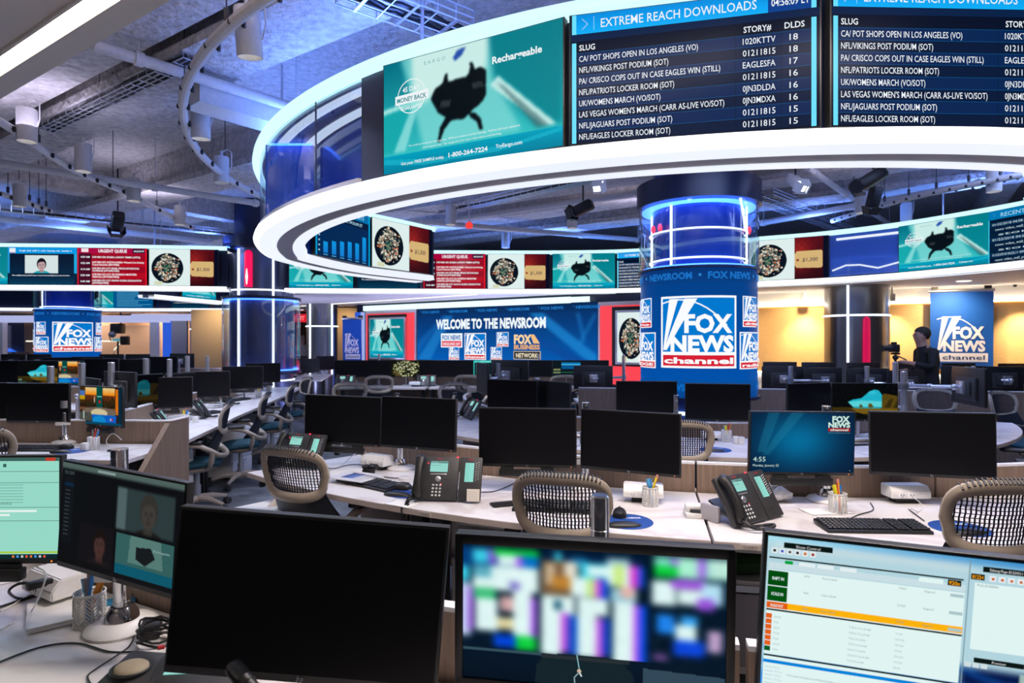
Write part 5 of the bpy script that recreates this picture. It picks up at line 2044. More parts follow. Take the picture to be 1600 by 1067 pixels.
for a0, a1, lab in ((-100, -62, 'inner white desk curving away behind the paired dark monitors'), (-62, -26, 'inner white desk behind the centre dark monitors'),
                    (-26, 10, 'inner white desk with a pen cup, behind the lock screen monitor'), (10, 40, 'inner white desk behind the far right dark monitor'), (40, 62, 'round-ended inner white desk at the photo\'s right')):
    desk_poly('desk', lab, arc(3.52, a0 + g, a1 - g, 12), arc(2.645, a0 + g, a1 - g, 12), GB)
    if a0 < 30:
        panel_poly('veneer partition of the ' + lab.replace('white ', ''), arc(2.63, a0 + g, a1 - g, 12), 1, .12, .875, 'veneer partitions of the inner curved row')
# spine partitions beside the badge column
panel_poly('lilac-lit veneer partition left of the badge column', [(.90, 8.15), (1.66, 8.0)], 1, .05, .95, 'spine partitions')
panel_poly('long veneer partition right of the badge column', [(3.14, 7.95), (4.8, 7.72), (6.5, 7.45)], 1, .05, .95, 'spine partitions')
for x0, x1, lab in ((.9, 1.66, 'white desk behind the spine partition left of the badge column'), (3.2, 6.5, 'white desk hidden behind the long spine partition')):
    desk_poly('desk', lab, [(x1, 8.72 if x1 < 2 else 8.2), (x0, 8.85 if x0 < 2 else 8.72)], [(x1, 8.08 if x1 < 2 else 7.58), (x0, 8.24 if x0 < 2 else 8.06)], 'white desks behind the spine')
# far centre row
for x0, x1, lab in ((-3.15, -1.55, 'far white desk in front of the red niche'), (-1.5, .1, 'far white desk in front of the welcome wall\'s left half'), (.15, 1.7, 'far white desk left of the badge column')):
    desk_poly('desk', lab, [(x0, 10.78), (x1, 10.72)], [(x0, 11.42), (x1, 11.36)], 'far white desks below the welcome wall')
    panel_poly('veneer partition of the ' + lab.replace('white ', ''), [(x0, 11.44), (x1, 11.38)], 1, .12, .96, 'far veneer partitions below the welcome wall')
# left block: one straight desk facing the camera, one long desk along the aisle
desk_poly('desk', 'straight white desk with a mesh chair at the photo\'s left', [(-5.3, 4.36), (-2.70, 4.20)], [(-5.3, 5.0), (-2.70, 4.86)], 'white desks of the left block')
panel_poly('veneer partition behind the studio picture monitor', [(-5.3, 5.02), (-2.66, 4.88)], 1, .12, .93, 'veneer partitions of the left block')
t = thing('end_panel', 'slanted veneer end panel closing the straight desk at the left', 'end panel', (-2.66, 4.2, 0))
b = MB()
pr = [(.0, .0), (.0, .58), (.42, .955), (.68, .955), (.68, 0)]
b.verts_faces([Vector((x, y, z)) for x in (0, .04) for (y, z) in pr], [[0, 1, 2, 3, 4], [9, 8, 7, 6, 5]] + [[i, (i + 1) % 5, 5 + (i + 1) % 5, 5 + i] for i in range(5)])
b.build('board', M_WOOD, t, smooth=False)
b = MB()
b.box((.02, .55, .958), (.05, .27, .006))
b.build('cap', M_EDGE, t, smooth=False)
edge = smooth_path([(-2.74, 5.09), (-2.90, 5.95), (-3.07, 6.75), (-3.33, 8.3), (-3.62, 9.87), (-3.86, 11.0)], 8)
for i, lab in enumerate(('long aisle desk, stretch nearest the slanted end panel', 'long aisle desk, second stretch beside the second side chair', 'long aisle desk, third stretch beside the farther side chairs', 'long aisle desk, last stretch by the lit glass column')):
    seg = edge[i * 10:i * 10 + 11]
    rear = [Vector((p.x - .68, p.y - .03 * k)) for k, p in enumerate(seg)]
    rear = []
    for k, p in enumerate(seg):
        j = min(i * 10 + k, len(edge) - 2)
        d = (edge[j + 1] - edge[j]).normalized()
        rear.append(p + Vector((-d.y, d.x)) * .68)
    desk_poly('desk', lab, [(p.x, p.y) for p in seg], [(p.x, p.y) for p in rear], 'long white aisle desk stretches')
    panel_poly('veneer partition behind the ' + lab.replace('long aisle desk, ', 'aisle desk '), [(p.x - .01, p.y) for p in rear], 1, .12, .95, 'veneer partitions of the aisle desk')
# far left rows
for y0, x0, x1, lab in ((7.4, -8.6, -4.6, 'white desk two rows back at the left'), (9.6, -11.5, -5.3, 'white desk three rows back at the left'), (13.0, -14, -6.6, 'white desk in front of the glass-fronted studio')):
    desk_poly('desk', lab, [(x0, y0), (x1, y0 - .1)], [(x0, y0 + .66), (x1, y0 + .56)], 'far white desks at the left')
    panel_poly('partition of the ' + lab, [(x0, y0 + .7), (x1, y0 + .6)], 1, .1, .97, 'far partitions at the left')
desk_poly('desk', 'far white aisle desk left of the slim steel column', [(-4.1, 12.9), (-4.6, 15.4)], [(-4.8, 12.8), (-5.3, 15.3)], 'far white aisle desks')

# white cubby, under-desk shelves, drawer units
t = thing('cubby', 'white open cubby under the open end of the middle desk', 'cubby', (-1.37, 3.42, 0), R(-42))
b = MB()
b.box((0, 0, .60), (.40, .42, .03)); b.box((0, 0, .03), (.40, .42, .03)); b.box((-.185, 0, .31), (.03, .42, .56)); b.box((.185, 0, .31), (.03, .42, .56)); b.box((0, .195, .31), (.37, .03, .56)); b.box((0, 0, .38), (.37, .4, .02))
b.build('carcass', M_WHITE, t, smooth=False)
o = MB(); o.box((0, 0, .07), (.12, .12, .14), .02); o = o.build('red_box', mat('red_card', (.5, .02, .03), .5), loc=(-1.33, 3.36, .39)); tag(o, 'small red box inside the white cubby', 'box')
for k, (a, lab) in enumerate(((-21.5, 'white low shelf under the middle desk, glimpsed left of the multi picture monitor'), (-10.5, 'white low shelf with a dark green bag, right of the multi picture monitor'))):
    c = polar(4.93, a)
    t = thing('low_shelf', lab, 'shelf', (c.x, c.y, 0), R(a), 'white low shelves under the middle desk')
    b = MB()
    for z in (.035, .44, .60):
        b.box((0, 0, z), (1.0, .30, .03))
    for x in (-.485, .485):
        b.box((x, 0, .31), (.03, .30, .56))
    b.box((0, .14, .31), (1.0, .02, .56))
    b.build('carcass', M_WHITE, t, smooth=False)
    b = MB(); b.box((0, -.155, .42), (1.0, .012, .03)); b.build('front_rail', M_SILVER, t)
    b = MB(); b.box((0, -.14, .22), (.94, .01, .34)); b.build('drawer_front', M_GREY, t)
o = MB()
o.ball((0, 0, .06), .12, (1.5, 1.0, .55), 14); o.ball((.08, .02, .07), .09, (1.2, 1, .6), 12)
o = o.build('green_bag', mat('green_cloth', (.012, .06, .012), .9, bump=.6, nscale=12), loc=polar(4.95, -10.2, .455)); tag(o, 'dark green cloth bag lying on the low shelf under the desk', 'bag')
for x, y, rz, lab in ((-3.17, 5.35, -7, 'white drawer unit under the aisle desk, next to the end panel'), (-3.35, 7.0, -8, 'white drawer unit under the aisle desk, second from the end panel'), (-3.60, 8.6, -9, 'white drawer unit under the aisle desk, third from the end panel')):
    t = thing('drawer_unit', lab, 'drawers', (x, y, 0), R(rz), 'white drawer units under the aisle desk')
    b = MB(); b.box((0, 0, .31), (.44, .40, .56), .006); b.build('carcass', M_WHITE, t)
    for i, z in enumerate((.14, .32, .49)):
        b = MB(); b.box((.225, 0, z), (.016, .38, .16), .004); dr = b.build('drawer', M_CAP, t)
        b = MB(); b.box((.236, 0, z + .06), (.012, .12, .012)); b.build('handle', M_SILVER, dr)

# ------------------------------------------------------------------ monitors
MG = 'flat monitors of the newsroom'
PROTO = {}


def pose(o, loc, yaw=0, pitch=0, roll=0):
    o.location = loc
    o.rotation_mode = 'YXZ'
    o.rotation_euler = (R(pitch), R(roll), R(yaw))
    return o


def monitor(label, loc, yaw=0, pitch=0, roll=0, pic=None, bar=False, kind='thin', group=MG, led=M_ORANGE_LED):
    """screen centre at loc; local -y is the viewer's side"""
    w, h = (.539, .325) if kind == 'thin' else (.555, .322)
    mx, mt, mb = (.006, .006, .017) if kind == 'thin' else (.017, .021, .024)
    t = thing('monitor', label, 'monitor', loc, 0, group)
    pose(t, loc, yaw, pitch, roll)
    if kind not in PROTO:
        b = MB(); b.box((0, .012, 0), (w, .024, h), .003)
        if kind != 'thin':
            iw, ih, oz = w - 2 * mx, h - mt - mb, (mb - mt) / 2
            for (cx, cz, sx, sz) in ((0, h / 2 - mt / 2, w - .004, mt), (0, -h / 2 + mb / 2, w - .004, mb), (-w / 2 + mx / 2, 0, mx, h - .004), (w / 2 - mx / 2, 0, mx, h - .004)):
                b.box((cx, -.003, cz), (sx, .010, sz), .002)
        PROTO[kind] = [b.build('housing', M_BLACK, t).data]
        b = MB(); b.box((0, .034, -.02), (w * .62, .03, h * .62), .012); b.box((0, .055, -.02), (w * .42, .02, h * .38), .008)
        PROTO[kind].append(b.build('rear_cover', M_DARK, t).data)
        b = MB(); b.box((0, .075, -.01), (.11, .03, .11), .006); b.tube([(0, .08, -.01), (0, .12, -.01)], .02, 10); b.ball((0, .125, -.01), .028, n=12)
        PROTO[kind].append(b.build('mount', M_SILVER, t).data)
        b = MB(); b.box((0, -.0012, (mb - mt) / 2), (w - 2 * mx, .002, h - mt - mb))
        PROTO[kind].append(b.build('display', M_OFF, t).data)
        b = MB(); b.ball((w * .445, -.001, -h / 2 + .008), .0022, n=8)
        PROTO[kind].append(b.build('power_light', led, t).data)
        b = MB()
        b.box((-.11, .0, -h / 2 - .006), (.07, .02, .012)); b.box((.11, .0, -h / 2 - .006), (.07, .02, .012))
        b.box((0, .0, -h / 2 - .030), (.31, .035, .038), .006)
        PROTO['bar'] = b
        b = MB()
        lg = [((-.004, .006), (-.006, -.006)), ((-.005, .001), (-.001, .001)), ((-.001, .001), (-.002, -.004)), ((.003, .002), (.0015, -.008)), ((.003, .002), (.006, .001)), ((.006, .001), (.005, -.004)), ((.005, -.004), (.002, -.004))]
        for (p, q) in lg:
            b.cyl((p[0], -.0009, -h / 2 + .0095 + p[1]), (q[0], -.0009, -h / 2 + .0095 + q[1]), .0007, n=5)
        PROTO[kind].append(b.build('maker_mark', M_SILVER, t).data)
        if 'barmesh' not in PROTO:
            sb = PROTO['bar'].build('sound_bar', M_BLACK, t)
            PROTO['barmesh'] = sb.data
            if not bar:
                bpy.data.objects.remove(sb)
    else:
        for nm, me in zip(('housing', 'rear_cover', 'mount', 'display', 'power_light', 'maker_mark'), PROTO[kind]):
            link(nm, me, t)
        if bar:
            link('sound_bar', PROTO['barmesh'], t)
    if pic is not None:
        for c in t.children:
            if c.name.startswith('display'):
                c.data = pic
                c.location = (0, -.0028, (mb - mt) / 2)
                c.scale = ((w - 2 * mx) / S16[0], 1, (h - mt - mb) / S16[1])
    return t


def stand(label, pole, z0, z1, targets, dia=.045, base=True, m=M_CHROME, group='monitor stands'):
    """round pole on a white foot with arms reaching the monitors' mounts"""
    t = thing('monitor_stand', label, 'monitor stand', (pole[0], pole[1], z0), 0, group)
    b = MB()
    b.lathe([(0, 0), (dia / 2, 0), (dia / 2, z1 - z0 - .004), (dia / 2 - .003, z1 - z0), (0, z1 - z0)], n=24)
    for z in np.arange(.08, z1 - z0, .085):
        b.lathe([(dia / 2 - .001, z - .0015), (dia / 2 + .0008, z), (dia / 2 - .001, z + .0015)], n=24)
    b.build('pole', m, t)
    if base:
        b = MB(); b.lathe([(0, 0), (.092, 0), (.095, .008), (.088, .016), (.045, .028), (0, .032)], n=36); b.build('foot', M_WHITE, t)
        b = MB(); b.lathe([(.03, .028), (.045, .03), (.042, .045), (.030, .065), (.028, .065)], n=24); b.build('collar', M_CHROME, t)
        b = MB(); b.box((-.03, -.035, .16), (.05, .014, .028), .004); b.box((.012, -.03, .16), (.10, .01, .02), .003); b.build('cable_clip', M_WHITE, t)
    for tg in targets:
        q = Vector(tg) - t.location
        b = MB()
        e = Vector((0, 0, q.z))
        d = (q - e)
        k = e + d * .55 + Vector((0, .035, 0))
        b.tube([e, k], .016, 10); b.tube([k, q], .013, 10)
        b.ball(k, .022, n=12)
        b.lathe([(dia / 2, -.03), (dia / 2 + .012, -.03), (dia / 2 + .012, .03), (dia / 2, .03)], e, n=20)
        b.build('arm', M_SILVER, t)
    return t


def mount_of(mon, back=.125):
    bpy.context.view_layer.update()
    return mon.matrix_world @ Vector((0, back, -.01))


MP = {k: f().mesh('display', *S16) for k, f in (('cave', pic_cave), ('studio', pic_studio), ('foxlock', pic_foxlock), ('coral', pic_coral), ('green', pic_green), ('app', pic_blue_app),
                                                  ('multi', pic_multiview), ('console', pic_console), ('office', pic_office), ('feeds', pic_feeds))}
# nearest row
M1 = monitor('big dark monitor nearest the camera, tilted', (-.405, 1.189, 1.06), 0, -2.6, 4.5)
M2 = monitor('thick framed monitor full of blurred control room pictures', (.157, 1.207, 1.012), -8.8, 1.3, .5, MP['multi'], kind='thick')
M3 = monitor('monitor with the pale graphics program, at the lower right', (.71, 1.025, 1.056), -13.8, 3, 2.5, MP['console'])
L1 = monitor('monitor with a pale green page, cut by the photo\'s left edge', (-1.62, 1.80, 1.066), 1, 0, 0, MP['office'], bar=True)
L2 = monitor('monitor with dark video feeds beside the pale green page', (-1.075, 1.642, 1.065), -22.8, -1.9, 2.5, MP['feeds'])
L2.scale = (.94, .94, .94)
stand('chrome monitor pole rising behind the multi picture monitor', (.192, 1.315), ZD, 1.235, [mount_of(M2)], base=False, dia=.04)
stand('white footed monitor stand next to the white pen cup', (-1.131, 1.745), ZD, 1.12, [mount_of(L2), mount_of(L1)])
stand('monitor stand hidden behind the big dark monitor', (-.37, 1.40), ZD, .985, [mount_of(M1)])
stand('monitor stand behind the graphics program monitor', (.77, 1.17), ZD, 1.0, [mount_of(M3)], base=False)
stand('thick chrome pole glimpsed above the dark feeds monitor', (-2.16, 3.31), 0.0, .98, [], dia=.085, base=True)
# middle row
A1 = monitor('left one of the two dark monitors at the open end of the middle row', (-1.12, 3.97, 1.049), -10.6, .2, 1.3, bar=True)
A2 = monitor('right one of the two dark monitors at the open end of the middle row', (-.593, 3.773, 1.056), -22.1, -3, 0)
A3 = monitor('dark monitor with a sound bar, behind the centre mesh chair', (.083, 3.294, 1.043), -7.5, .7, 0, bar=True)
A4 = monitor('dark monitor turned slightly, left of the tilted phone', (.615, 3.17, 1.04), -27, -2, 0)
A5 = monitor('blue lock screen monitor showing the time', (1.468, 3.042, 1.054), 1.1, 1.3, .7, MP['foxlock'], bar=True)
A6 = monitor('dark monitor right of the blue lock screen', (2.083, 2.989, 1.057), -19.5, .8, -1)
SGR = 'monitor stands of the middle row'
stand('monitor stand with a round white foot between the paired dark monitors', (-.725, 3.93), ZD, 1.10, [mount_of(A1), mount_of(A2)], group=SGR)
stand('monitor stand between the two centre dark monitors', (.415, 3.38), ZD, 1.23, [mount_of(A3), mount_of(A4)], group=SGR)
stand('monitor stand behind the blue lock screen', (1.64, 3.14), ZD, 1.235, [mount_of(A5), mount_of(A6)], group=SGR)


def far_mon(label, x0, x1, y, d, yaw=0, pic=None, bar=False, hc=.165, own=False):
    """monitor whose top edge appears at row y and spans columns x0..x1 at distance d"""
    c = PD((x0 + x1) / 2, y, d)
    m_ = monitor(label, (c.x, d, c.z - hc), yaw, 0, 0, pic, bar)
    if own:
        zz = ZD - (c.z - hc)
        b = MB()
        b.cyl((0, .125, zz), (0, .125, .0), .016, n=10)
        b.lathe([(0, zz), (.085, zz), (.085, zz + .012), (.03, zz + .022), (0, zz + .022)], (0, .125, 0), n=20)
        b.build('stand_pole', M_SILVER, m_)
    return m_


B1 = far_mon('dark monitor behind the centre monitors, left of a turned one', 762, 837, 593, 5.75, -28)
B2 = far_mon('narrow-looking turned dark monitor behind the centre monitors', 838, 884, 595, 5.55, -56)
B3 = far_mon('dark monitor in front of the badge column\'s left half', 962, 1058, 595, 5.4, -6, own=True)
B4 = far_mon('dark monitor in front of the badge column\'s right half', 1074, 1168, 599, 5.2, -14, own=True)
B5 = far_mon('dark monitor just right of the badge column, behind the lock screen', 1233, 1302, 598, 5.25, 22, own=True)
B6 = far_mon('monitor with a sunny cave beach picture', 1301, 1401, 598, 5.1, -5, MP['cave'], own=True)
SB = 'monitor stands of the inner row'
stand('slim monitor stand between the paired inner monitors', (.234, 5.78), ZD, 1.22, [mount_of(B1), mount_of(B2)], group=SB, m=M_SILVER, base=False)
stand('monitor stand in front of the badge column', (1.384, 5.08), ZD, 1.12, [], group=SB)
stand('chrome pole beside the cave beach monitor', (2.64, 5.10), ZD, 1.01, [], group=SB, dia=.05)
# monitors seen from the side and from behind
BS1 = monitor('monitor seen edge-on above the inner desk phone', (-.32, 6.35, 1.18), -75, 0, 0)
BS2 = monitor('second edge-on monitor behind the inner desk phone', (-.02, 6.75, 1.20), 140, 0, 0)
stand('silver pole behind the edge-on monitors', (-.15, 6.62), ZD, 1.33, [mount_of(BS1), mount_of(BS2)], group=SB, m=M_SILVER)
RB1 = monitor('monitor seen edge-on right of the cave beach picture', (4.0, 5.25, 1.18), 78, 0, 0)
RB2 = monitor('dark edge-on monitor beside the blue mesh chair', (4.18, 5.45, 1.17), 62, 0, 0)
stand('silver pole with arms right of the cave beach picture', (3.55, 5.45), ZD, 1.30, [mount_of(RB1), mount_of(RB2)], group=SB, m=M_SILVER, dia=.055)
stand('second silver pole right of the cave beach picture', (3.95, 6.2), ZD, 1.36, [], group=SB, m=M_SILVER, dia=.05)
BG = 'monitors seen from behind over the long spine partition'
bk = []
for i, (x0, x1, y, lab) in enumerate(((1195, 1249, 572, 'first monitor back right of the badge column'), (1253, 1315, 574, 'second monitor back right of the badge column'),
                                      (1332, 1378, 575, 'third monitor back, under the steel column'), (1387, 1440, 578, 'fourth monitor back, under the photographer\'s camera'),
                                      (1478, 1530, 571, 'monitor back right of the photographer'), (1532, 1600, 572, 'monitor back at the photo\'s right edge'))):
    m_ = far_mon(lab, x0, x1, y, 8.25 - .12 * i, 180 + (-8, 4, -6, 8, -6, 3)[i])
    m_['group'] = BG
    bk.append(m_)
for i, (x, a, bb_) in enumerate(((1234, 0, 1), (1353, 2, 3), (1518, 4, 5))):
    d = 8.12 - .18 * i
    c = PD(x, 572, d)
    stand(('silver pole among the monitor backs beside the badge column', 'silver pole under the steel column', 'silver pole between the two rightmost monitor backs')[i], (c.x, d - .02), ZD if i else ZD, c.z + .0, [mount_of(bk[a]), mount_of(bk[bb_])], group='stands behind the spine', m=M_SILVER, base=False, dia=.06)
LM = monitor('monitor back left of the badge column, over the lilac partition', (1.13, 8.38, 1.07), 176, 0, 0)
stand('silver pole left of the badge column', (1.60, 8.62), ZD, 1.38, [mount_of(LM)], group='stands behind the spine', m=M_SILVER, base=False)
BG2 = 'farther dark monitors below the amber wall'
for i, (x0, x1, lab) in enumerate(((1194, 1242, 'farther dark monitor beside the badge column'), (1252, 1304, 'farther dark monitor left of the steel column'), (1323, 1373, 'farther dark monitor in front of the steel column'),
                                   (1394, 1446, 'farther dark monitor behind the camera tripod'), (1474, 1520, 'farther dark monitor under the blue banner\'s left part'), (1560, 1610, 'farther dark monitor right of the blue banner'))):
    far_mon(lab, x0, x1, 565 + i * .5, 9.7, 180, own=True)['group'] = BG2
desk_poly('desk', 'white desk carrying the farther dark monitors below the amber wall', [(3.9, 9.95), (8.6, 9.45)], [(3.9, 9.35), (8.6, 8.9)], 'white desks behind the spine')
# far centre row
FG = 'dark monitors of the far row below the welcome wall'
for x0, x1, lab, pk in ((524, 566, 'far dark monitor at the left end below the red niche', None), (567, 610, 'far dark monitor second from the left end of the row', None), (612, 654, 'far monitor with the pale coral picture', 'coral'),
                        (656, 698, 'far dark monitor right of the coral picture', None), (699, 740, 'far dark monitor between the coral and the green pictures', None), (741, 783, 'far monitor with a green bordered page', 'green'),
                        (819, 862, 'far dark monitor left of the blue bordered program', None), (865, 906, 'far monitor with a blue barred program', 'app'), (908, 950, 'far dark monitor at the right end, below the red frame', None)):
    far_mon(lab, x0, x1, 562.5, 11.25, 0, MP[pk] if pk else None, own=True)['group'] = FG
for x, lab in ((592, 'slim pole behind the far row, under the red niche'), (842, 'slim pole behind the far row, under the welcome wall')):
    c = PD(x, 553, 11.3); stand(lab, (c.x, 11.32), ZD, c.z, [], group='far poles', m=M_SILVER, base=False)
# left block
C1_ = far_mon('dark monitor left of the studio picture', 5, 112, 598, 4.93, -3)
C2_ = far_mon('monitor showing a sunset anchor desk studio', 115, 199, 603, 4.85, -24, MP['studio'], bar=True)
C0_ = far_mon('dark monitor cut by the photo\'s left edge', -85, 3, 598, 4.95, 12, own=True)
stand('white footed stand under the dark monitor left of the studio picture', (-3.66, 4.93), ZD, .99, [mount_of(C1_)], group='stands of the left block')
GLB = 'monitors along the long aisle desk'
for (x0, x1, y, d, yaw, lab) in ((225, 284, 589, 6.15, 22, 'dark aisle desk monitor nearest the slanted end panel'), (298, 346, 580, 7.45, 20, 'second dark aisle desk monitor from the slanted end panel'),
                                 (357, 402, 572, 8.6, 14, 'third dark aisle desk monitor, in front of the glass column'), (398, 424, 567, 9.9, 24, 'fourth dark aisle desk monitor, overlapping the glass column')):
    far_mon(lab, x0, x1, y, d, yaw, None, True, own=True)['group'] = GLB
far_mon('aisle desk monitor with a dim cave picture, turned sideways', 197, 226, 585, 5.95, 58, pic_cave().mesh('display', *S16, gain=.18), own=True)['group'] = GLB
far_mon('dark sideways monitor between the first two aisle desk monitors', 284, 300, 582, 7.3, 64, own=True)['group'] = GLB
PG = 'silver poles between the left rows'
for x, y0, d, lab in ((79, 572, 5.4, 'first silver pole above the dark monitor at the left'), (128, 567, 5.5, 'silver pole above the studio picture\'s left part'), (174, 566, 5.6, 'silver pole above the studio picture\'s right part'),
                      (228, 560, 6.3, 'silver pole above the sideways cave picture'), (265, 561, 7.0, 'silver pole between first and second aisle monitors, farther back'), (293, 556, 7.9, 'silver pole behind the second aisle monitor'), (324, 556, 8.8, 'silver pole left of the glass column')):
    c = PD(x, y0, d); stand(lab, (c.x, d), ZD if d < 5.6 else 0.0, c.z, [], group=PG, m=M_SILVER, base=False, dia=.055)
KB = 'dark monitor backs of the left rows'
for (x0, x1, y, d, yaw, lab) in ((130, 160, 590, 5.9, 140, 'dark monitor back slanting between the silver poles'), (168, 212, 580, 5.62, 150, 'second dark monitor back slanting behind the silver poles')):
    far_mon(lab, x0, x1, y, d, yaw, own=True)['group'] = KB
desk_poly('desk', 'white desk behind the straight desk at the left', [(-2.9 - 2.4, 5.75), (-3.66, 5.90)], [(-2.9 - 2.4, 5.14), (-3.66, 5.10)], 'white desks of the left block')
FLG = 'far dark monitors at the left'
for (x0, x1, y, d, yaw, lab, pk) in ((-20, 34, 563, 7.95, 3, 'far dark monitor at the photo\'s left edge', None), (36, 82, 563, 7.95, 0, 'far monitor with a cave beach picture at the left', 'cave'), (83, 121, 563, 7.95, -8, 'far monitor with a small studio picture at the left', 'studio'),
                                     (133, 177, 560, 8.0, -4, 'far dark monitor right of the small studio picture', None), (180, 222, 561, 8.05, 3, 'far dark monitor behind the third silver pole', None),
                                     (70, 112, 558, 10.2, 0, 'far dark monitor under the distant badge column', None), (114, 158, 557, 10.2, 0, 'far dark monitor right under the distant badge column', None), (232, 272, 557, 10.1, 0, 'far dark monitor left of the glass column', None),
                                     (3, 40, 553, 13.5, 180, 'most distant monitor back at the left edge', None), (44, 80, 553, 13.5, 180, 'most distant monitor back left of the badge column', None), (158, 192, 553, 13.5, 180, 'most distant monitor back in front of the studio glass', None),
                                     (200, 232, 553, 13.5, 180, 'most distant monitor back by the right studio post', None), (270, 300, 552, 13.5, 180, 'most distant monitor back beside the steel column', None)):
    far_mon(lab, x0, x1, y, d, yaw, MP[pk] if pk else None, own=True)['group'] = FLG
for (x0, x1, y, d, yaw, lab) in ((470, 492, 560, 13.4, 40, 'far bluish monitor just right of the glass column'), (500, 518, 556, 13.9, 60, 'far turned monitor in front of the slim steel column'), (452, 472, 556, 14.6, 20, 'far dark monitor behind the exit doorway aisle')):
    far_mon(lab, x0, x1, y, d, yaw, own=True)['group'] = FLG

# ------------------------------------------------------------------ mesh backed swivel chairs
CG = 'mesh backed swivel chairs'
ROUT = 26


def make_chair(label, loc, rz):
    """local +y is the way the sitter faces"""
    t = thing('swivel_chair', label, 'chair', loc, rz, CG)

    def by(x, z):
        return -.235 + .075 * (x / .235) ** 2 - (z - .68) * .20

    def sup(a, w, h, e=3.4):
        c, s = math.cos(a), math.sin(a)
        return (math.copysign(abs(c) ** (2 / e), c) * w, math.copysign(abs(s) ** (2 / e), s) * h)
    zc = .855
    loop = []
    for k in range(44):
        x, z = sup(2 * math.pi * k / 44, .215 - (.012 if math.sin(2 * math.pi * k / 44) < 0 else 0), .126)
        loop.append(Vector((x, by(x, z + zc), z + zc)))
    b = MB()
    b.tube(loop, .016, 10, closed=True, flat=1.7, up=(0, 1, 0))
    b.build('back_frame', M_FRAME, t)
    # ribbed mesh: dark ribs with rungs, wrapped over the top of the frame
    b = MB()
    n = 23
    for i in range(n):
        x = -.185 + .37 * i / (n - 1)
        hz = .128 * (1 - min(1, abs(x) / .217) ** 3.4) ** (1 / 3.4)
        pts = []
        for k in range(13):
            z = zc - hz + 2 * hz * k / 12
            xx = x + .0014 * (1 if k % 2 else -1)
            pts.append(Vector((xx, by(x, z) + .010, z)))
        b.tube(pts, .0043, 4)
        top = zc + hz
        b.tube([(x, by(x, top) + .016, top + .006), (x, by(x, top), top + .030), (x, by(x, top) - .020, top + .012)], .0052, 5)
    for k in range(15):
        z = zc - .112 + .224 * k / 14
        hx = .205 * (1 - min(1, abs(z - zc) / .128) ** 3.4) ** (1 / 3.4)
        b.tube([(x, by(x, z) + .011, z) for x in np.linspace(-hx, hx, 9)], .0016, 4)
    b.build('back_mesh', M_MESH, t)
    # flexible dark waist
    b = MB()
    rows = []
    for k in range(7):
        u = k / 6
        z = .740 - .20 * u
        w = .19 + .02 * math.sin(u * 1.4) + .055 * u * u
        rows.append([Vector((w * s, by(w * s * .9, z) + .012 + .03 * u + .03 * u * s * s, z + .028 * s * s * (1 - u) - .02 * u * (1 - s * s))) for s in np.linspace(-1, 1, 15)])
    b.grid(rows)
    rows2 = [[p + Vector((0, .008, 0)) for p in r] for r in rows]
    b.grid(rows2)
    b.build('waist', M_MESH, t)
    # lower frame hoop with arms
    b = MB()
    hoop = [(-.285, .06, .652), (-.29, -.05, .635), (-.275, -.13, .59), (-.235, -.19, .54), (-.12, -.235, .515), (0, -.245, .508)]
    hoop = [Vector(p) for p in hoop] + [Vector((-p[0], p[1], p[2])) for p in hoop[-2::-1]]
    b.tube(hoop, .022, 10, flat=1.3, up=(0, .5, 1))
    low = [(-.262, -.15, .57), (-.24, -.14, .49), (-.17, -.12, .43), (-.06, -.10, .40), (.06, -.10, .40), (.17, -.12, .43), (.24, -.14, .49), (.262, -.15, .57)]
    b.tube(low, .024, 10, flat=1.4, up=(0, 1, .3))
    b.build('arm_frame', M_FRAME, t)
    for s in (-1, 1):
        b = MB(); b.box((s * .285, .06, .668), (.085, .26, .028), .013); b.build('armrest', M_DARK, t)
    # seat
    b = MB()
    rows = []
    for k in range(11):
        u = k / 10
        y = -.20 + .46 * u
        w = .205 + .04 * math.sin(u * 2.4)
        zt = .475 + .012 * math.cos(u * 3) - .05 * max(0, u - .75) * 3
        ring_ = []
        for j in range(16):
            x, z = sup(2 * math.pi * j / 16, w, .036, 3)
            ring_.append(Vector((x, y, zt - .03 + z)))
        rows.append(ring_)
    b.grid(rows, closed=True)
    for rw in (rows[0], rows[-1]):
        b.verts_faces(rw, [list(range(16))])
    b.build('seat', M_SEAT, t)
    b = MB(); b.ball((0, .02, .41), .2, (1.0, 1.0, .28), 18); b.build('seat_shell', M_FRAME, t)
    b = MB(); b.cyl((0, 0, .10), (0, 0, .24), .034, n=16); b.cyl((0, 0, .24), (0, 0, .39), .024, n=16); b.build('column', M_SILVER, t)
    b = MB()
    for k in range(5):
        a = 2 * math.pi * k / 5 + .3
        d = Vector((math.cos(a), math.sin(a), 0))
        b.tube([d * .02 + Vector((0, 0, .115)), d * .14 + Vector((0, 0, .112)), d * .29 + Vector((0, 0, .075))], [.034, .027, .017], 8, flat=.8)
    b.ball((0, 0, .11), .045, n=12)
    b.build('star_base', M_FRAME, t)
    for k in range(5):
        b = MB()
        a = 2 * math.pi * k / 5 + .3
        d = Vector((math.cos(a), math.sin(a), 0))
        q = Vector((-d.y, d.x, 0))
        for s in (-1, 1):
            b.cyl(d * .30 + Vector((0, 0, .03)) + q * (.008 * s), d * .30 + Vector((0, 0, .03)) + q * (.028 * s), .03, n=12)
        b.cyl(d * .30 + Vector((0, 0, .03)), d * .295 + Vector((0, 0, .075)), .008, n=6)
        b.cyl(d * .30 + Vector((0, 0, .03)) - q * .02, d * .30 + Vector((0, 0, .03)) + q * .02, .007, n=6)
        b.build('caster', M_DARK, t)
    return t


def cp(x, d):
    return Vector(((x - CXP) / FPX * d, d, 0))


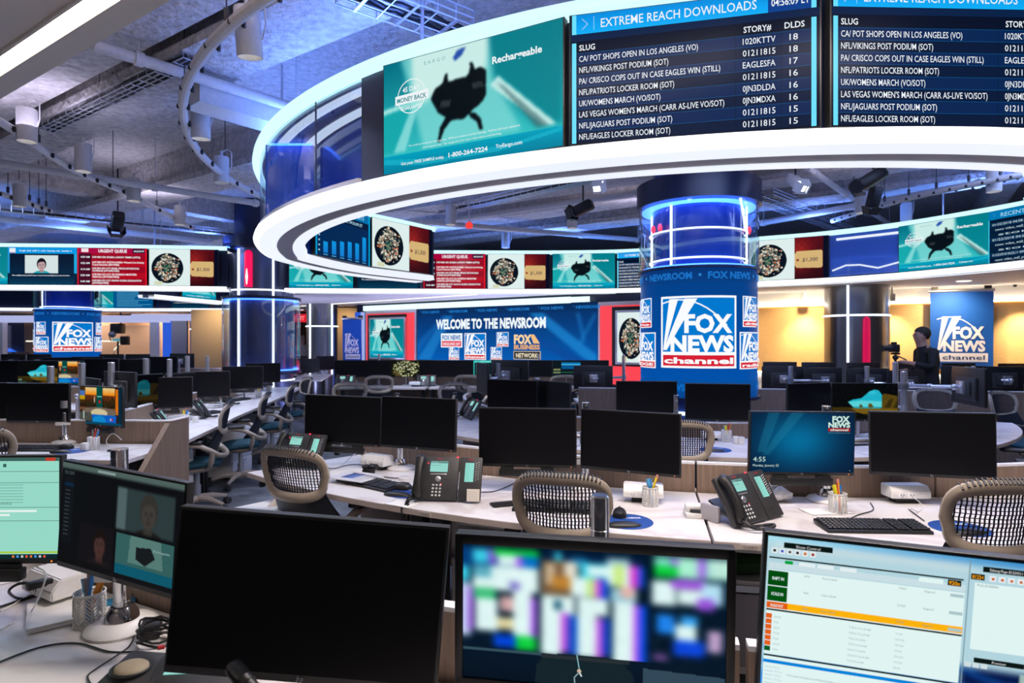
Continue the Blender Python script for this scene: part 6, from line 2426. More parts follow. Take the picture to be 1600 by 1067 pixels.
c0 = make_chair('mesh backed chair at the open end of the middle row, near the papers', cp(503, 3.47), R(-25))
CH = [(889, 2.85, -14, 'mesh backed chair pulled up below the centre dark monitors'), (1495, 2.54, 0, 'mesh backed chair at the photo\'s right edge beside the keyboard'),
      (1062, 4.45, -14, 'mesh backed chair behind the centre dark monitor and the tilted phone'), (6, 4.28, 4, 'mesh backed chair at the straight desk, photo\'s left edge'),
      (308, 5.6, 112, 'teal seated side chair nearest the slanted end panel'), (376, 6.6, 108, 'second teal seated side chair along the aisle desk'),
      (425, 8.0, 104, 'third side chair along the aisle desk'), (455, 9.3, 128, 'fourth side chair near the glass column'),
      (594, 10.25, 8, 'far chair facing the row below the red niche'), (736, 10.4, -10, 'far chair in front of the green bordered page'), (878, 10.4, 5, 'far chair facing the blue barred program'),
      (701, 8.0, 165, 'dark blue chair back behind the paired dark monitors'), (1470, 7.0, 160, 'dark blue chair back in front of the long spine partition'),
      (1602, 6.6, 200, 'dark blue chair back at the photo\'s right edge'), (1622, 4.7, 60, 'pale framed side chair right of the far right dark monitor'),
      (548, 12.6, 80, 'far side chair between the glass column and the far row'), (545, 8.6, 20, 'far chair partly hidden by the paired dark monitors'), (18, 8.75, -5, 'far chair in front of the cave beach picture at the left')]
for x, d, rz, lab in CH:
    ch_ = dup(c0, lab, cp(x, d), R(rz))
    ch_.scale = {889: (.93, 1, 1), 1495: (.92, 1, 1.045), 1062: (.95, 1, 1.02)}.get(x, (1, 1, 1))

# ------------------------------------------------------------------ desk phones
PHG = 'black desk phones with button modules'
PH = pic = Pic(100, 60, (150, 215, 205))
PH.rect(0, 2, 100, 9, (90, 130, 126), 1)
for i in range(4):
    PH.rect(4, 17 + i * 9, 92, .8, (120, 175, 168), 1)
PH.text('Wed 4:56pm', 6, 10, 5, (190, 235, 226), w=40)
PH.text('Messages waiting', 6, 25, 5, (70, 120, 114), w=54)
PH_ME = PH.mesh('display', .094, .056, dz=.0003)
PM_ = Pic(50, 110, (150, 222, 210))
for i in range(10):
    PM_.rect(3, 8 + i * 10, 44, .8, (116, 178, 168), 1)
    PM_.text('LINE %d' % (i + 1), 5, 15 + i * 10, 4.5, (90, 150, 140), w=20)
PM_ME = PM_.mesh('display', .047, .100, dz=.0003)
PHP = {}


def phone(label, loc, rz, note=False, steep=52, simple=False):
    t = thing('desk_phone', label, 'phone', loc, R(rz), PHG)
    a = R(90 - steep)
    tilt = Matrix.Rotation(-a, 3, 'X')     # face leans back
    org = Vector((0, -.05, .014))

    def W_(x, y, z=0.0):
        """point on the face: x across, y up the slope, z out of it"""
        return org + tilt @ Vector((x, -z, y))
    mt_ = tilt
    b = MB(); b.box(W_(-.03, .113, -.012), (.235, .028, .228), .008, m=mt_); b.box(org + Vector((-.03, .10, .045)), (.20, .15, .012), .004, m=Matrix.Rotation(R(25), 3, 'X')); b.build('base', M_DARK, t)
    b = MB(); b.box(W_(.152, .113, -.012), (.118, .024, .228), .006, m=mt_); mod = b.build('button_module', M_DARK, t)
    o = link('display', PM_ME, mod); o.location = W_(.145, .145, .0012); o.rotation_euler = (-a, 0, 0)
    b = MB()
    for i in range(2):
        for k in range(9):
            b.ball(W_(.180 + .012 * i, .105 + .011 * k + .005 * i, .0005), .0035, (1.3, 1, .8), 8)
    b.build('line_buttons', M_SILVER, mod)
    b = MB(); b.tube([W_(.13, .04, .001), W_(.155, .04, .001)], .002, 6); b.build('slot', M_BLACK, mod)
    # handset along the left edge
    b = MB()
    pts = [W_(-.118, .012, .012), W_(-.118, .03, .026), W_(-.117, .07, .036), W_(-.116, .12, .040), W_(-.116, .17, .036), W_(-.116, .205, .026), W_(-.116, .222, .014)]
    b.tube(pts, [.022, .030, .022, .020, .022, .029, .022], 12, flat=.75, up=(1, 0, 0))
    b.build('handset', M_BLACK, t)
    o = link('display', PH_ME, t); o.location = W_(-.018, .172, .0028); o.rotation_euler = (-a, 0, 0)
    b = MB(); b.box(W_(-.018, .132, .001), (.088, .004, .007), .002, m=mt_); b.build('soft_keys', M_SILVER, t)
    b = MB(); b.ball(W_(-.018, .107, .0015), .0155, (1, .25, 1), 16, m=mt_); b.build('navigation_button', M_SILVER, t)
    b = MB()
    for i in range(3):
        for k in range(4):
            b.ball(W_(-.041 + .019 * i, .022 + .0175 * k, .001), .0072, (1, .35, .85), 10, m=mt_)
    b.build('keypad', mat('pale_keys', (.55, .57, .58), .4), t)
    b = MB()
    for k in range(4):
        for x in (-.078, .044):
            b.ball(W_(x, .155 + .012 * k, .001), .003, (1.6, .6, .8), 8, m=mt_)
    for x in (-.066, .028):
        b.ball(W_(x, .107, .001), .006, (1, .4, .7), 8, m=mt_)
    for k in range(4):
        b.box(W_(.035, .022 + .016 * k, .0), (.012, .004, .008), .002, m=mt_)
    b.build('side_buttons', M_BLACK, t)
    b = MB(); b.ball(W_(-.078, .190, .001), .0035, n=8); b.box(W_(.078, .224, .001), (.012, .006, .006), .002, m=mt_); b.ball(W_(.0, .082, .001), .003, n=8); b.build('red_light', M_RED, t)
    b = MB(); b.box(W_(-.018, .214, .0022), (.03, .001, .004), m=mt_); b.box(W_(.15, .214, .001), (.026, .001, .004), m=mt_); b.build('maker_mark', mat('red_print', (.45, .02, .03), .5), t)
    # coiled cord from the foot of the handset
    b = MB()
    path = smooth_path_3([W_(-.122, .012, .004), org + Vector((-.135, -.03, .02)), org + Vector((-.12, -.075, -.002)), org + Vector((-.05, -.10, -.003)), org + Vector((.0, -.085, -.003)), org + Vector((-.03, -.065, -.003)), org + Vector((-.10, -.045, -.003)), org + Vector((-.13, .0, .0))] if not note else
                         [W_(-.122, .012, .004), org + Vector((-.15, -.03, .01)), org + Vector((-.16, -.075, -.03)), org + Vector((-.165, -.085, -.10)), org + Vector((-.15, -.085, -.12)), org + Vector((-.14, -.08, -.08)), org + Vector((-.145, -.07, -.0)), org + Vector((-.125, -.01, .0))], 14)
    L = len(path)
    hel = []
    for i in range(L * 3):
        u = i / 3
        j = min(int(u), L - 2)
        p = path[j].lerp(path[j + 1], u - j)
        d = (path[j + 1] - path[j]).normalized()
        n1 = d.cross(Vector((0, 0, 1)))
        n1 = n1.normalized() if n1.length > .1 else Vector((1, 0, 0))
        n2 = d.cross(n1)
        hel.append(p + n1 * (.0055 * math.cos(i * 1.25)) + n2 * (.0055 * math.sin(i * 1.25)) + Vector((0, 0, .0075 if p.z > -.02 else 0)))
    b.tube(hel, .0032, 5)
    b.build('cord', M_BLACK, t)
    b = MB()
    b.box(org + Vector((-.135, .15, .024)), (.02, .10, .075), .004); b.box(org + Vector((.09, .15, .024)), (.02, .10, .075), .004); b.box(org + Vector((-.02, .19, .0)), (.24, .02, .02), .004)
    b.build('stand', M_GREY, t)
    return t


def smooth_path_3(pts, per=8):
    out = []
    pts = [Vector(p) for p in pts]
    for i in range(len(pts) - 1):
        p0, p1, p2, p3 = pts[max(0, i - 1)], pts[i], pts[i + 1], pts[min(len(pts) - 1, i + 2)]
        for k in range(per):
            t = k / per
            out.append(0.5 * ((2 * p1) + (p2 - p0) * t + (2 * p0 - 5 * p1 + 4 * p2 - p3) * t * t + (3 * p1 - p0 - 3 * p2 + p3) * t ** 3))
    out.append(pts[-1])
    return out


def on_desk(x, y, z=ZD):
    return P(x, y, z)


ph1 = phone('black desk phone with a yellowish paper note, its cord hanging off the desk edge', on_desk(690, 781), -6, note=True, steep=64)
ph2 = phone('black desk phone tilted on a grey stand, left of the lock screen monitor', on_desk(1168, 815), 33, steep=58)
ph3 = dup(ph1, 'black desk phone half hidden by the first mesh chair', Vector((-1.43, 3.98, ZD)), R(-22))
for x, y, d, rz, lab in ((536, 606, 11.15, 0, 'small desk phone at the left end of the far row'), (663, 606, 11.15, 5, 'small desk phone below the coral picture'), (733, 640, 6.5, -70, 'desk phone on the inner desk behind the paired dark monitors'),
                         (317, 655, 6.55, 108, 'desk phone on the aisle desk near the first side chair'), (256, 672, 5.5, 110, 'desk phone at the near end of the aisle desk'), (356, 632, 7.9, 105, 'desk phone on the aisle desk\'s second stretch')):
    dup(ph2, lab, (cp(x, d).x, d, ZD), R(rz), skip=('stand',))
note = MB(); note.box((0, 0, 0), (.066, .0012, .062)); note = note.build('sticky_note', mat('note_paper', (.72, .68, .58), .8), loc=ph1.matrix_world.translation)
bpy.context.view_layer.update()
note.location = ph1.matrix_world @ Vector((.178, -.063, .045)); note.rotation_euler = (-R(10), 0, R(-6))
tag(note, 'small handwritten paper note stuck on the phone\'s button module', 'note')
pn = Pic(66, 62, (222, 216, 204))
for i, w in enumerate((40, 52, 48, 50)):
    pn.line([(8 + k * 3, 14 + i * 12 + (1.5 if k % 2 else -1)) for k in range(w // 3)], .8, (150, 150, 160), 1)
ns = link('handwriting', pn.mesh('handwriting', .064, .060, material=M_PRINT), note, (0, -.0009, 0))

# ------------------------------------------------------------------ keyboards, mice, pads
KG, MGp, PGd = 'black keyboards', 'black mice', 'round blue mouse pads'
KEYP = None


def keyboard(label, loc, rz):
    global KEYP
    if KEYP is None:
        t = thing('keyboard', label, 'keyboard', loc, R(rz), KG)
        b = MB(); b.box((0, 0, .010), (.445, .150, .018), .006, m=Matrix.Rotation(R(4), 3, 'X')); b.build('case', M_BLACK, t)
        b = MB()
        for r in range(6):
            for k in range(15):
                b.box((-.207 + .0187 * k, -.055 + .0205 * r, .0215 + .0015 * r), (.0160, .0165, .007), .002, seg=1)
            for k in range(3):
                b.box((.083 + .0187 * k, -.055 + .0205 * r, .0215 + .0015 * r), (.016, .0165, .007), .002, seg=1)
            for k in range(4):
                b.box((.149 + .0187 * k, -.055 + .0205 * r, .0215 + .0015 * r), (.016, .0165, .007), .002, seg=1)
        b.build('keys', mat('key_caps', (.016, .018, .024), .32), t)
        KEYP = t
        return t
    return dup(KEYP, label, loc, R(rz))


keyboard('long black keyboard beside the rightmost mesh chair', on_desk(1362, 826), -3)
keyboard('black keyboard half covered by white papers', on_desk(578, 757), -38)
keyboard('black keyboard seen through the centre mesh chair', on_desk(872, 795), -8)
keyboard('keyboard behind the chair at the photo\'s left edge', on_desk(48, 703), 0)
keyboard('keyboard on the inner desk under the cave beach monitor', on_desk(1338, 694), 10)
keyboard('keyboard on the aisle desk near the slanted end panel', on_desk(318, 648), 75)
keyboard('keyboard on the aisle desk\'s second stretch', on_desk(370, 626), 78)


MSP = None


def mouse(label, loc, rz):
    global MSP
    if MSP is None:
        t = thing('mouse', label, 'mouse', loc, R(rz), MGp)
        b = MB()
        rows = []
        for k in range(9):
            u = k / 8
            y = -.052 + .104 * u
            w = .030 * math.sqrt(max(.0, 1 - (2 * u - 1) ** 4)) + .004
            h = .034 * math.sqrt(max(0, 1 - (1.7 * u - .8) ** 2)) + .004
            rows.append([Vector((w * math.cos(math.pi * j / 10), y, max(0, h * math.sin(math.pi * j / 10)) + .002)) for j in range(11)])
        b.grid(rows, closed=True)
        for rw in (rows[0], rows[-1]):
            b.verts_faces(rw, [list(range(11))])
        b.build('body', M_BLACK, t)
        b = MB(); b.cyl((-.004, .028, .033), (.004, .028, .033), .006, n=10); b.build('wheel', M_DARK, t)
        MSP = t
        return t
    return dup(MSP, label, loc, R(rz))


PADP = None


def pad(label, loc, rz):
    global PADP
    if PADP is None:
        t = thing('mouse_pad', label, 'mouse pad', loc, R(rz), PGd)
        b = MB(); b.lathe([(0, 0), (.115, 0), (.118, .002), (.115, .004), (0, .004)], n=40); b.build('disc', mat('blue_pad', (.006, .06, .30), .7), t)
        b = MB(); b.ball((-.03, -.075, .006), .07, (1.15, .45, .26), 16); b.build('wrist_rest', M_BLACK, t)
        q = Pic(100, 34, (4, 80, 180))
        q.text('FOX NEWS', 8, 22, 12, (225, 232, 240), w=84, bold=.04)
        q.rect(8, 25, 84, 4, (190, 205, 230), 2)
        link('print', q.mesh('print', .12, .04, lambda x, l, z: (x, z, l + .0), dz=.0003, material=M_PRINT), t, (.02, .045, .0044))
        PADP = t
        return t
    return dup(PADP, label, loc, R(rz))


pad('round blue mouse pad between the keyboard and the noted phone', on_desk(638, 770), -15)
pad('round blue mouse pad right of the centre mesh chair', on_desk(980, 815), 0)
pad('round blue mouse pad seen through the rightmost mesh chair', on_desk(1500, 826), 10)
pad('round blue mouse pad on the inner desk', on_desk(1118, 703), 0)
pad('round blue mouse pad on the straight desk at the left', on_desk(112, 705), 0)
mouse('black mouse on the blue pad beside the noted phone', on_desk(630, 764, ZD + .004), -100)
mouse('black mouse at the right rim of the centre mesh chair', on_desk(968, 806, ZD + .004), -10)
mouse('black mouse on the straight desk\'s blue pad', on_desk(104, 701, ZD + .004), -80)
o = MB(); o.box((0, 0, .008), (.06, .13, .016), .006); o = o.build('black_handheld', M_BLACK, loc=on_desk(184, 704), rot=(0, 0, R(-25))); tag(o, 'small black handheld lying at the straight desk\'s right end', 'device')
o = MB(); o.box((0, 0, .006), (.075, .15, .012), .006); o = o.build('black_handheld', M_BLACK, loc=on_desk(790, 789), rot=(0, 0, R(-70))); tag(o, 'small black handheld left of the centre mesh chair', 'device')

# ------------------------------------------------------------------ pen cups and pens
CUPG = 'white lattice pen cups'
CUPP = None


def cup(label, loc, s=1.0):
    global CUPP
    if CUPP is None:
        t = thing('pen_cup', label, 'pen cup', loc, 0, CUPG)
        b = MB()
        r, h = .040, .095
        cols, rws = 15, 7
        for c in range(cols):
            a0, a1 = 2 * math.pi * c / cols, 2 * math.pi * (c + 1) / cols
            am, an2 = a0 + (a1 - a0) * .14, a1 - (a1 - a0) * .14
            sl = .0075 * (1 if c % 2 else -1)
            pt = lambda a, z: Vector((r * math.cos(a), r * math.sin(a), z))
            b.verts_faces([pt(a0, 0), pt(am, 0), pt(am, h), pt(a0, h), pt(an2, 0), pt(a1, 0), pt(a1, h), pt(an2, h)], [[0, 1, 2, 3], [4, 5, 6, 7]])
            for k in range(rws + 1):
                z = .012 + (h - .024) * k / rws
                w = .0027
                b.verts_faces([pt(am, z - w - sl), pt(an2, z - w + sl), pt(an2, z + w + sl), pt(am, z + w - sl)], [[0, 1, 2, 3]])
            b.verts_faces([pt(am, 0), pt(an2, 0), pt(an2, .008), pt(am, .008)], [[0, 1, 2, 3]])
            b.verts_faces([pt(am, h - .008), pt(an2, h - .008), pt(an2, h), pt(am, h)], [[0, 1, 2, 3]])
        wall = b.build('lattice', M_WHITE, t)
        md = wall.modifiers.new('thickness', 'SOLIDIFY'); md.thickness = .0018
        b = MB(); b.tube([(r * math.cos(2 * math.pi * k / 32), r * math.sin(2 * math.pi * k / 32), h) for k in range(32)], .0022, 6, closed=True); b.build('rim', M_WHITE, t)
        b = MB(); b.lathe([(0, .001), (r, .001), (r, .004), (0, .004)], n=24); b.build('floor_disc', M_WHITE, t)
        CUPP = t
        return t
    return dup(CUPP, label, loc, 0, scale=s)


def pen(kind, colour, where, loc, az, lean=14, L=.15, r=.0045):
    t = thing(kind, '%s %s standing in the %s' % (colour, kind, where), kind, loc, 0, 'pens in the ' + where)
    t.rotation_euler = (0, R(lean), R(az))
    b = MB(); b.cyl((0, 0, .004), (0, 0, L), r, n=8); b.build('barrel', mat('pen_' + colour, COLOURS[colour], .4), t)
    b = MB()
    if kind == 'pencil':
        b.cyl((0, 0, L), (0, 0, L + .006), r, n=8)
        b.cyl((0, 0, L + .006), (0, 0, L + .014), r * .95, n=8)
        b.build('eraser', mat('eraser', (.7, .3, .28), .6), t)
    else:
        b.cyl((0, 0, L - .035), (0, 0, L + .004), r * 1.25, n=8)
        b.box((r * 1.5, 0, L - .015), (.002, .003, .035))
        b.build('cap', mat('pen_' + colour, COLOURS[colour], .4), t)


def fill(loc, where, pens):
    for i, (kind, colour, az, lean) in enumerate(pens):
        big = kind == 'marker'
        off = Vector((.020 * math.cos(R(az)), .020 * math.sin(R(az)), .004))
        pen(kind, colour, where, loc + off * Vector((-.6, -.6, 1)), az, lean, .145 if not big else .128, .0042 if not big else .0068)


NC = on_desk(140, 975)
cup('white lattice pen cup on the nearest desk, beside the notebook', NC, 1.15)
fill(NC, 'nearest white pen cup', [('marker', 'pale blue', 150, 20), ('marker', 'grey', 165, 12), ('pen', 'blue', 60, 8), ('pencil', 'yellow', 20, 18), ('marker', 'orange', 0, 20)])
q = on_desk(1016, 790)
cup('white lattice pen cup in front of the wall outlet, right of the centre chair', q)
fill(q, 'pen cup beside the centre outlet', [('marker', 'pale blue', 160, 10), ('marker', 'blue', 100, 8), ('marker', 'grey', 60, 10), ('pencil', 'orange', 15, 20), ('pencil', 'yellow', 0, 17)])
q = on_desk(1309, 801)
cup('white lattice pen cup under the blue lock screen monitor', q)
fill(q, 'pen cup under the lock screen', [('marker', 'yellow', 170, 12), ('pencil', 'orange', 140, 4), ('pencil', 'red', 90, 6), ('marker', 'blue', 20, 12), ('marker', 'pale blue', 40, 18)])
for (x, y, lab, wh, ps_) in ((1135, 690, 'pen cup on the inner desk behind the tilted phone', 'inner desk pen cup', [('marker', 'yellow', 160, 8), ('marker', 'pale blue', 120, 14), ('pencil', 'orange', 10, 22), ('pencil', 'red', 20, 16)]),
                             (146, 702, 'pen cup on the straight desk at the left', 'straight desk pen cup', [('pencil', 'orange', 20, 16), ('pencil', 'red', 60, 10), ('pen', 'blue', 0, 20), ('pen', 'grey', 150, 10)]),
                             (289, 662, 'pen cup at the near end of the aisle desk', 'near aisle pen cup', [('marker', 'yellow', 160, 14), ('pencil', 'orange', 60, 8), ('marker', 'blue', 20, 14)]),
                             (341, 636, 'pen cup on the aisle desk behind the first side chair', 'second aisle pen cup', [('marker', 'yellow', 60, 14), ('pencil', 'red', 20, 14), ('marker', 'pale blue', 170, 14)]),
                             (404, 621, 'pen cup on the aisle desk near the third side chair', 'third aisle pen cup', [('marker', 'yellow', 150, 10), ('pencil', 'orange', 30, 14)]),
                             (420, 611, 'pen cup on the aisle desk against the glass column', 'last aisle pen cup', [('marker', 'red', 60, 10), ('marker', 'yellow', 150, 10)]),
                             (557, 606, 'pen cup on the far row, left end', 'far row pen cup', [('marker', 'blue', 20, 12), ('pencil', 'orange', 160, 12)])):
    q = on_desk(x, y)
    cup(lab, q)
    fill(q, wh, ps_)

# ------------------------------------------------------------------ power boxes, papers, small things
PBG = 'white power outlet boxes'
PBX = None


def power_box(label, loc, rz, scale=1.0):
    global PBX
    if PBX is None:
        t = thing('power_box', label, 'power outlet', loc, R(rz), PBG)
        b = MB()
        pr = [(-.045, .03), (-.045, .06), (-.02, .092), (.055, .092), (.055, .03)]
        b.verts_faces([Vector((x, y, z)) for x in (-.10, .10) for (y, z) in pr], [[0, 1, 2, 3, 4], [9, 8, 7, 6, 5]] + [[i, (i + 1) % 5, 5 + (i + 1) % 5, 5 + i] for i in range(5)])
        bmesh.ops.bevel(b.bm, geom=b.bm.edges[:], offset=.004, segments=2, affect='EDGES')
        b.build('case', M_WHITE, t)
        b = MB()
        for x in (-.05, .0):
            b.box((x, -.046, .046), (.038, .003, .026), .001)
        b.build('socket_plate', M_CAP, t)
        b = MB()
        for x in (-.05, .0):
            for dx in (-.007, .007):
                b.box((x + dx, -.048, .050), (.0025, .002, .008))
            b.cyl((x, -.0485, .040), (x, -.047, .040), .0025, n=8)
        b.build('socket_slots', M_BLACK, t)
        b = MB(); b.box((0, .02, .014), (.12, .06, .028), .004); b.build('clamp', M_BLACK, t)
        PBX = t
        return t
    return dup(PBX, label, loc, R(rz), scale=scale)


q = on_desk(82, 938)
power_box('white power outlet box at the nearest partition, with a black plug', q, -30, 1.0)
power_box('white outlet box behind the papers, with plugs, under the open end monitors', on_desk(588, 733), -30)
power_box('white outlet box behind the pen cup, right of the centre chair', on_desk(1005, 784), -12)
power_box('white outlet box left of the rightmost mesh chair', on_desk(1416, 785), 0)
power_box('white outlet box on the straight desk beside the slanted end panel', on_desk(202, 689), 0)
power_box('white outlet box on the inner desk beside its mesh chair', on_desk(1112, 688), -5, .8)
power_box('white outlet box on the far row', on_desk(648, 604), 0)


def sheet(name, label, cat, loc, w, h, rz, m, curl=.0, z=.002, group=None):
    b = MB()
    rows = [[Vector((w * (i / 8 - .5), h * (j / 8 - .5), z + curl * ((i / 8) ** 2) * (1 - j / 10))) for j in range(9)] for i in range(9)]
    b.grid(rows)
    o = b.build(name, m, loc=loc, rot=(0, 0, R(rz)))
    md = o.modifiers.new('thickness', 'SOLIDIFY'); md.thickness = .0012
    return tag(o, label, cat, group)


ps = sheet('paper_sheet', 'printed white sheet with a blue picture, over the half covered keyboard', 'paper', on_desk(556, 752), .216, .28, 62, M_PAPER, 0, .030)
pp = Pic(100, 130, (206, 206, 212)).canvas(.5); pp.pgrad(20, 34, 60, 44, (30, 60, 130), (120, 140, 190)); pp.noise(10)
for i in range(8):
    pp.rect(14, 84 + i * 5, 70, 1, (150, 150, 156), 1)
link('print', pp.mesh('print', .2, .26, lambda x, l, z: (x, z, l), dz=.0003, material=M_PRINT), ps, (0, 0, .032))
sheet('paper_sheet', 'blank white sheet lying left of the noted phone near the desk edge', 'paper', on_desk(628, 787), .10, .15, 60, M_PAPER)
sheet('paper_sheet', 'white sheet under the black adaptor at the open end desk', 'paper', on_desk(545, 737), .25, .2, 20, M_PAPER)
sheet('paper_stack', 'flat white papers under the pen cup below the lock screen', 'paper', on_desk(1290, 799), .22, .12, 8, M_PAPER, 0, .004)
t = thing('paper_pile', 'pile of white papers on the far row, right of its second phone', 'papers', on_desk(716, 604), .3)
b = MB(); b.box((0, 0, .012), (.3, .22, .024)); b.build('stack', M_PAPER, t)
b = MB(); b.box((-.05, 0, .05), (.26, .2, .004), m=Matrix.Rotation(.25, 3, 'Y')); b.build('bent_sheet', M_PAPER, t)
# crumpled tissue
b = MB(); b.ball((0, 0, .03), .06, (1.2, .7, .6), 12)
rr = random.Random(8)
for v in b.bm.verts:
    v.co += Vector((rr.uniform(-.014, .014), rr.uniform(-.012, .012), rr.uniform(-.004, .02)))
b.box((-.04, 0, .055), (.05, .004, .08), m=Matrix.Rotation(.5, 3, 'Y'))
o = b.build('tissue', M_PAPER, loc=on_desk(1216, 783), smooth=False); tag(o, 'crumpled white tissue beside the tilted phone', 'tissue')
t = thing('tape_dispenser', 'white desk card reader left of the tilted phone', 'device', on_desk(1088, 806), R(-8))
b = MB(); b.box((0, 0, .012), (.11, .10, .024), .004); b.box((0, .01, .038), (.10, .07, .03), .006); b.build('body', M_WHITE, t)
b = MB(); b.box((0, -.036, .034), (.07, .012, .012)); b.build('slot', M_DARK, t)
for x, y, lab in ((1150, 693, 'small clear container beside the inner desk pen cup'), (1158, 694, 'small white box beside the inner desk pen cup'), (133, 704, 'small white box left of the straight desk pen cup'), (306, 660, 'small white box right of the near aisle pen cup'), (413, 618, 'small white box by the last aisle pen cups')):
    o = MB(); o.box((0, 0, .03), (.045, .045, .06), .004); o = o.build('small_box', M_WHITE, loc=on_desk(x, y)); tag(o, lab, 'box')
o = MB(); o.lathe([(0, 0), (.035, 0), (.036, .018), (.033, .020), (0, .019)], n=28); o = o.build('clear_lid', mat('clear_lid_plastic', (.7, .7, .72), .12), loc=on_desk(632, 750)); tag(o, 'flat clear round lid beside the white monitor foot', 'lid')
for x, y, s, d, lab in ((1171, 853.5, '2.208.3', 2.5, 'small room tag reading 2.208.3 on the desk edge'), (663, 802, '2.208.2', 2.9, 'small room tag reading 2.208.2 on the desk edge')):
    k = Vector(((x - CXP) / FPX, 1))
    best = min((abs(polar(5.425, a).x - k.x * polar(5.425, a).y), a) for a in np.linspace(-45, 10, 900))[1]
    q = polar(5.4285, best, ZD - .0155)
    t = thing('room_tag', lab, 'tag', q, R(best), 'room tags on the desk edge')
    b = MB(); b.box((0, 0, 0), (.075, .002, .022)); b.build('plate', M_WHITE, t)
    pq = Pic(75, 22, (200, 188, 180)); pq.text(s, 12, 16, 10, (110, 105, 105), w=50)
    link('number', pq.mesh('number', .072, .020, material=M_PRINT), t, (0, -.0013, 0))

# nearest desk
nb = on_desk(86, 962)
t = thing('notebook', 'white notebook lying on the nearest desk left of the pen cup', 'notebook', nb, R(38))
b = MB(); b.box((0, 0, .008), (.13, .21, .014), .003); b.build('pages', M_PAPER, t)
b = MB(); b.box((0, 0, .0165), (.134, .214, .003)); b.build('cover', M_WHITE, t)
o = MB(); o.box((0, 0, .003), (.09, .05, .005)); o = o.build('blue_card', mat('blue_card', (.02, .2, .4), .5), loc=nb + Vector((.13, .10, 0)), rot=(0, 0, .5)); tag(o, 'blue card behind the nearest pen cup', 'card')


def cable(name, label, pts, r, m, group='loose cables'):
    o = Vector(pts[0])
    b = MB(); b.tube(smooth_path_3([Vector(p) - o for p in pts], 8), r, 6)
    ob = b.build(name, m, loc=o)
    return tag(ob, label, 'cable', group)


zc_ = ZD + .004
dk = lambda x, y: P(x, y, zc_)
cable('cable', 'long black cable curving across the nearest desk', [dk(-20, 1042), dk(60, 1012), dk(120, 1005), dk(170, 1018), dk(212, 1018)], .0028, M_BLACK)
cable('cable', 'grey cable trailing from the monitor foot towards the near desk edge', [dk(218, 970), dk(205, 1005), dk(185, 1022), dk(150, 1045), dk(137, 1058), dk(150, 1080)], .0022, M_DARK)
cable('cable', 'white cable looping from the pale green monitor\'s bar to the desk', [PD(58, 886, 1.80), PD(71, 895, 1.76), PD(66, 920, 1.72), dk(45, 960), dk(10, 978), dk(-12, 990)], .0025, M_WHITE)
cable('cable', 'white cable lying in loops left of the power box', [dk(-10, 915), dk(30, 908), dk(52, 920), dk(25, 942), dk(0, 955)], .003, M_WHITE)
cable('cable', 'black power cable looping out of the nearest power box', [PD(58, 912, 1.80), PD(30, 912, 1.80), PD(14, 924, 1.80), dk(30, 935), dk(60, 928), dk(0, 948)], .004, M_BLACK)
b = MB(); b.box((0, 0, 0), (.03, .05, .022), .006); b.box((0, .03, 0), (.02, .02, .016), .004); o = b.build('power_plug', M_BLACK, loc=PD(57, 913, 1.79), rot=(0, 0, R(-35))); tag(o, 'black plug in the nearest power box', 'plug')
b = MB()
rr = random.Random(3)
for k in range(5):
    a0 = rr.uniform(0, 3)
    b.tube([(.045 * math.cos(a0 + 2 * math.pi * i / 14) * rr.uniform(.8, 1.1), .035 * math.sin(a0 + 2 * math.pi * i / 14), .008 + .012 * k + .006 * math.sin(i)) for i in range(14)], .0035, 6, closed=True)
o = b.build('cable_coil', M_BLACK, loc=P(243, 1005, ZD)); tag(o, 'tangled black cable coil right of the white monitor foot', 'cable coil')
o = MB(); o.box((0, 0, .02), (.05, .07, .04), .006); o = o.build('power_adaptor', M_BLACK, loc=P(236, 993, ZD), rot=(0, 0, .4)); tag(o, 'black power adaptor by the tangled coil', 'adaptor')
o = MB(); o.cyl((0, 0, 0), (.014, .006, 0), .006, n=8); o = o.build('red_plug', mat('red_print', (.45, .02, .03), .5), loc=P(247, 1012, ZD + .02)); tag(o, 'tiny red plug on the tangled black coil', 'plug')
for pts, lab, m in (([on_desk(578, 728), on_desk(548, 727, ZD + .03), on_desk(520, 733), on_desk(503, 728)], 'black cable running left from the adaptor on the open end desk', M_BLACK),
                    ([on_desk(584, 716, ZD + .06), on_desk(566, 706, ZD + .07), on_desk(552, 712, ZD + .05), on_desk(534, 728)], 'white cable arching from the outlet box on the open end desk', M_WHITE),
                    ([on_desk(640, 745), on_desk(620, 748), on_desk(600, 746)], 'thin black cable beside the round white monitor foot', M_BLACK),
                    ([on_desk(752, 770), on_desk(770, 769), on_desk(788, 763), on_desk(812, 752)], 'black cable between the noted phone and the centre chair', M_BLACK),
                    ([on_desk(1004, 772, ZD + .05), on_desk(985, 774, ZD + .03), on_desk(965, 782), on_desk(950, 790)], 'white cable from the outlet right of the centre chair', M_WHITE),
                    ([on_desk(1360, 787), on_desk(1364, 798), on_desk(1340, 806), on_desk(1322, 815)], 'thin black cable behind the long keyboard', M_BLACK),
                    ([on_desk(1420, 797), on_desk(1432, 806), on_desk(1444, 815)], 'thin grey cable by the rightmost outlet box', M_DARK),
                    ([on_desk(1430, 780, ZD + .06), on_desk(1440, 790, ZD + .02), on_desk(1436, 800), on_desk(1424, 796, ZD + .03)], 'white plug lead looping at the rightmost outlet box', M_WHITE),
                    ([on_desk(190, 688, ZD + .06), on_desk(176, 678, ZD + .10), on_desk(166, 690, ZD + .04), on_desk(172, 700)], 'white cable arching over the straight desk\'s outlet box', M_WHITE)):
    cable('cable', lab, [p + Vector((0, 0, .004)) for p in pts], .0028, m)
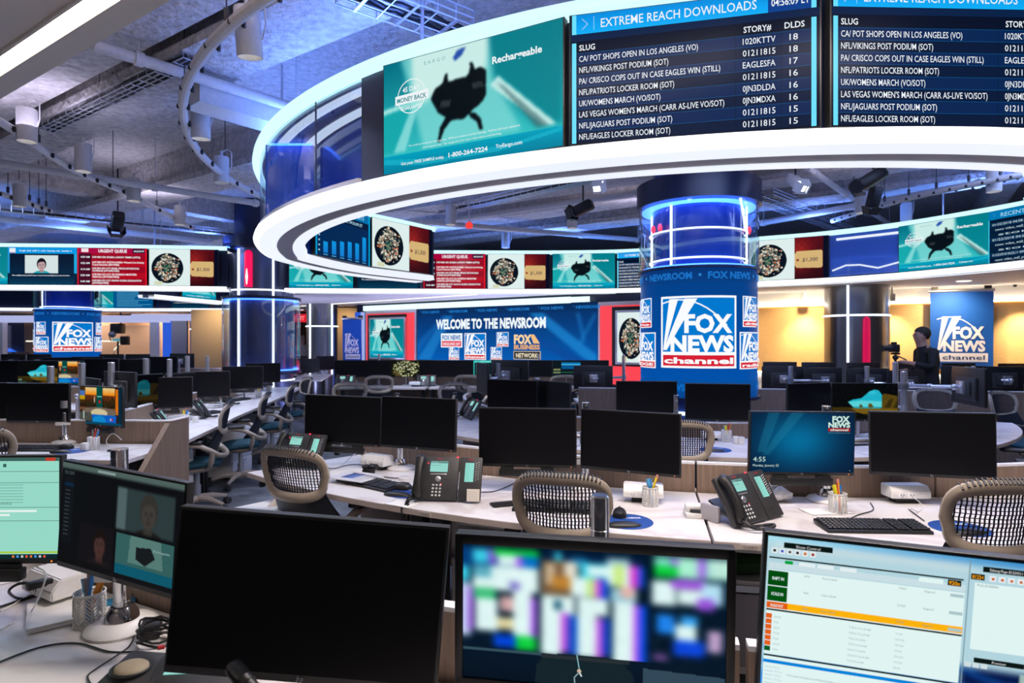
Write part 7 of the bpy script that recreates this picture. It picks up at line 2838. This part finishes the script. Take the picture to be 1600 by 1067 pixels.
b = MB(); b.box((0, 0, .02), (.07, .05, .04), .01); b.ball((.02, .02, .05), .03, (1.4, 1, .6), 10); b.ball((-.02, 0, .05), .025, (1, 1.3, .6), 10)
o = b.build('headset_bundle', M_BLACK, loc=on_desk(576, 742), rot=(0, 0, -.4)); tag(o, 'black adaptor bundle in front of the outlet box on the open end desk', 'adaptor')
CLG = 'heaps of white cables on the aisle desk'
for x, y, lab in ((272, 658, 'heap of white cables and box at the aisle desk\'s near end'), (322, 638, 'heap of white cables at the aisle desk\'s second stretch'), (370, 618, 'heap of white cables near the third aisle monitor')):
    t = thing('cable_heap', lab, 'cables', on_desk(x, y), R(70), CLG)
    b = MB(); b.box((0, 0, .03), (.16, .08, .06), .01); b.build('outlet_case', M_WHITE, t)
    b = MB()
    rr = random.Random(x)
    for k in range(5):
        b.tube(smooth_path_3([(rr.uniform(-.3, .3), rr.uniform(-.14, .14), rr.uniform(.004, .05)) for i in range(5)], 6), .006, 5)
    b.build('wires', M_WHITE, t)

# conference phone and gooseneck microphone at the bottom edge
q = P(222, 1068, ZD)
t = thing('speaker_phone', 'dark desk phone with a tan round speaker at the photo\'s bottom edge', 'phone', q, R(-8))
b = MB(); b.box((0, -.01, .022), (.15, .14, .035), .012, m=Matrix.Rotation(R(12), 3, 'X')); b.build('body', M_DARK, t)
b = MB(); b.ball((-.02, -.01, .042), .04, (1, .9, .35), 20); b.build('speaker_dome', mat('tan_speaker', (.32, .27, .19), .6), t)
b = MB(); b.tube([(-.02 + .045 * math.cos(k * .3927), -.01 + .041 * math.sin(k * .3927), .042) for k in range(16)], .004, 6, closed=True); b.build('dome_rim', M_BLACK, t)
t2 = thing('desk_phone', 'black phone with a lit display, peeking out under the big dark monitor', 'phone', P(290, 1074, ZD), R(5))
b = MB(); b.box((.04, -.01, .022), (.24, .15, .03), .008, m=Matrix.Rotation(R(14), 3, 'X')); b.build('body', M_DARK, t2)
o = link('display', PH_ME, t2); o.location = (0, .012, .046); o.rotation_euler = (-R(74), 0, 0); o.scale = (1.0, 1, .9)
t = thing('gooseneck_microphone', 'gooseneck microphone in front of the big dark monitor', 'microphone', PD(367, 1046, .93))
d = (PD(405, 1090, .90) - PD(367, 1046, .93)).normalized()
b = MB(); b.tube([d * -.012, d * -.008, d * 0, d * .022, d * .024], [.006, .0115, .0135, .0135, .012], 16); b.build('grille', mat('mic_grille', (.03, .03, .03), .35, metal=.6, bump=1.0, nscale=900), t)
b = MB(); b.tube([d * .022, d * .06, d * .064], [.0125, .0115, .009], 16); b.tube([d * .033, d * .035], .0135, 16); b.tube([d * .048, d * .05], .013, 16); b.build('body', M_BLACK, t)
b = MB(); e = d * .064; b.tube(smooth_path_3([e, e + d * .05, e + d * .09 + Vector((.01, 0, -.06)), Vector((.075, -.06, EYE - t.location.z - EYE + ZD + .0)), Vector((.08, -.06, ZD - t.location.z + .02))], 8), .005, 8); b.build('gooseneck', M_BLACK, t)
b = MB(); b.lathe([(0, 0), (.045, 0), (.045, .012), (.015, .025), (0, .025)], Vector((.08, -.06, ZD - t.location.z)), n=24); b.build('foot', M_BLACK, t)

# ------------------------------------------------------------------ people


def person(label, loc, rz, joints, edges, shirt, trousers, hair, hairline, collar, s=1.0, wrist=None):
    """one skinned body; joints: name -> (position, radius)"""
    t = thing('person', label, 'person', loc, rz)
    names = list(joints)
    me = bpy.data.meshes.new('body')
    me.from_pydata([joints[n][0] for n in names], [(names.index(a), names.index(c)) for a, c in edges], [])
    o = bpy.data.objects.new('body', me)
    COL.objects.link(o)
    o.modifiers.new('skin', 'SKIN')
    for i, n in enumerate(names):
        r = joints[n][1]
        me.skin_vertices[0].data[i].radius = r if isinstance(r, tuple) else (r, r)
        me.skin_vertices[0].data[i].use_root = (n == 'pelvis')
    o.modifiers.new('round', 'SUBSURF').levels = 2
    o.modifiers['round'].render_levels = 2
    bpy.context.view_layer.update()
    dg = bpy.context.evaluated_depsgraph_get()
    new = bpy.data.meshes.new_from_object(o.evaluated_get(dg))
    bpy.data.objects.remove(o)
    new.name = 'body'
    new.materials.clear()
    for m in (M_SKIN, shirt, trousers):
        new.materials.append(m)
    wr = [Vector(joints[n][0]) for n in names if n.startswith(('wrist', 'palm', 'finger', 'thumb'))]
    for p in new.polygons:
        c = p.center
        if c.z > collar or any((c - w).length < .075 for w in wr):
            p.material_index = 0
        else:
            p.material_index = 1 if c.z > .93 else 2
    new.polygons.foreach_set('use_smooth', [True] * len(new.polygons))
    link('body', new, t)
    # hair cap over the upper back of the head
    hd = Vector(joints['head'][0])
    b = MB(); b.ball(hd + Vector((0, -.020, .022)), .104, (.90, .98, 1.0), 20)
    bmesh.ops.delete(b.bm, geom=[f for f in b.bm.faces if f.calc_center_median().z < hd.z + .0 + (f.calc_center_median().y - hd.y) * .9], context='FACES')
    b.build('hair', mat(hair[0], hair[1], .7), t)
    b = MB()
    for sx in (-1, 1):
        b.ball(hd + Vector((sx * .032, .088, .005)), .010, (1.2, .6, .7), 8)
    b.build('eyes', M_BLACK, t)
    return t


def figure(lean=0.0, arms=None):
    J = {'pelvis': ((0, 0, .95), (.15, .12)), 'belly': ((0, .02 + lean * .15, 1.10), (.15, .125)), 'chest': ((0, lean * .45, 1.30), (.165, .12)), 'neck': ((0, lean * .75, 1.47), .062),
         'jaw': ((0, lean * .95 + .02, 1.555), .068), 'head': ((0, lean + .005, 1.63), (.078, .092)), 'crown': ((0, lean, 1.70), (.06, .07)), 'nose': ((0, lean + .105, 1.60), .013)}
    E = [('pelvis', 'belly'), ('belly', 'chest'), ('chest', 'neck'), ('neck', 'jaw'), ('jaw', 'head'), ('head', 'crown'), ('head', 'nose')]
    for s, k in ((-1, 'l'), (1, 'r')):
        J['ear' + k] = ((s * .085, lean - .005, 1.62), .016); E.append(('head', 'ear' + k))
        J['shoulder' + k] = ((s * .19, lean * .5 - .01, 1.41), .07)
        el, wr, pa = (arms or {}).get(k, ((s * .24, -.02, 1.14), (s * .22, .12, .94), (s * .21, .15, .87)))
        J['elbow' + k] = (el, .046); J['wrist' + k] = (wr, .030); J['palm' + k] = (pa, (.040, .022))
        d = (Vector(pa) - Vector(wr)).normalized()
        side = d.cross(Vector((0, 0, 1))).normalized() if abs(d.z) < .9 else Vector((1, 0, 0))
        E += [('chest', 'shoulder' + k), ('shoulder' + k, 'elbow' + k), ('elbow' + k, 'wrist' + k), ('wrist' + k, 'palm' + k)]
        for f in range(4):
            p = Vector(pa) + d * (.075 + .008 * (1 - abs(f - 1.4))) + side * (.018 * (f - 1.5)) + Vector((0, 0, -.012))
            q = Vector(pa) + d * .04 + side * (.016 * (f - 1.5))
            J['finger%d%sa' % (f, k)] = (tuple(q), .010); J['finger%d%sb' % (f, k)] = (tuple(p), .008)
            E += [('palm' + k, 'finger%d%sa' % (f, k)), ('finger%d%sa' % (f, k), 'finger%d%sb' % (f, k))]
        p = Vector(pa) - side * .05 * s + d * .03
        J['thumb' + k] = (tuple(p), .010); E.append(('palm' + k, 'thumb' + k))
        J['hip' + k] = ((s * .09, 0, .88), .10); J['knee' + k] = ((s * .10, .02, .48), .062); J['ankle' + k] = ((s * .11, -.02, .09), .042); J['toe' + k] = ((s * .13, .15, .045), .04)
        E += [('pelvis', 'hip' + k), ('hip' + k, 'knee' + k), ('knee' + k, 'ankle' + k), ('ankle' + k, 'toe' + k)]
    return J, E


M_SHIRT = mat('black_jacket', (.008, .009, .012), .8, bump=.2, nscale=14)
M_JEANS = mat('dark_trousers', (.012, .014, .022), .85)
pc_ = PD(1452, 540, 8.75)
J, E = figure(.10, {'l': ((-.27, .10, 1.18), (-.16, .33, 1.24), (-.12, .41, 1.25)), 'r': ((.28, .02, 1.14), (.18, .25, 1.10), (.12, .32, 1.10))})
PH1_ = person('person in dark clothes leaning over the desks beside a camera on a tripod', (pc_.x, 8.75, 0), R(82), J, E, M_SHIRT, M_JEANS, ('dark_hair', (.015, .011, .009)), 1.6, 1.465)
PH1_.scale = (1.08, 1.08, 1.02)
pq = PD(473, 540, 18.0)
J, E = figure(.0, {'l': ((-.25, .02, 1.16), (-.12, .22, 1.12), (-.05, .25, 1.12)), 'r': ((.25, .02, 1.16), (.12, .22, 1.10), (.05, .25, 1.10))})
person('distant person in a pale shirt standing under the exit sign', (pq.x, 18.0, 0), R(200), J, E, mat('pale_shirt', (.42, .40, .40), .8), mat('khaki', (.16, .14, .1), .8), ('grey_hair', (.3, .26, .22)), 1.6, 1.465)

tp = PD(1399, 545, 8.55)
t = thing('tripod', 'black tripod carrying a camera, left of the person in dark clothes', 'tripod', (tp.x, 8.55, 0))
zt_ = PD(0, 549, 8.55).z
b = MB(); b.cyl((0, 0, .9), (0, 0, zt_ - .10), .016, n=10); b.build('centre_post', M_BLACK, t)
for k in range(3):
    a = 2 * math.pi * k / 3 + .5
    b = MB(); b.tube([(0, 0, 1.05), (.42 * math.cos(a), .42 * math.sin(a), .01)], [.02, .012], 8); b.build('leg', M_BLACK, t)
b = MB(); b.ball((0, 0, zt_ - .085), .04, n=12); b.box((0, 0, zt_ - .03), (.09, .09, .03), .008); b.tube([(.0, 0, zt_ - .05), (.12, -.06, zt_ - .12)], .009, 8); b.build('head', M_BLACK, t)
t = thing('photo_camera', 'black photo camera with a long lens on the tripod', 'camera', (tp.x - .02, 8.55, zt_ + .045), R(100))
b = MB(); b.box((0, 0, 0), (.15, .075, .115), .015); b.box((0, .0, .07), (.06, .06, .04), .012); b.build('body', M_BLACK, t)
b = MB(); b.tube([(0, .03, 0), (0, .09, 0), (0, .10, 0), (0, .20, 0)], [.042, .042, .038, .046], 18); b.build('lens', M_BLACK, t)
b = MB(); b.ball((.06, -.03, .03), .015, n=8); b.build('eyepiece', M_DARK, t)
